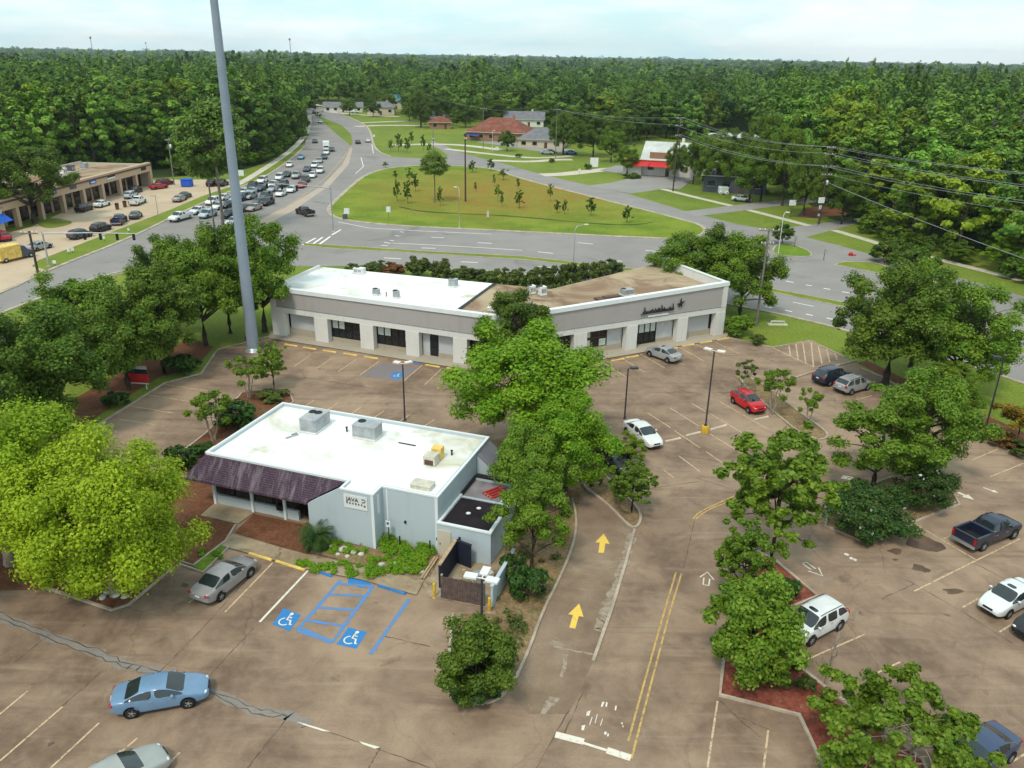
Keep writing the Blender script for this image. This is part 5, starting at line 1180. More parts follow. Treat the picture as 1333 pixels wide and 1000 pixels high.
m = MB(); d = br - c_; MB().box(((c_.x + br.x) / 2, (c_.y + br.y) / 2, 6.86), (d.length - .6, .4, .12), math.atan2(d.y, d.x)).build('end_coping', M['cap'], shop)
# raised sign on the right wing: dark brush-script shapes over a white bar, with a star-like figure
m = MB(); rr = random.Random(4); x0 = lb(833); x1 = lb(872)
def sp(x, z, o=.04): p = loc(B) + ur * x + nr * o; return (p.x, p.y, z)
zz = 4.35
xs = x0
while xs < x1:
    w = rr.uniform(.16, .34); h = rr.choice([.32, .4, .55, .85, .36]); s = .1
    m.tube([sp(xs, zz), sp(xs + w * .3, zz + h), sp(xs + w * .55, zz + h * .5), sp(xs + w, zz + .06)], [.055, .06, .05, .045], 5)
    xs += w * .8; zz = 4.35 + .0 * xs
m.tube([sp(x0 - .3, 4.32), sp(x0 + .6, 4.42), sp(x1 - .4, 4.40), sp(x1 + .2, 4.5)], [.05, .07, .06, .04], 5)
xf = lb(881)
for dx, dz in ((-.55, .05), (-.3, -.4), (.25, -.42), (.6, .3), (.05, .72)): m.tube([sp(xf, 5.0), sp(xf + dx * .5, 5.0 + dz * .5), sp(xf + dx, 5.0 + dz)], [.12, .10, .03], 6)
sb2 = MB(); sb2.box(sp((lb(840) + lb(866)) / 2, 3.98, .03), (lb(866) - lb(840), .10, .17), math.atan2(ur.y, ur.x)); sb_o = sb2.build('sign_bar', M['white_metal'], shop); m.build('sign_lettering', M['frame_dark'], sb_o)
# things on the shop roof
def shop_unit(px, d, label, mat='unit', fans=1, rz=None):
    d = tuple(x * .78 for x in d)
    p = G(px[0], px[1], HR); return roof_unit(p, math.atan2(uL.y, uL.x) if rz is None else rz, d, label, mat, fans)
shop_unit((490, 384), (.9, .9, .65), 'small grey air unit near the parapet of the white roof, left of its twin')
shop_unit((516, 388), (.8, .8, .85), 'small grey air unit near the parapet of the white roof, right of its twin')
shop_unit((590, 373), (1.2, 1.2, 1.0), 'grey air unit near the back edge of the white roof')
shop_unit((468, 356), (1.8, 1.2, .7), 'wide white unit at the back edge of the white roof', 'white_metal')
shop_unit((692, 382), (1.0, 1.0, 1.0), 'white round-topped unit on the tan roof near the hedge, left one of the pair', 'white_metal', rz=math.atan2(ur.y, ur.x))
shop_unit((706, 384), (1.0, 1.0, 1.1), 'white round-topped unit on the tan roof near the hedge, right one of the pair', 'white_metal', rz=math.atan2(ur.y, ur.x))
shop_unit((816, 384), (1.9, 1.3, .7), 'pale grey air unit near the parapet of the tan roof, above the sign', rz=math.atan2(ur.y, ur.x))
o = MB().box((0, 0, .1), (3.6, 1.3, .2)).box((.4, .1, .24), (2.2, .8, .1)).build('roof_mat', M['frame_brown'], None, 'dark brown mat lying on the tan roof beside the pale grey air unit', 'mat'); o.location = G(793, 389, HR); o.rotation_euler.z = math.atan2(ur.y, ur.x)
o = MB().lathe([(0, .5), (.09, .5), (.09, .4), (.05, .38), (.05, 0)], n=8).build('vent_pipe', M['black'], None, 'black vent pipe between the small grey units on the white roof', 'vent pipe'); o.location = G(503, 386, HR)
o = MB().box((0, 0, .15), (1.0, .7, .3)).box((0, 0, .33), (1.1, .8, .06)).build('roof_hatch', M['white_metal'], None, 'small white hatch behind the parapet at the bend of the shop building', 'roof hatch'); o.location = G(641, 404, HR); o.rotation_euler.z = -.3

# wheel stops
def stop(name, px, hd, mat, label, group, L=1.85):
    o = MB().prism([(-L / 2, -.09), (L / 2, -.09), (L / 2, .09), (-L / 2, .09)], 0, .05).add([(-L / 2, -.09, .05), (L / 2, -.09, .05), (L / 2, .09, .05), (-L / 2, .09, .05), (-L / 2 + .05, -.05, .13), (L / 2 - .05, -.05, .13), (L / 2 - .05, .05, .13), (-L / 2 + .05, .05, .13)], [(0, 1, 5, 4), (1, 2, 6, 5), (2, 3, 7, 6), (3, 0, 4, 7), (4, 5, 6, 7)]).build(name, mat, None, label, 'wheel stop', group)
    p = G(*px); o.location = (p.x, p.y, .008); o.rotation_euler.z = hd
hL = math.atan2(uL.y, uL.x); hR_ = math.atan2(ur.y, ur.x)
for i, p in enumerate(((379, 450), (403, 454), (429, 458), (456, 462), (483, 466))): stop('wheel_stop', p, hL, M['stop_yellow'], 'wheel stop before the white shop left wing, %s in the yellow row' % nth(i, 5), 'yellow wheel stops of the left wing')
stop('wheel_stop', (537, 473), hL, M['stop_blue'], 'blue wheel stop before the white shop building', 'yellow wheel stops of the left wing')
for i, p in enumerate(((563, 477), (591, 481))): stop('wheel_stop', p, hL, M['stop_yellow'], 'yellow wheel stop right of the blue one, %s' % ['next to it', 'beside the big bright green tree'][i], 'yellow wheel stops of the left wing')
for i, p in enumerate(((778, 475), (804, 469), (823, 465), (874, 454.5), (896, 450), (919, 446), (941, 442))): stop('wheel_stop', p, hR_, M['stop_yellow'], 'wheel stop before the white shop right wing, %s in the row' % nth(i, 7), 'yellow wheel stops of the right wing')
for i, (a, b, mt) in enumerate((((324, 720), (354, 729), 'stop_yellow'), ((359, 730), (397, 742), 'stop_yellow'), ((405, 741), (432, 750), 'stop_blue'), ((492, 762), (528, 773), 'stop_blue'))):
    c = (G(*a) + G(*b)) / 2; o = stop('wheel_stop', ((a[0] + b[0]) / 2, (a[1] + b[1]) / 2 + 1), heading(a, b), M[mt], ['yellow kerb block in front of the silver sedan at the cafe', 'yellow kerb block in the empty bay beside the silver sedan', 'blue kerb block before the left wheelchair bay', 'blue kerb block before the right wheelchair bay'][i], 'kerb blocks before the cafe', L=(G(*a) - G(*b)).length)
for i, (a, b) in enumerate((((866, 575.5), (886, 571)), ((893, 568), (912, 563)), ((925, 560), (946, 554)), ((982, 547), (1000, 543)))):
    stop('wheel_stop', ((a[0] + b[0]) / 2, (a[1] + b[1]) / 2), heading(a, b), M['stop_plain'], ['pale wheel stop right in front of the white sedan bay', 'pale wheel stop left of the yellow lamp base', 'pale wheel stop right of the yellow lamp base', 'pale wheel stop before the red hatchback'][i], 'pale wheel stops along the middle row', L=(G(*a) - G(*b)).length)

# ------------------------------------------------------------------ poles, lamps, signs, wires
tp = empty('tower_pole', G(330, 457), 0, 'very tall blue-grey steel monopole rising out of the picture', 'tower')
hx = 62.0
MB().tube([(0, 0, 0), (0, 0, 20), (0, 0, 40), (0, 0, hx)], [.68, .52, .37, .30], 18).build('shaft', M['pole_blue'], tp)
MB().lathe([(.95, 0), (.95, .12), (.74, .14), (.72, .5), (.70, .5)], n=18).build('base_plate', M['steel'], tp)
MB().box((-.72, -.1, 1.6), (.1, .35, .6)).build('hand_hole', M['dark_pole'], tp)
m = MB()
for k in range(60): m.box((.0, -.69 + .0075 * k, 3 + k), (.03, .16, .02))
m.build('climbing_pegs', M['steel'], tp)
def lot_lamp(px, h, heads, label, base=False, lens='lamp', rz=0, pole='dark_pole'):
    p = empty('lot_lamp', G(*px), rz, label, 'lamp post', 'parking lot lamp posts')
    zb = .75 if base else 0
    if base:
        MB().lathe([(.34, 0), (.34, .70), (.30, .75), (0, .75)], n=16).build('concrete_base', M['yellow'], p)
    MB().box((0, 0, zb + .02), (.34, .34, .04)).build('base_plate', M['dark_pole'], p)
    MB().tube([(0, 0, zb), (0, 0, h)], [.085, .065], 8).build('pole', M[pole], p)
    for a in heads:
        dx, dy = math.cos(a), math.sin(a)
        hd = MB().box((dx * .62, dy * .62, h + .05), (.72, .46, .16), a).box((dx * .17, dy * .17, h), (.34, .07, .07), a).build('lamp_head', M[lens], p, bevel=.02)
        MB().box((dx * .64, dy * .64, h - .04), (.52, .36, .02), a).build('lens', M['poster'], hd)
    return p
lot_lamp((527, 547), HT((527, 547), (529, 474)), (2.7, .6), 'dark twin-headed lamp post behind the white cafe roof', lens='lamp')
lot_lamp((813, 545), HT((813, 545), (818, 480)), (.2,), 'dark single-headed lamp post behind the white sedan', lens='dark_pole')
lot_lamp((917.5, 563), HT((917.5, 563), (928, 457)), (2.5, -.4), 'tall dark lamp post on a yellow concrete base in the middle of the lot', True, 'lamp')
lot_lamp((1281, 566), HT((1281, 566), (1305, 466)), (2.9,), 'dark lamp post on a yellow concrete base at the edge of the lawn', True, 'dark_pole')
lot_lamp((627, 880), HT((627, 880), (628, 753)), (2.9, 1.3, -.35), 'three-headed lamp post rising out of the round dark bushy tree', lens='white_metal')
def util_pole(px, top, label, mat='wood_pole', arms=((.4, 2.4),), rz=.6, r=.16, can=False, lampz=None, box=False):
    h = HT(px, top); p = empty('utility_pole', G(*px), rz, label, 'utility pole', 'utility poles')
    MB().tube([(0, 0, 0), (0, 0, h * .5), (0, 0, h)], [r, r * .85, r * .7], 9).build('pole', M[mat], p)
    for dz, w in arms:
        a = MB().box((0, -.14, h - dz), (w, .12, .14)).build('crossarm', M['grey_pole'], p)
        for s in (-.46, -.2, .2, .46): MB().lathe([(.06, 0), (.07, .12), (.03, .2), (0, .2)], c=(s * w, -.14, h - dz + .07), n=8).build('insulator', M['white_metal'], a)
    if can: MB().lathe([(0, 0), (.26, 0), (.26, .9), (.1, 1.0), (0, 1.0)], c=(.34, 0, h * can), n=12).build('transformer', M['white_metal'], p)
    if lampz: MB().tube([(0, 0, lampz), (.8, -.4, lampz + .5), (1.5, -.7, lampz + .5)], [.04, .04, .04], 6).box((1.7, -.8, lampz + .5), (.5, .25, .12)).build('lamp_arm', M['steel'], p)
    if box: MB().box((-.3, 0, 3.6), (.35, .4, .8)).box((-.35, 0, 2.0), (.3, .3, .5)).build('meter_box', M['white_metal'], p)
    return p, h
up = {}
up['near_left'] = util_pole((64, 424), (41, 301), 'dark leaning utility pole over the left trees, with a pale blue lamp arm on top', 'wood_pole', ((.25, 2.0),), rz=.1, r=.19)
up['shop'] = util_pole((984, 425), (1004, 298), 'wooden utility pole with crossarms beside the end of the white shop building', 'grey_pole', ((.2, 2.6), (1.9, 1.6)), rz=.0)
up['main'] = util_pole((1066, 292), (1081, 188), 'tall utility pole with stacked crossarms and a white transformer at the forest edge', 'wood_pole', ((.7, 1.9), (2.0, 2.3), (4.6, 2.6), (6.2, 2.2)), rz=.15, can=.5, box=True)
up['red'] = util_pole((876, 249), (883, 150), 'tall dark utility pole in front of the red-awninged restaurant', 'wood_pole', ((.8, 2.4), (2.6, 2.6), (5.0, 2.0)), can=.56, r=.2)
up['field'] = util_pole((606, 263), (609, 180), 'dark bare utility pole standing in the triangular field', 'wood_pole', ((.2, .8),), r=.22)
up['mid'] = util_pole((629, 193), (632, 140), 'utility pole with twin floodlights before the brown-roofed house', 'grey_pole', ((.5, 2.6),), lampz=None, r=.14)
up['grey'] = util_pole((723, 206), (725, 141), 'utility pole beside the grey-roofed house', 'grey_pole', ((.5, 2.6),), r=.14)
up['far'] = util_pole((548, 164), (548, 118), 'utility pole by the far houses left of the dark trees', 'grey_pole', ((.5, 2.4),), r=.14)
up['mall'] = util_pole((227, 241), (221, 181), 'pale utility pole with a white transformer behind the tan shops', 'grey_pole', ((.3, 1.6),), can=.80, r=.16)
up['slim'] = util_pole((565, 232), (562, 152), 'slim grey utility pole on the small lawn beyond the triangular field', 'grey_pole', ((.4, 1.6), (6.0, .6)), r=.13)
def wire(a, b, sag, label, r=.028):
    pts = [Vector(a).lerp(Vector(b), k / 14) - Vector((0, 0, sag * 4 * (k / 14) * (1 - k / 14))) for k in range(15)]
    MB().tube(pts, [r] * 15, 5).build('power_line', M['wire'], None, label, 'power line', 'overhead power lines')
def ptop(k, dz, side=0): o, h = up[k]; R = Matrix.Rotation(o.rotation_euler.z, 3, 'Z'); return Vector(o.location) + R @ Vector((side, -.14, h - dz + .25))
def far_pt(px, dist, ref): # continuation of the line outside the picture at a given height
    return Vector((px[0], px[1], px[2]))
mp = Vector(up['main'][0].location); hm = up['main'][1]
end = G(1420, 424); WH = {.7: HT((1420, 424), (1420, 236)), 2.0: HT((1420, 424), (1420, 256)), 4.6: HT((1420, 424), (1420, 278)), 6.2: HT((1420, 424), (1420, 292))}
for i, (dz, s, nm, dn) in enumerate(((.7, -.85, 'topmost cable', 0), (.7, .85, 'upper twin of the topmost cable', .0), (2.0, -1.0, 'second cable down', .5), (2.0, 1.0, 'twin of the second cable down', .5), (4.6, -1.1, 'third cable down', .8), (4.6, 1.1, 'twin of the third cable down', .8), (6.2, 0, 'lower cable', .9))):
    wire(ptop('main', dz, s), (end.x + s, end.y + s * .6, WH[dz]), .8, '%s running right from the tall pole at the forest edge' % nm)
for i, (dz, s, e) in enumerate(((.7, -.85, (.8, -1.1)), (.7, .85, (.8, 1.1)), (2.0, -1.0, (2.6, -1.2)), (4.6, -1.1, (5.0, -.9)), (4.6, 1.1, (5.0, .9)))):
    wire(ptop('main', dz, s), ptop('red', e[0], e[1]), 1.6, '%s between the tall forest-edge pole and the restaurant pole' % ['topmost cable', 'twin of the topmost cable', 'second cable down', 'third cable down', 'twin of the third cable down'][i])
wire(mp + Vector((0, 0, 9.0)), (end.x, end.y, HT((1420, 424), (1420, 372))), .5, 'bright low cable sloping right from the middle of the tall pole', .045)
for i, (k1, k2, d1, d2, tx) in enumerate((('red', 'grey', .8, .5, 'top cable between the restaurant pole and the grey-roofed house pole'), ('red', 'grey', 2.6, .6, 'lower cable between the restaurant pole and the grey-roofed house pole'), ('grey', 'mid', .5, .5, 'cable between the two poles in front of the roofed houses'), ('mid', 'far', .5, .5, 'cable from the floodlit pole to the far pole'), ('near_left', 'near_left', .25, .25, ''))):
    if tx: wire(ptop(k1, d1, -.4), ptop(k2, d2, -.4 if i != 1 else .5), 1.0, tx)
def street_light(px, top, arm, label, r=.09, mat='steel'):
    h = HT(px, top); p = empty('street_light', G(*px), 0, label, 'street light', 'street lights')
    MB().tube([(0, 0, 0), (0, 0, h - .7), (arm[0] * .25, arm[1] * .25, h - .15), (arm[0], arm[1], h)], [r, r * .8, r * .6, r * .5], 8).build('pole', M[mat], p)
    MB().box((arm[0] * 1.12, arm[1] * 1.12, h), (.7, .32, .16), math.atan2(arm[1], arm[0])).build('lamp_head', M['lamp'], p, bevel=.03); MB().lathe([(.35, 0), (.35, .12), (.12, .14)], n=10).build('foot', M['kerb'], p)
street_light((746, 357), (751, 293), (1.6, .5), 'curved street light behind the hedge row, over the highway')
street_light((598, 297), (597, 243), (-.6, -.6), 'pale street light at the near edge of the triangular field', mat='white_metal')
street_light((1013, 330), (1023, 276), (.5, -.3), 'pale street light on the corner lawn by the side road', mat='white_metal')
street_light((641, 197), (642, 170), (.5, -.2), 'slim pale street light in front of the brown-roofed house', mat='white_metal')
def mast(px, top, tip, label, sig):
    h = HT(px, top); b = G(*px); e = G(tip[0], tip[1], h); p = empty('signal_mast', b, 0, label, 'traffic light')
    v = Vector((e.x - b.x, e.y - b.y, 0))
    MB().tube([(0, 0, 0), (0, 0, h + .3)], [.16, .12], 10).build('pole', M['steel'], p); MB().tube([(0, 0, h), tuple(v * .5 + Vector((0, 0, h + .15))), tuple(v + Vector((0, 0, h + .1)))], [.12, .09, .07], 8).build('mast_arm', M['steel'], p)
    MB().lathe([(.4, 0), (.4, .15), (.18, .2)], n=12).build('foot', M['kerb'], p)
    for f in sig:
        q = v * f; s = MB().box((q.x, q.y, h - .45), (.34, .3, 1.0), math.atan2(v.y, v.x)).build('signal_head', M['yellow'] if False else M['black'], p)
        m = MB()
        for z in (-.3, 0, .3): m.sphere((q.x - .0, q.y - .18, h - .45 + z), (.1, .05, .1), 8, 5)
        m.build('signal_lenses', M['trim'], s)
mast((64, 347), (57, 304), (176, 305), 'traffic signal mast reaching over the left road beside the grass verge', (.45, .62, .8, .98))
mast((434, 302), (431, 245), (343, 239), 'traffic signal mast at the corner of the triangular field, reaching over the queue', (.5, .72, .95))
def lamp_small(px, top, label):
    h = HT(px, top); p = empty('street_light', G(*px), 0, label, 'street light'); MB().tube([(0, 0, 0), (0, 0, h)], [.08, .06], 8).build('pole', M['steel'], p); MB().box((-.5, 0, h), (1.2, .2, .12)).build('lamp_head', M['steel'], p)
lamp_small((206, 281), (201, 255), 'short grey lamp post on the verge of the tan shops')
def post_sign(px, h, w, hh, mat, label, cat='sign', rz=.15, two=False, name='sign'):
    p = empty(name, G(*px), rz, label, cat)
    for x in ((-w * .35, w * .35) if two else (0,)): MB().box((x, 0, h / 2), (.07, .07, h)).build('post', M['dark_pole'] if not two else M['white_metal'], p)
    b = MB().box((0, -.06, h - hh / 2), (w, .06, hh)).build('panel', M[mat], p, bevel=.01); return p, b
p, b = post_sign((507, 711), 2.15, .34, .5, 'white_metal', 'small white access sign on a dark post before the cafe wall', rz=CA)
MB().box((0, -.1, 1.96), (.16, .02, .2)).build('symbol', M['blue'], b)
for i, (x, y) in enumerate(((521, 716), (560, 722))):
    o = MB().box((0, 0, .55), (.09, .09, 1.1)).box((0, 0, 1.12), (.11, .11, .05)).build('short_post', M['black'], None, 'short black post in the weeds before the cafe wall, %s' % ['nearer the white access sign', 'nearer the enclosure'][i], 'post', 'short black posts before the cafe'); o.location = G(x, y)
p, b = post_sign((181, 506), 2.6, 2.5, 2.0, 'red', 'red board sign with a pale blue top under the trees at the left lot edge', two=True, rz=-.1)
MB().box((0, -.10, 2.42), (2.5, .03, .36)).build('top_strip', M['poster'], b); MB().box((.1, -.10, 1.98), (2.3, .03, .5)).build('dark_band', M['navy'], b); MB().box((0, -.10, .66), (2.5, .03, .12)).build('bottom_strip', M['white_metal'], b)
for i, (x, y, w, h, hh, mt, lb) in enumerate(((452, 286, 1.1, 2.4, 1.2, 'white_metal', 'white sign at the tip of the triangular field beside the signal mast'), (506, 285, .9, 2.6, 1.2, 'white_metal', 'small white square sign on the near side of the triangular field'), (635, 286, .5, 1.9, 1.4, 'cream_wall', 'narrow pale marker board near the field edge'), (773, 220, 2.6, 3.4, 2.8, 'white_metal', 'large white sign board on the lawn before the restaurant'), (647, 198, 1.2, 1.8, 1.2, 'white_metal', 'white sign board on the lawn before the brown-roofed house'), (754, 227, .7, 1.6, .9, 'white_metal', 'little white sign by the drive before the restaurant'), (1029, 284, 1.6, 4.0, 1.2, 'white_metal', 'white sign plate above the corner lawn street light'), (1064, 294, 1.4, 6.0, 1.2, 'white_metal', 'white sign plate fixed in front of the tall pole at the forest edge'), (314, 232, 1.6, 2.2, 1.6, 'white_metal', 'white board sign at the forest edge behind the tall pine'), (1072, 339, .5, 2.0, .7, 'steel', 'small grey road sign back at the slip road corner'), (1034, 322, .6, 2.2, .8, 'steel', 'grey sign back on the corner of the side road'), (72, 347, .5, 1.0, .5, 'white_metal', 'tiny white sign on the verge beside the signal mast'), (90, 330, .5, .9, .6, 'white_metal', 'small white yard sign on the verge, left of its twin'), (95, 329, .5, .9, .6, 'white_metal', 'small white yard sign on the verge, right of its twin'), (136, 314, .4, .9, .5, 'white_metal', 'small white yard sign on the verge by the black estate car'), (168, 303, .4, .9, .5, 'white_metal', 'small white yard sign on the verge by the black pickup'), (1205, 322, .2, 1.6, 1.2, 'white_metal', 'thin white marker post at the forest edge, left of its twin'), (1215, 326, .2, 1.6, 1.2, 'white_metal', 'thin white marker post at the forest edge, right of its twin'), (487, 180, .8, 1.4, .9, 'white_metal', 'small white sign beside the far carriageway'))):
    post_sign((x, y), h, w, hh, mt, lb)
u = empty('utility_box', G(449, 286), 0, 'green-topped roadside cabinet at the tip of the triangular field', 'utility box'); MB().box((0, 0, .6), (.8, .6, 1.2)).build('casing', M['dark_wall'], u, bevel=.03); MB().box((0, 0, 1.24), (.9, .7, .08)).build('lid', M['steel'], u)
u = empty('utility_box', G(1012, 423), 0, 'white pipe frame on the lawn beside the highway', 'pipe frame'); MB().tube([(-.9, 0, 0), (-.9, 0, .5), (.9, 0, .5), (.9, 0, 0)], [.08] * 4, 8).build('pipe', M['white_metal'], u); MB().box((0, 0, .06), (2.6, .8, .12)).build('slab', M['path'], u)
u = empty('red_hydrant', G(1107, 333), 0, 'red object lying on the slip road', 'debris'); MB().sphere((0, 0, .35), (.45, .3, .35), 10, 7, jit=.1).build('lump', M['red'], u); MB().box((.7, .1, .12), (.7, .3, .22)).build('scrap', M['red'], u)
# far radio masts on the skyline
for i, (x, d, h) in enumerate(((126, 2600, 58), (381, 2400, 62), (196, 3600, 52))):
    q = G(x, 100); s = d / q.length; q = Vector((q.x, q.y, 0)) * s; t = empty('radio_mast', q, 0, ['thin radio mast on the skyline above the left forest', 'radio mast with a broad head on the skyline left of centre', 'faint small mast on the skyline between the other two'][i], 'radio mast')
    MB().tube([(0, 0, 0), (0, 0, h)], [1.1, .7], 6).build('shaft', M['grey_pole'], t); MB().lathe([(.9, h - 6), (2.6, h - 5), (2.6, h - 1), (.8, h)], n=8).build('head', M['grey_pole'], t)
# ------------------------------------------------------------------ tan shops and houses
a, b = G(-6, 306), G(200, 242)
a = Vector((a.x, a.y, 0)); L = (b - a).length; ra = math.atan2(b.y - a.y, b.x - a.x)
mall = empty('shop_row', a, ra, 'row of tan shops with a flat roof and coloured fascia signs at the forest edge', 'building')
hm = HT((200, 242), (195, 219)); hm = min(max(hm, 5.5), 7.5)
bt = 5.2; nb_ = 8; xw = [L * k / nb_ for k in range(nb_ + 1)]
m = MB(); m.box((L / 2, 1.5 + 9, hm / 2 - .3), (L - .2, 15.0, hm - .6)); m.build('wall', M['tan_wall'], mall)
for k, x in enumerate(xw): MB().box((min(max(x, .45), L - .45), .45, 1.9), (.9, .9, 3.8)).build('column', M['tan_wall'], mall)
MB().box((L / 2, .55, 4.85), (L + .1, 1.1, 2.1)).build('fascia', M['tan_wall'], mall); MB().box((L / 2, .5, hm - .17), (L + .4, 1.4, .28)).build('fascia_cap', M['frame_brown'], mall)
MB().box((L / 2, 9.9, hm - .5), (L - .5, 17.3, .12)).build('roof', M['tan_roof'], mall); MB().box((L / 2, 18.4, hm - .1), (L, .3, .8)).build('rear_parapet', M['cream_wall'], mall); MB().box((L + .04, 9.2, hm / 2), (.3, 18.4, hm)).build('end_wall', M['cream_wall'], mall)
for k in range(nb_):
    w = MB().box(((xw[k] + xw[k + 1]) / 2, 2.95, 1.75), (L / nb_ - 1.0, .1, 3.3)).build('window', M['glass'], mall)
    m = MB()
    for j in range(4): m.box((xw[k] + .6 + (L / nb_ - 1.2) * j / 3, 2.87, 1.75), (.1, .05, 3.3))
    m.box(((xw[k] + xw[k + 1]) / 2, 2.86, 2.6), (L / nb_ - 1.1, .06, .1)); m.build('frame', M['frame_brown'], w)
for k, (mt, w) in {1: ('white_metal', 5), 2: ('blue', 4), 3: ('dark_wall', 3), 4: ('blue', 3.4), 5: ('white_metal', 4.2), 7: ('black', 3.0)}.items():
    s = MB().box(((xw[k] + xw[k + 1]) / 2, -.06, 4.85), (w * .8, .1, .8)).build('fascia_sign', M[mt], mall)
    if mt == 'blue': MB().box(((xw[k] + xw[k + 1]) / 2, -.12, 4.8), (w * .5, .04, .3)).build('sign_strip', M['white_metal'], s)
    if k == 5: MB().box(((xw[k] + xw[k + 1]) / 2, -.12, 5.05), (w * .8, .05, .4)).build('sign_strip', M['navy'], s)
for i, (x, y) in enumerate(((.70, 12.0), (.78, 13.0), (.86, 12.5))):
    q = a + Matrix.Rotation(ra, 3, 'Z') @ Vector((L * x, y, hm - .44)); roof_unit(q, ra, (1.6, 1.4, 1.2), 'air unit on the tan shop roof, %s' % nth(i, 3), ['white_metal', 'dark_wall', 'unit'][i], 1)
p = empty('blue_awning_shop', G(-24, 318), ra, 'white shop front with a blue awning at the left edge of the photo', 'building')
MB().box((0, 6, 2.6), (14, 12, 5.2)).build('wall', M['cream_wall'], p); MB().box((0, 6, 5.3), (14.4, 12.4, .25)).build('roof', M['grey_roof'], p)
MB().add([(-7, -.05, 4.2), (7.2, -.05, 4.2), (7.2, -1.8, 3.0), (-7, -1.8, 3.0), (-7, -.05, 3.0), (7.2, -.05, 3.0)], [(0, 3, 2, 1), (1, 2, 5), (0, 4, 3)]).build('awning', M['blue'], p); MB().box((0, -.06, 1.5), (10, .08, 2.4)).build('window', M['glass'], p)

def house(px, rz, w, d, h, roof_h, label, wall='brick', roof='house_roof', gable=False, name='house', over=.7, awn=None, cat='house', extra_wing=None, z=0):
    p = empty(name, G(*px), rz, label, cat)
    MB().box((0, d / 2, h / 2), (w, d, h)).build('wall', M[wall], p)
    o = over; x0, x1, y0, y1 = -w / 2 - o, w / 2 + o, -o, d + o
    m = MB()
    if gable:
        m.add([(x0, y0, h), (x1, y0, h), (x1, y1, h), (x0, y1, h), (x0, d / 2, h + roof_h), (x1, d / 2, h + roof_h)], [(0, 1, 5, 4), (2, 3, 4, 5)])
        MB().add([(-w / 2, 0, h), (-w / 2, d, h), (-w / 2, d / 2, h + roof_h * .93), (w / 2, 0, h), (w / 2, d, h), (w / 2, d / 2, h + roof_h * .93)], [(0, 2, 1), (3, 4, 5)]).build('gable', M[wall], p)
    else:
        r = min(w, d) / 2; ax = w > d
        e0, e1 = ((x0 + r, d / 2, h + roof_h), (x1 - r, d / 2, h + roof_h)) if ax else ((0, y0 + r, h + roof_h), (0, y1 - r, h + roof_h))
        m.add([(x0, y0, h), (x1, y0, h), (x1, y1, h), (x0, y1, h), e0, e1], [(0, 1, 5, 4), (1, 2, 5), (2, 3, 4, 5), (3, 0, 4)] if ax else [(0, 1, 4), (1, 2, 5, 4), (2, 3, 5), (3, 0, 4, 5)])
    m.box(((x0 + x1) / 2, y0, h - .08), (x1 - x0, .08, .2), mi=1).box(((x0 + x1) / 2, (y0 + y1) / 2, h - .1), (x1 - x0, y1 - y0, .06), mi=1)
    rf = m.build('roof', [M[roof], M['cream_wall']], p)
    MB().box((w * .2, d * .55, h + roof_h * .8), (.8, .8, roof_h * .9)).build('chimney', M[wall], rf)
    n = max(2, int(w / 4))
    for k in range(n):
        x = -w / 2 + (k + .5) * w / n
        if k == n // 2: dd = MB().box((x, -.03, 1.1), (1.1, .1, 2.1)).build('door', M['frame_brown'], p)
        else:
            wn = MB().box((x, -.03, h * .52), (1.7, .1, 1.3)).build('window', M['glass'], p); MB().box((x, -.08, h * .52 - .7), (1.9, .12, .1)).build('sill', M['cream_wall'], wn)
    return p
hs = house((646, 184), -.22, 25, 17, 3.4, 5.2, 'sprawling brick house with a broad brown hip roof and blue awning beyond the field'); MB().box((-9, -1.6, 2.2), (4, 2.4, .2)).build('awning', M['blue'], hs)
MB().box((15.5, 4, 1.5), (7, 9, 3.0)).build('wing_wall', M['brick'], hs); MB().add([(11.5, -1.2, 3.0), (19.6, -1.2, 3.0), (19.6, 9, 3.0), (11.5, 9, 3.0), (14, 4, 5.0), (17, 4, 5.0)], [(0, 1, 5, 4), (1, 2, 5), (2, 3, 4, 5), (3, 0, 4)]).build('wing_roof', M['house_roof'], hs)
house((703, 193), -.20, 17, 13, 3.2, 3.8, 'tan brick house with a slate-grey hip roof right of the brown-roofed one', 'cream_wall', 'house_roof_grey')
house((682, 165), -.05, 19, 12, 3.4, 3.4, 'white house with a long grey roof behind the brown-roofed one', 'white_wall', 'house_roof_grey', True)
house((573, 168), .1, 10, 8, 3.0, 2.4, 'small brown brick house left of the large brown-roofed one', 'brick', 'house_roof')
house((516, 142), .0, 13, 20, 5.0, 3.2, 'far house with a teal-blue metal roof among the trees', 'cream_wall', 'blue_roof', True)
house((569, 152), .1, 13, 9, 8.5, 3.0, 'tall pale grey house half hidden behind the dark trees', 'blue_wall', 'house_roof_grey', True)
house((447, 146), .15, 22, 9, 3.2, 2.2, 'low white building beside the far end of the road', 'white_wall', 'house_roof_grey', True)
house((496, 150), .05, 15, 9, 4.4, 2.6, 'pale two-storey house by the far bend of the road', 'cream_wall', 'house_roof_grey')
house((1112, 192), .3, 11, 9, 12.0, 3.5, 'grey gabled roof peeking out of the forest above the power lines', 'cream_wall', 'house_roof_grey', True)
house((1196, 290), -.25, 9, 8, 3.6, 3.0, 'grey-roofed house half buried in the forest behind the cables', 'brick', 'house_roof_grey', True)
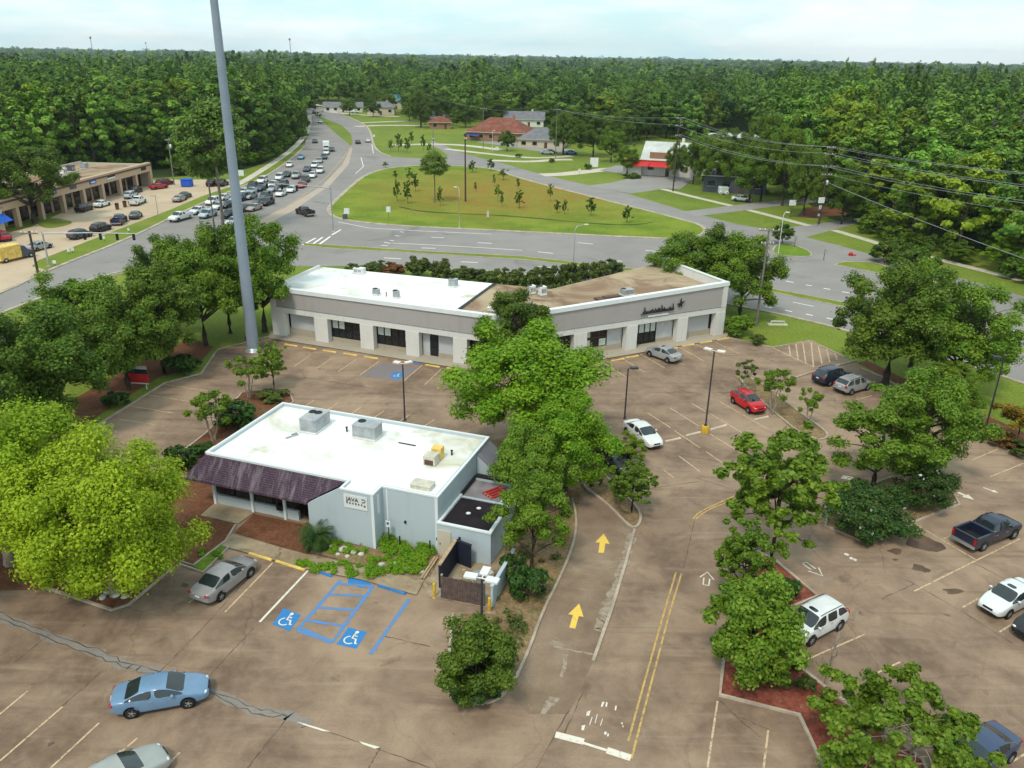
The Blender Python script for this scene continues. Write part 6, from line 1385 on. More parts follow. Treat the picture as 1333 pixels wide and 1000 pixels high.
# restaurant with red awnings
rs = house((868, 230), -.32, 15, 14, 4.6, 4.6, 'white restaurant with a pale gable roof and bright red awnings', 'white_wall', 'pale_metal_roof', True, 'restaurant', cat='restaurant')
rs.rotation_euler.z = -.32 + PI / 2 * 0
MB().box((-1.5, -.06, 5.6), (8, .1, 2.4)).build('brick_front', M['brick'], rs)
for x0, x1 in ((-13.0, -5.2), (-5.0, 3.2)):
    MB().add([(x0, -.1, 4.4), (x1, -.1, 4.4), (x1 + .4, -3.6, 3.0), (x0 - .4, -3.6, 3.0), (x0, -.1, 3.0), (x1, -.1, 3.0)], [(0, 3, 2, 1), (1, 2, 5), (0, 4, 3)]).build('awning', M['red'], rs)
MB().box((-10.2, 3, 1.9), (5.5, 9, 3.8)).build('side_wing', M['white_wall'], rs)
wbld = house((955, 214), -.1, 15, 14, 8.6, .8, 'white two-storey flat-topped building behind the restaurant trees', 'white_wall', 'pale_metal_roof', name='white_building', cat='building')
sl = house((955, 252), -.28, 16, 11, 4.4, .9, 'low slate-grey house with dark blue windows behind the lawn path', 'dark_wall', 'grey_roof', name='slate_house')
o = empty('trailer', G(941, 253), 0, 'white round-framed trailer on the lawn before the slate-grey house', 'trailer'); MB().box((0, 0, 1.1), (2.4, 2.0, 1.8)).build('body', M['poster'], o, bevel=.2); 
for s in (-.8, .8): MB().lathe([(.2, -.1), (.5, -.1), (.5, .1), (.2, .1)], 'Y', (s, -1.1, .5), 14).build('wheel', M['white_metal'], o)
o = empty('tarp_pile', G(244, 243), 0, 'bright blue tarpaulin-covered bin at the forest edge', 'bin'); MB().box((0, 0, .9), (2.6, 2.2, 1.8)).build('body', M['blue'], o, bevel=.25); MB().box((0, 0, 1.86), (2.7, 2.3, .12)).build('lid', M['blue'], o)
for i, (x, y) in enumerate(((153, 273), (163, 270))):
    o = empty('litter_bin', G(x, y), 0, 'brown litter bin before the tan shops, %s' % ['left one', 'right one'][i], 'bin'); MB().lathe([(.35, 0), (.42, 1.1), (.42, 1.2), (0, 1.25)], n=10).build('body', M['frame_brown'], o); MB().lathe([(.44, 1.15), (.46, 1.25), (.3, 1.45), (0, 1.5)], n=10).build('lid', M['black'], o)
# ------------------------------------------------------------------ vehicles
def car_proto(key, L, W, st, wheel_r, wheels, hero=True, pillars=(), sunroof=False, bed=None, zl=.66, zt=.88):
    """Loft of stations (x, underside, belt, half width, roof or None, roof half width), smoothed, then split into parts."""
    bm = bmesh.new(); NP = 8; rings = []
    for (x, zb, belt, hw, roof, rw) in st:
        half = [(0, zb), (hw * .86, zb), (hw * .975, zb + .14 * (belt - zb)), (hw, zb + .58 * (belt - zb)), (hw * .955, belt)]
        half += [(rw, roof - .045), (rw * .62, roof + .0), (0, roof + .012)] if roof else [(hw * .80, belt + .028), (hw * .42, belt + .05), (0, belt + .06)]
        full = half + [(-y, z) for y, z in half[-2:0:-1]]
        rings.append([bm.verts.new((x, y, z)) for y, z in full])
    N = len(rings[0]); fl = {}
    for i in range(len(rings) - 1):
        for j in range(N):
            f = bm.faces.new((rings[i][j], rings[i][(j + 1) % N], rings[i + 1][(j + 1) % N], rings[i + 1][j])); fl[(i, j)] = f; f.smooth = True
    bm.faces.new(rings[0][::-1]).smooth = True; bm.faces.new(rings[-1]).smooth = True
    groups = {1: [], 2: [], 3: [], 4: [], 6: []}
    cab = [i for i, s in enumerate(st) if s[4]]; c0, c1 = cab[0], cab[-1]
    top = [5, 6, 7, 8]                                   # ring faces across the roof
    for (i, j), f in fl.items():
        if j in (0, N - 1, 1, N - 2): f.material_index = 5
        if j in top and i == c1: groups[1].append(f)
        if j in top and i == c0 - 1: groups[2].append(f)
        if j in (4, N - 5) and c0 - 1 <= i <= c1 and i not in pillars: groups[3 if j == 4 else 4].append(f)
        if sunroof and j in (6, 7) and i == sunroof: groups[6].append(f)
    for k, fs in groups.items():
        for f in fs: f.material_index = k
    for k, fs in groups.items():
        if not fs: continue
        if k in (3, 4):
            done = []
            idx = sorted([i for (i, j), f in fl.items() if f in fs])
            runs = []; 
            for (i, j), f in sorted(fl.items()):
                if f in fs:
                    if runs and runs[-1][0] == i - 1: runs[-1][0] = i; runs[-1][1].append(f)
                    else: runs.append([i, [f]])
            for _, r_ in runs:
                res = bmesh.ops.inset_region(bm, faces=r_, thickness=.03, use_even_offset=True)
                for f in res['faces']: f.material_index = 0; f.smooth = True
        else:
            res = bmesh.ops.inset_region(bm, faces=fs, thickness=.035 if k != 6 else .12, use_even_offset=True)
            for f in res['faces']: f.material_index = 0; f.smooth = True
    bmesh.ops.recalc_face_normals(bm, faces=bm.faces[:])
    cl = bm.edges.layers.float.new('crease_edge')
    for e in bm.edges:
        if len(e.link_faces) == 2 and e.link_faces[0].material_index != e.link_faces[1].material_index: e[cl] = 1.0
    cv = bm.verts.layers.float.new('crease_vert')
    for v in bm.verts:
        ms = {f.material_index for f in v.link_faces}
        if len(ms) > 1 and ms & {1, 2, 3, 4} and sum(1 for f in v.link_faces if f.material_index in (1, 2, 3, 4)) == 1: v[cv] = .75
    me = bpy.data.meshes.new('tmp'); bm.to_mesh(me); bm.free()
    o = bpy.data.objects.new('tmp', me); COL.objects.link(o)
    ss = o.modifiers.new('s', 'SUBSURF'); ss.levels = 2 if hero else 1; ss.render_levels = ss.levels
    bpy.context.view_layer.update()
    ev = bpy.data.meshes.new_from_object(o.evaluated_get(bpy.context.evaluated_depsgraph_get())); bpy.data.objects.remove(o)
    co = np.empty(len(ev.vertices) * 3, np.float32); ev.vertices.foreach_get('co', co); co = co.reshape(-1, 3)
    parts = {}
    def split(mis, name, mats):
        fs = [tuple(p.vertices) for p in ev.polygons if p.material_index in mis]; mi = [mis.index(p.material_index) for p in ev.polygons if p.material_index in mis]
        if not fs: return
        used = sorted({v for f in fs for v in f}); mp = {v: k for k, v in enumerate(used)}
        mm = MB(); mm.v = [tuple(co[v]) for v in used]; mm.f = [tuple(mp[v] for v in f) for f in fs]; mm.m = mi; mm.sm = [True] * len(fs)
        return mm.mesh(name, mats)
    root_parts = []
    def add(name, mesh, par=None):
        if mesh: root_parts.append((name, mesh, par))
        return len(root_parts) - 1
    add('body', split([0, 5], key + '_body', [M['paint'], M['trim']]))
    gm = M['car_glass']
    for k, nm in ((1, 'windscreen'), (2, 'rear_window'), (3, 'side_window'), (4, 'side_window'), (6, 'sunroof')): add(nm, split([k], key + '_' + nm, [gm]))
    xr, xf = st[0][0], st[-1][0]; hwf, hwr = st[-2][3], st[1][3]
    hwm = max(s[3] for s in st)
    r = wheel_r
    for sx in wheels:
        for sy in (-1, 1):
            yo = sy * (hwm - .085); n0 = 20 if hero else 10
            arch = MB().lathe([(0, 0), (r + .075, 0), (r + .075, .02 * sy)], 'Y', (sx, sy * (hwm + .001) - .02 * sy, r + .03), n0)
            add('wheel_arch', arch.mesh(key + '_arch', M['trim']))
            ty = MB().lathe([(r * .62, -.10), (r * .95, -.10), (r, -.06), (r, .06), (r * .95, .10), (r * .62, .10)], 'Y', (0, 0, 0), n0)
            wi = add('wheel', ty.mesh(key + '_tyre', M['tyre'])); root_parts[wi] += ((sx, yo, r),)
            rm = MB().lathe([(0, .085 * sy), (r * .18, .088 * sy), (r * .2, .06 * sy), (r * .62, .055 * sy), (r * .64, .098 * sy), (r * .66, .05 * sy)], 'Y', (0, 0, 0), n0)
            if hero:
                for q in range(5): a = 2 * PI * q / 5; rm.box((math.cos(a) * r * .4, .078 * sy, math.sin(a) * r * .4), (r * .5, .03, r * .14), M=Matrix.Rotation(-a, 3, 'Y'))
            add('rim', rm.mesh(key + '_rim', M['rim']), wi)
    for sy in (-1, 1):
        h = MB().sphere((0, 0, 0), (.15, .17, .065), 10, 6); hi = add('headlight', h.mesh(key + '_headlight', M['head'])); root_parts[hi] += ((xf - .22, sy * hwf * .82, zl),)
        t = MB().sphere((0, 0, 0), (.12, .19, .09 if zt < .95 else .20), 10, 6); ti = add('tail_light', t.mesh(key + '_tail', M['tail'])); root_parts[ti] += ((xr + .11, sy * hwr * .82, zt),)
        if hero:
            m_ = MB().sphere((0, 0, 0), (.09, .12, .075), 8, 6).box((0, -sy * .1, -.02), (.05, .16, .03)); mi_ = add('mirror', m_.mesh(key + '_mirror', M['paint'])); root_parts[mi_] += ((st[c1][0] + .28, sy * (hwm + .03), st[c1 + 1][2] + .10),)
    if hero:
        g_ = MB().box((xf + .005 - .04, 0, zl - .05), (.07, hwf * .95, .12)).box((xf - .03, 0, .38), (.08, hwf * 1.2, .14)); add('grille', g_.mesh(key + '_grille', M['trim']))
        add('number_plate', MB().box((xr - .012, 0, zt - .1), (.03, .34, .13)).mesh(key + '_plate', M['plate']))
        hd = MB()
        for sy in (-1, 1):
            for x in (-.42, .55): hd.box((x * L / 4.8, sy * hwm * .985, .86 if zt < .95 else .98), (.2, .03, .03))
        add('door_handle', hd.mesh(key + '_handle', M['rim']))
        if zt >= .95 and not bed:
            rr_ = MB()
            for sy in (-1, 1): rr_.tube([(st[c0][0] + .15, sy * st[c0][5] * .94, st[c0][4] + .03), (0, sy * st[c0 + 1][5] * .94, st[c0 + 1][4] + .045), (st[c1][0] - .1, sy * st[c1][5] * .94, st[c1][4] + .03)], [.022] * 3, 6)
            add('roof_rail', rr_.mesh(key + '_rail', M['trim']))
    if bed: bed(add, key)
    return dict(parts=root_parts, L=L, hero=hero)

def sedan(L=4.85, W=1.84, H=1.46, roof_c=-.25):
    k = L / 4.85; w = W / 2
    return [(-2.46 * k, .48, .78, w * .74, None, 0), (-2.38 * k, .32, .98, w * .86, None, 0), (-2.05 * k, .24, 1.05, w * .95, None, 0), (-1.72 * k, .21, 1.05, w * 1.0, None, 0),
            (-.92 * k, .19, 1.02, w * 1.02, H + .0, w * .74), (-.30 * k, .19, .99, w * 1.02, H + .05, w * .77), (-.20 * k, .19, .99, w * 1.02, H + .05, w * .77), (.42 * k, .19, .97, w * 1.02, H + .01, w * .75),
            (1.24 * k, .19, .98, w * 1.01, None, 0), (1.75 * k, .21, .88, w * .98, None, 0), (2.22 * k, .25, .74, w * .88, None, 0), (2.42 * k, .32, .62, w * .74, None, 0), (2.48 * k, .42, .55, w * .62, None, 0)]
def suv(L=4.7, W=1.88, H=1.70, gh=.30):
    k = L / 4.7; w = W / 2
    return [(-2.38 * k, .55, .95, w * .80, None, 0), (-2.32 * k, .36, 1.08, w * .92, None, 0), (-2.18 * k, gh, 1.12, w * .97, None, 0), (-1.78 * k, gh - .04, 1.12, w * 1.0, H - .02, w * .76), (-1.1 * k, gh - .06, 1.07, w * 1.02, H + .05, w * .80),
            (-1.0 * k, gh - .06, 1.07, w * 1.02, H + .05, w * .80), (-.05 * k, gh - .06, 1.04, w * 1.02, H + .06, w * .80), (.06 * k, gh - .06, 1.04, w * 1.02, H + .06, w * .80), (.62 * k, gh - .06, 1.03, w * 1.02, H - .0, w * .77),
            (1.30 * k, gh - .05, 1.05, w * 1.01, None, 0), (1.75 * k, gh - .03, 1.0, w * .98, None, 0), (2.2 * k, gh, .88, w * .90, None, 0), (2.36 * k, gh + .06, .74, w * .78, None, 0), (2.42 * k, gh + .14, .66, w * .66, None, 0)]
def hatch():
    k = 1.0; w = .85; H = 1.50
    return [(-1.95, .5, .90, w * .78, None, 0), (-1.90, .34, 1.04, w * .90, None, 0), (-1.76, .26, 1.10, w * .96, None, 0), (-1.36, .2, 1.10, w * 1.0, H - .04, w * .64), (-.62, .19, 1.05, w * 1.02, H + .02, w * .70), (-.5, .19, 1.05, w * 1.02, H + .02, w * .70),
            (.28, .19, 1.0, w * 1.02, H, w * .68), (1.06, .19, 1.0, w * 1.0, None, 0), (1.48, .22, .92, w * .96, None, 0), (1.82, .26, .78, w * .86, None, 0), (1.96, .34, .64, w * .72, None, 0), (2.0, .42, .58, w * .6, None, 0)]
def pickup():
    w = .98; H = 1.86
    return [(-.98, .42, 1.12, w * .97, None, 0), (-.94, .38, 1.24, w * 1.0, None, 0), (-.80, .36, 1.27, w * 1.0, None, 0), (-.62, .36, 1.26, w * 1.0, H - .06, w * .70), (.12, .36, 1.24, w * 1.01, H + .02, w * .73), (.24, .36, 1.24, w * 1.01, H + .02, w * .73), (.85, .36, 1.22, w * 1.01, H - .04, w * .70),
            (1.48, .36, 1.22, w * 1.0, None, 0), (2.1, .38, 1.17, w * .99, None, 0), (2.65, .42, 1.08, w * .95, None, 0), (2.84, .48, .9, w * .86, None, 0), (2.90, .56, .78, w * .74, None, 0)]
def pick_bed(add, key):
    w = .98
    m = MB()
    for sy in (-1, 1): m.box((-1.95, sy * (w - .07), .86), (1.98, .13, .84)); m.box((-1.95, sy * (w - .075), 1.30), (1.98, .16, .05))
    m.box((-2.92, 0, .90), (.11, 2 * w - .02, .76)); m.box((-2.92, 0, 1.30), (.14, 2 * w - .02, .05)); m.box((-1.02, 0, .92), (.1, 2 * w - .1, .8))
    m.box((-1.95, 0, .62), (1.94, 2 * w - .28, .05), mi=1); m.box((-1.95, 0, .45), (1.9, 1.4, .2), mi=1)
    add('cargo_bed', m.mesh(key + '_bed', [M['paint'], M['trim']]))
    add('bumper', MB().box((-3.02, 0, .56), (.18, 1.9, .2)).mesh(key + '_bumper', M['rim']))
    for sy in (-1, 1):
        i = add('tail_light', MB().box((-2.99, sy * .87, 1.0), (.1, .17, .48)).mesh(key + '_taillamp', M['tail']))
CARS = {}
for hero in (True, False):
    h = 'hero_' if hero else ''
    CARS[h + 'sedan'] = car_proto(h + 'sedan', 4.85, 1.84, sedan(), .33, (-1.40, 1.42), hero, (5,))
    CARS[h + 'suv'] = car_proto(h + 'suv', 4.7, 1.88, suv(), .37, (-1.38, 1.40), hero, (4, 6), zl=.78, zt=1.0)
    CARS[h + 'pickup'] = car_proto(h + 'pickup', 5.9, 1.98, pickup(), .40, (-1.85, 1.80), hero, (4,), bed=pick_bed, zl=.86, zt=.98)
CARS['hero_roof_sedan'] = car_proto('hero_roof_sedan', 4.65, 1.80, sedan(4.65, 1.80, 1.47), .33, (-1.36, 1.36), True, (5,), sunroof=6)
CARS['hero_roof_suv'] = car_proto('hero_roof_suv', 4.5, 1.86, suv(4.5, 1.86, 1.66), .36, (-1.32, 1.34), True, (4, 6), sunroof=7, zl=.78, zt=1.0)
CARS['hero_hatch'] = car_proto('hero_hatch', 3.95, 1.70, hatch(), .30, (-1.22, 1.20), True, (4,), zl=.70, zt=.96)
for k, c in CARS.items():          # build each prototype once
    pr = c['parts']
def car(kind, px, hd, col, label, name='parked_car', cat='car', group=None, scale=1.0, rough=None):
    c = CARS[kind]; p = G(px[0], px[1] + (.0125 * (px[1] - 250) if c['hero'] else 0)); root = empty(name, (p.x, p.y, .02), hd, label, cat, group); root.scale = (scale,) * 3; obs = []
    for t in c['parts']:
        nm, me, par = t[:3]; o = mobj(nm, me, root if par is None else obs[par])
        if len(t) > 3: o.location = t[3]
        if nm in ('body', 'mirror', 'cargo_bed'): o.color = (*col, 1)
        obs.append(o)
    return root
SIL, WHT, BLK, DBL, RED, GRY = (.42, .41, .40), (.74, .74, .73), (.010, .010, .012), (.016, .024, .055), (.55, .012, .02), (.12, .125, .13)
hp = lambda a, b: heading(a, b)
car('hero_sedan', (212, 905), hp((150, 919), (275, 897)), (.16, .27, .42), 'light blue sedan driving across the lot at the lower left', 'moving_car', group='cars in the near lot')
car('hero_sedan', (294, 756), hp((262, 786), (325, 736)), (.30, .28, .28), 'silver sedan parked before the cafe beside the lime-green tree', group='cars in the near lot')
car('hero_sedan', (152, 1017), hp((118, 1024), (190, 985)), (.36, .37, .36), 'silver sedan cut off by the bottom edge at the lower left', group='cars in the near lot')
car('hero_sedan', (836, 568), hp((814, 550), (858, 584)), WHT, 'white sedan parked beside the single-headed lamp post', group='cars in the near lot')
car('hero_suv', (799, 600), hp((776, 578), (826, 622)), (.035, .04, .045), 'dark car half hidden under the branches beside the white sedan', group='cars in the near lot')
car('hero_roof_sedan', (863, 464), hp((884, 472), (840, 456)), (.36, .36, .37), 'silver sedan parked nose-in at the right wing of the white shop building', group='cars in the near lot')
car('hero_hatch', (973, 527), hp((951, 513), (995, 541)), RED, 'bright red hatchback in the middle row', group='cars in the near lot', scale=1.06)
car('hero_suv', (1082, 494), hp((1058, 500), (1106, 488)), (.02, .028, .055), 'dark navy sport utility car beside the silver one under the large trees', group='cars in the near lot')
car('hero_roof_suv', (1109, 505), hp((1085, 512), (1133, 498)), (.34, .33, .33), 'silver crossover beside the navy one under the large trees', group='cars in the near lot')
car('hero_pickup', (1284, 696), hp((1248, 710), (1326, 680)), (.014, .02, .045), 'dark navy crew-cab pickup parked right of the hedge island', 'pickup_truck', 'pickup', 'cars in the near lot', scale=.98)
car('hero_roof_sedan', (1311, 781), hp((1345, 764), (1280, 796)), WHT, 'white sedan with a dark sunroof near the right edge', group='cars in the near lot')
car('hero_sedan', (1358, 812), hp((1390, 796), (1327, 827)), (.012, .012, .014), 'black car nosing in at the right edge below the white sedan with the sunroof', group='cars in the near lot')
car('hero_roof_suv', (1058, 813), hp((1098, 795), (1030, 831)), WHT, 'white crossover with a dark sunroof parked against the red bark island', group='cars in the near lot')
car('hero_sedan', (1270, 982), hp((1308, 960), (1236, 1004)), (.035, .06, .13), 'dark blue sedan half hidden by the spreading tree at the bottom right', group='cars in the near lot')
car('sedan', (62, 415), hp((0, 440), (100, 395)), (.45, .46, .47), 'pale silver car behind the left trees beside the dark leaning utility pole', group=None)
car('sedan', (8, 452), hp((0, 460), (60, 430)), WHT, 'white car glimpsed through the left trees below the pale silver one')
# queue on the road: lane direction from the road's own course
course = [G(*p) for p in ((409, 147), (414, 165), (417, 184), (414, 200), (403, 218), (378, 239), (345, 256), (300, 272), (250, 287), (160, 318), (60, 358))]
def lane_dir(p):
    best = min(range(len(course) - 1), key=lambda i: (p - (course[i] + course[i + 1]) / 2).length)
    d = course[best + 1] - course[best]; return math.atan2(d.y, d.x)
Q = [(235, 287, 'pickup', 'W', 'white pickup at the very front of the queue by the grass verge'), (258, 278, 'sedan', 'W', 'white sedan right behind the white pickup leading the queue'), (271, 283, 'suv', 'LB', 'pale blue-white estate car beside the white sedan near the front of the queue'),
     (278, 266, 'suv', 'W', 'white high-roofed car third back in the verge-side lane'), (291, 261, 'sedan', 'W', 'white car just behind the tall pine trunk'), (297, 270, 'sedan', 'B', 'black car right of the tall pine trunk'), (300, 283, 'suv', 'B', 'black car in the centre lane just left of the tower pole'), (305, 292, 'sedan', 'W', 'white car low at the left side of the tower pole'),
     (317, 253, 'sedan', 'W', 'white car just right of the tower pole, farther lane'), (316, 261, 'suv', 'D', 'dark blue car hidden behind the tower pole'), (318, 275, 'sedan', 'B', 'black car touching the right side of the tower pole'), (320, 287, 'sedan', 'M', 'maroon car at the right foot of the tower pole'),
     (326, 259, 'suv', 'S', 'silver crossover in the third rank right of the tower pole'), (331, 274, 'sedan', 'T', 'tan-silver sedan nearest the painted median'), (342, 238, 'suv', 'W', 'white van-like car beside the forest path'), (329, 246, 'suv', 'B', 'black car ahead of the white van-like one on the verge side'), (340, 248, 'sedan', 'D', 'dark navy car under the signal mast arm tip'),
     (328, 252, 'sedan', 'LB', 'pale blue car between the black and silver ones right of the tower pole'), (346, 259, 'suv', 'G', 'dark grey car behind the silver crossover'), (348, 267, 'suv', 'B', 'black crossover beside the painted median'), (366, 255, 'sedan', 'W', 'white sedan under the middle of the signal mast arm'), (355, 249, 'sedan', 'S', 'silver car left of the white sedan under the mast arm'),
     (369, 243, 'suv', 'G', 'blue-grey crossover behind the white sedan under the mast arm'), (364, 234, 'suv', 'W', 'white van on the verge side level with the mast arm'), (374, 230, 'sedan', 'B', 'black car behind the white van on the verge side'), (386, 232, 'pickup', 'S', 'silver pickup in the middle of the queue'), (380, 250, 'sedan', 'W', 'small white car beside the painted median in line with the mast arm'),
     (393, 244, 'sedan', 'R', 'red car at the median edge of the queue'), (398, 237, 'suv', 'B', 'black car behind the red one'), (407, 231, 'sedan', 'W', 'white car behind the black one at the median edge'), (417, 225, 'suv', 'W', 'long white estate car at the right edge of the queue'), (400, 223, 'sedan', 'D', 'dark blue car left of the long white estate car'),
     (410, 218, 'suv', 'W', 'white car directly behind the dark blue one'), (416, 212, 'sedan', 'S', 'silver car with a dark windscreen in the back third of the queue'), (422, 207, 'suv', 'G', 'dark grey car second from last at the back of the queue'), (425, 201, 'suv', 'W', 'white car in front of the white delivery van at the back of the queue'),
     (432, 197, 'sedan', 'B', 'black car at the very back of the queue, right of the delivery van'), (392, 207, 'sedan', 'BL', 'blue car alone in the empty lane beside the verge'), (377, 217, 'sedan', 'W', 'white car alone in the verge lane ahead of the blue one'), (410, 186, 'sedan', 'B', 'dark car with a pale roof alone behind the queue'), (417, 160, 'sedan', 'W', 'white car far up the road beside the grass median'),
     (409, 148, 'suv', 'B', 'black car farthest up the road'), (286, 272, 'sedan', 'W', 'white car between the two pine trunks'), (308, 263, 'suv', 'S', 'silver car just left of the tower pole in the second rank'), (356, 243, 'sedan', 'W', 'small white car before the blue-grey crossover'), (337, 266, 'sedan', 'G', 'grey car behind the tan-silver sedan')]
pal_ = {'W': WHT, 'B': BLK, 'S': (.34, .34, .35), 'G': (.06, .075, .09), 'D': (.02, .03, .07), 'LB': (.42, .52, .58), 'M': (.16, .012, .03), 'R': (.42, .02, .03), 'T': (.36, .31, .27), 'BL': (.12, .30, .46)}
for x, y, k, c, lb in Q:
    car(k, (x, y), lane_dir(G(x, y)), pal_[c], lb, 'queueing_car', 'car', 'cars queueing on the road', 1.02)
car('sedan', (466, 187), hp((478, 200), (455, 172)), (.05, .055, .065), 'dark car driving away on the far carriageway, left of the white one', 'moving_car')
car('sedan', (479, 185), hp((484, 200), (470, 168)), WHT, 'white car driving away on the far carriageway', 'moving_car')
car('pickup', (397, 280), hp((412, 285), (384, 276)), (.012, .012, .012), 'black pickup turning alone in the junction', 'pickup_truck', 'pickup')
car('suv', (1264, 388), hp((1225, 378), (1300, 398)), WHT, 'white car on the highway glimpsed through the large dark trees', 'moving_car')
car('sedan', (1205, 432), hp((1240, 442), (1170, 424)), (.45, .46, .47), 'silver car on the near carriageway behind the large dark trees', 'moving_car')
ma = ra
for x, y, k, c, lb, h in ((110, 275, 'suv', 'B', 'black estate car nose-out before the tan shops', 0.0), (133, 269, 'sedan', 'W', 'white sedan beside the black estate car before the tan shops', 0.0), (171, 258, 'suv', 'LB', 'pale car parked close to the far columns of the tan shops', .1), (177, 251, 'suv', 'B', 'black car against the wall at the far end of the tan shops', .1), (180, 266, 'pickup', 'W', 'white pickup in front of the pale car at the tan shops', .1),
                         (207, 246, 'sedan', 'R', 'bright red car past the end wall of the tan shops', -.5), (215, 241, 'suv', 'M', 'dark maroon car behind the bright red one', -.5), (156, 291, 'pickup', 'D', 'big dark pickup parked along the verge of the tan lot', .25), (177, 284, 'sedan', 'G', 'dark grey car ahead of the big dark pickup along the verge', .25), (132, 301, 'suv', 'B', 'black car behind the big dark pickup along the verge', -.1),
                         (105, 310, 'suv', 'G', 'dark grey estate car last in the row along the verge', -.3), (52, 325, 'sedan', 'S', 'silver car beside the yellow van', -.2), (3, 313, 'suv', 'R', 'red car before the blue-awning shop', 1.0), (234, 262, 'sedan', 'T', 'beige sedan at the far end of the tan lot', .05), (241, 258, 'sedan', 'B', 'black car directly behind the beige sedan', .05), (277, 242, 'suv', 'B', 'black car by the forest edge left of the tall pine', .0), (290, 242, 'suv', 'B', 'black car by the forest edge right of the tall pine trunk', .0)):
    car(k, (x, y), ma + h, pal_[c], lb, 'parked_car', 'car', 'cars parked before the tan shops')
# yellow box van with a dark cab
v = empty('yellow_van', G(20, 338), ma + .02 - .35, 'yellow box van with a dark cab at the mouth of the tan lot', 'van')
MB().box((-1.3, 0, 1.55), (3.9, 2.1, 2.2)).build('cargo_box', M['stop_yellow'], v, bevel=.06)
MB().add([(.7, -1, .45), (3.1, -1, .45), (3.1, -1, 1.15), (2.0, -1, 1.35), (1.35, -1, 2.2), (.7, -1, 2.2), (.7, 1, .45), (3.1, 1, .45), (3.1, 1, 1.15), (2.0, 1, 1.35), (1.35, 1, 2.2), (.7, 1, 2.2)], [(0, 1, 2, 3, 4, 5), (11, 10, 9, 8, 7, 6), (1, 7, 8, 2), (2, 8, 9, 3), (3, 9, 10, 4), (4, 10, 11, 5), (5, 11, 6, 0), (0, 6, 7, 1)]).build('cab', M['dark_wall'], v, bevel=.05)
MB().add([(1.97, -.85, 1.42), (1.97, .85, 1.42), (1.42, .85, 2.14), (1.42, -.85, 2.14)], [(0, 1, 2, 3)]).build('windscreen', M['car_glass'], v)
for x in (-2.3, 2.2):
    for s in (-1, 1):
        w = MB().lathe([(.2, -.12), (.4, -.12), (.42, 0), (.4, .12), (.2, .12)], 'Y', (x, s * .98, .42), 14).build('wheel', M['tyre'], v); MB().lathe([(0, .13 * s), (.2, .12 * s), (.22, .05 * s)], 'Y', (x, s * .98, .42), 12).build('rim', M['rim'], w)
# white delivery van at the back of the queue
p = G(425, 196); v = empty('delivery_van', (p.x, p.y, .02), lane_dir(p), 'tall white delivery van at the back of the queue', 'van')
MB().box((-.6, 0, 1.75), (4.6, 2.2, 2.7)).build('cargo_box', M['white_metal'], v, bevel=.08); MB().box((2.3, 0, 1.15), (1.6, 2.0, 1.6)).build('cab', M['white_metal'], v, bevel=.15); MB().box((2.72, 0, 1.62), (.8, 1.7, .6)).build('windscreen', M['car_glass'], v, bevel=.05)
for x in (-2.0, 2.1):
    for s in (-1, 1): MB().lathe([(0, -.1), (.42, -.1), (.42, .1), (0, .1)], 'Y', (x, s * .98, .42), 12).build('wheel', M['tyre'], v)
for x, y, k, c, lb, h in ((611, 178, 'suv', 'D', 'dark car beside the blue awning of the brown-roofed house', .2), (628, 181, 'sedan', 'B', 'black car before the door of the brown-roofed house', .1), (743, 201, 'sedan', 'BL', 'blue car parked right of the grey-roofed house', .3), (716, 200, 'sedan', 'B', 'black car before the grey-roofed house', .1), (672, 162, 'suv', 'B', 'dark car before the white house behind the brown-roofed one', .0), (850, 226, 'suv', 'G', 'dark grey car under the red awning', .2), (712, 201, 'sedan', 'S', 'silver car at the grey-roofed house drive', .0), (965, 262, 'sedan', 'W', 'white car on the grass beside the slate-grey house', -.2), (462, 147, 'sedan', 'W', 'white car before the low white building up the road', .2), (415, 139, 'sedan', 'W', 'white car waiting at the far bend of the road', .3)):
    car(k, (x, y), -.2 + h, pal_[c], lb, 'parked_car', 'car', 'cars parked at the far houses')
# ------------------------------------------------------------------ camera, sky, light
cam = bpy.data.cameras.new('camera'); co = bpy.data.objects.new('camera', cam); COL.objects.link(co)
cam.sensor_width = 36; cam.sensor_fit = 'HORIZONTAL'; cam.lens = 36 * FPX / 1333; cam.clip_start = .5; cam.clip_end = 30000
Fv = Vector((0, math.cos(TH), -math.sin(TH))); R0 = Vector((1, 0, 0)); D0 = Vector((0, -math.sin(TH), -math.cos(TH)))
Rx = R0 * math.cos(RO) - D0 * math.sin(RO); Dn = R0 * math.sin(RO) + D0 * math.cos(RO)
co.matrix_world = Matrix(((Rx.x, -Dn.x, -Fv.x, 0), (Rx.y, -Dn.y, -Fv.y, 0), (Rx.z, -Dn.z, -Fv.z, HC), (0, 0, 0, 1)))
S.camera = co
EL, AZ = math.radians(56), math.radians(205)          # sun high, behind and to the left of the camera
wd = bpy.data.worlds.new('World'); S.world = wd; wd.use_nodes = True; nt = wd.node_tree; nt.nodes.clear()
def wn(t, **k):
    n = nt.nodes.new(t)
    for a, b in k.items(): setattr(n, a, b)
    return n
out = wn('ShaderNodeOutputWorld'); bg = wn('ShaderNodeBackground'); bg.inputs[1].default_value = .10
sky = wn('ShaderNodeTexSky', sky_type='NISHITA'); sky.sun_disc = False; sky.sun_elevation = EL; sky.sun_rotation = AZ; sky.air_density = 1.0; sky.dust_density = 2.0; sky.ozone_density = 1.0
tc = wn('ShaderNodeTexCoord'); mp = wn('ShaderNodeMapping'); mp.inputs['Scale'].default_value = (1.0, 1.0, 5.0)
no = wn('ShaderNodeTexNoise'); no.inputs['Scale'].default_value = 2.2; no.inputs['Detail'].default_value = 6; no.inputs['Roughness'].default_value = .6; no.inputs['Distortion'].default_value = .6
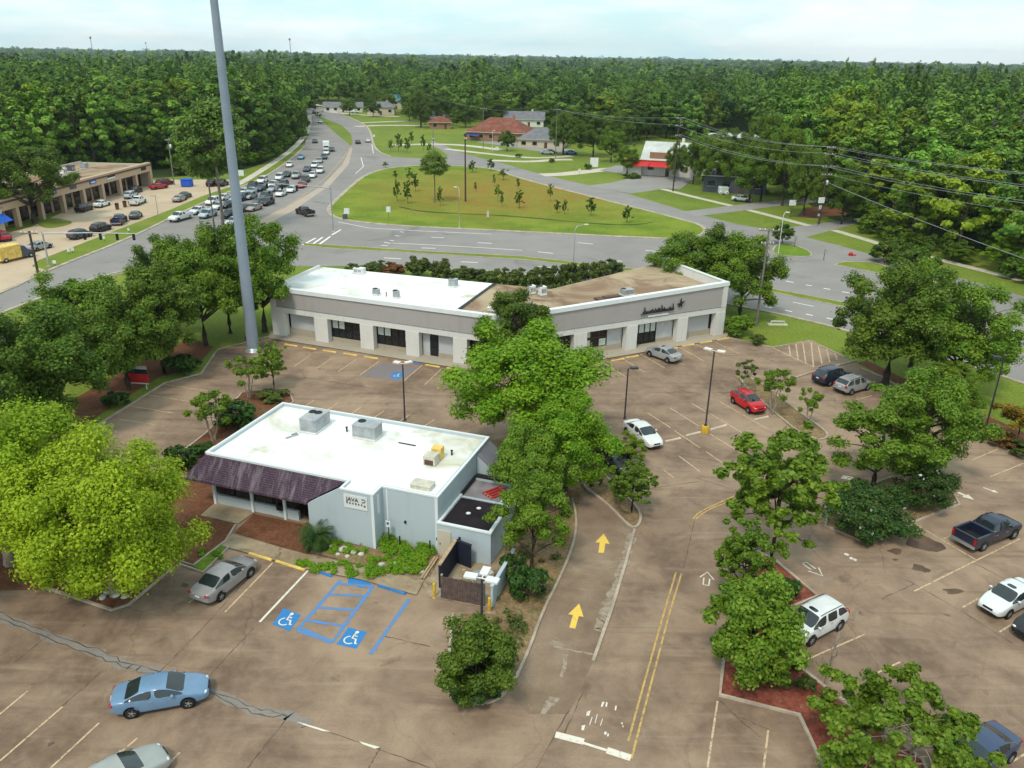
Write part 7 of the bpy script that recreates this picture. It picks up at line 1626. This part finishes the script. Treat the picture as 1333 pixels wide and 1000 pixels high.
mr = wn('ShaderNodeMapRange'); mr.inputs[1].default_value = .36; mr.inputs[2].default_value = .62; mr.inputs[3].default_value = .80; mr.inputs[4].default_value = 1.0
mx = wn('ShaderNodeMix', data_type='RGBA'); n2 = wn('ShaderNodeTexNoise'); n2.inputs['Scale'].default_value = 3.4; n2.inputs['Detail'].default_value = 7; n2.inputs['Roughness'].default_value = .62; n2.inputs['Distortion'].default_value = .4
m2 = wn('ShaderNodeMapRange'); m2.inputs[1].default_value = .42; m2.inputs[2].default_value = .60
cm = wn('ShaderNodeMix', data_type='RGBA'); cm.inputs[6].default_value = (*CLOUD, 1); cm.inputs[7].default_value = (*CLOUD2, 1)
l = nt.links.new
l(tc.outputs['Generated'], mp.inputs[0]); l(mp.outputs[0], no.inputs['Vector']); l(no.outputs['Fac'], mr.inputs[0]); l(mr.outputs[0], mx.inputs[0]); l(mp.outputs[0], n2.inputs['Vector']); l(n2.outputs['Fac'], m2.inputs[0]); l(m2.outputs[0], cm.inputs[0]); l(cm.outputs[2], mx.inputs[7]); l(sky.outputs[0], mx.inputs[6]); l(mx.outputs[2], bg.inputs[0]); l(bg.outputs[0], out.inputs[0])
sl_ = bpy.data.lights.new('sun', 'SUN'); so = bpy.data.objects.new('sun', sl_); COL.objects.link(so)
sl_.energy = SUN; sl_.angle = math.radians(10); sl_.color = (1.0, .92, .79)
# Nishita: rotation 0 puts the sun towards +Y, turning clockwise seen from above
sd = Vector((math.sin(AZ) * math.cos(EL), math.cos(AZ) * math.cos(EL), math.sin(EL)))
so.rotation_euler = (-sd).to_track_quat('-Z', 'Y').to_euler(); so.location = sd * 200
S.view_settings.view_transform = 'Standard'; S.view_settings.look = 'None'; S.view_settings.exposure = EXPO; S.view_settings.gamma = 1
S.cycles.max_bounces = 6; S.cycles.diffuse_bounces = 3; S.cycles.glossy_bounces = 2; S.cycles.transmission_bounces = 3; S.cycles.volume_bounces = 0
if HAZE:
    hz = MB().box((0, 2950, 49), (9000, 6400, 100)).build('haze', [], None, kind='stuff')
    t = NT('haze_air'); pv = t.n('ShaderNodeVolumePrincipled', inp={'Color': (.80, .90, 1.0, 1), 'Density': HAZE, 'Anisotropy': .3}); t.t.links.new(pv.outputs[0], t.out.inputs['Volume'])
    hz.data.materials.append(t.mat)
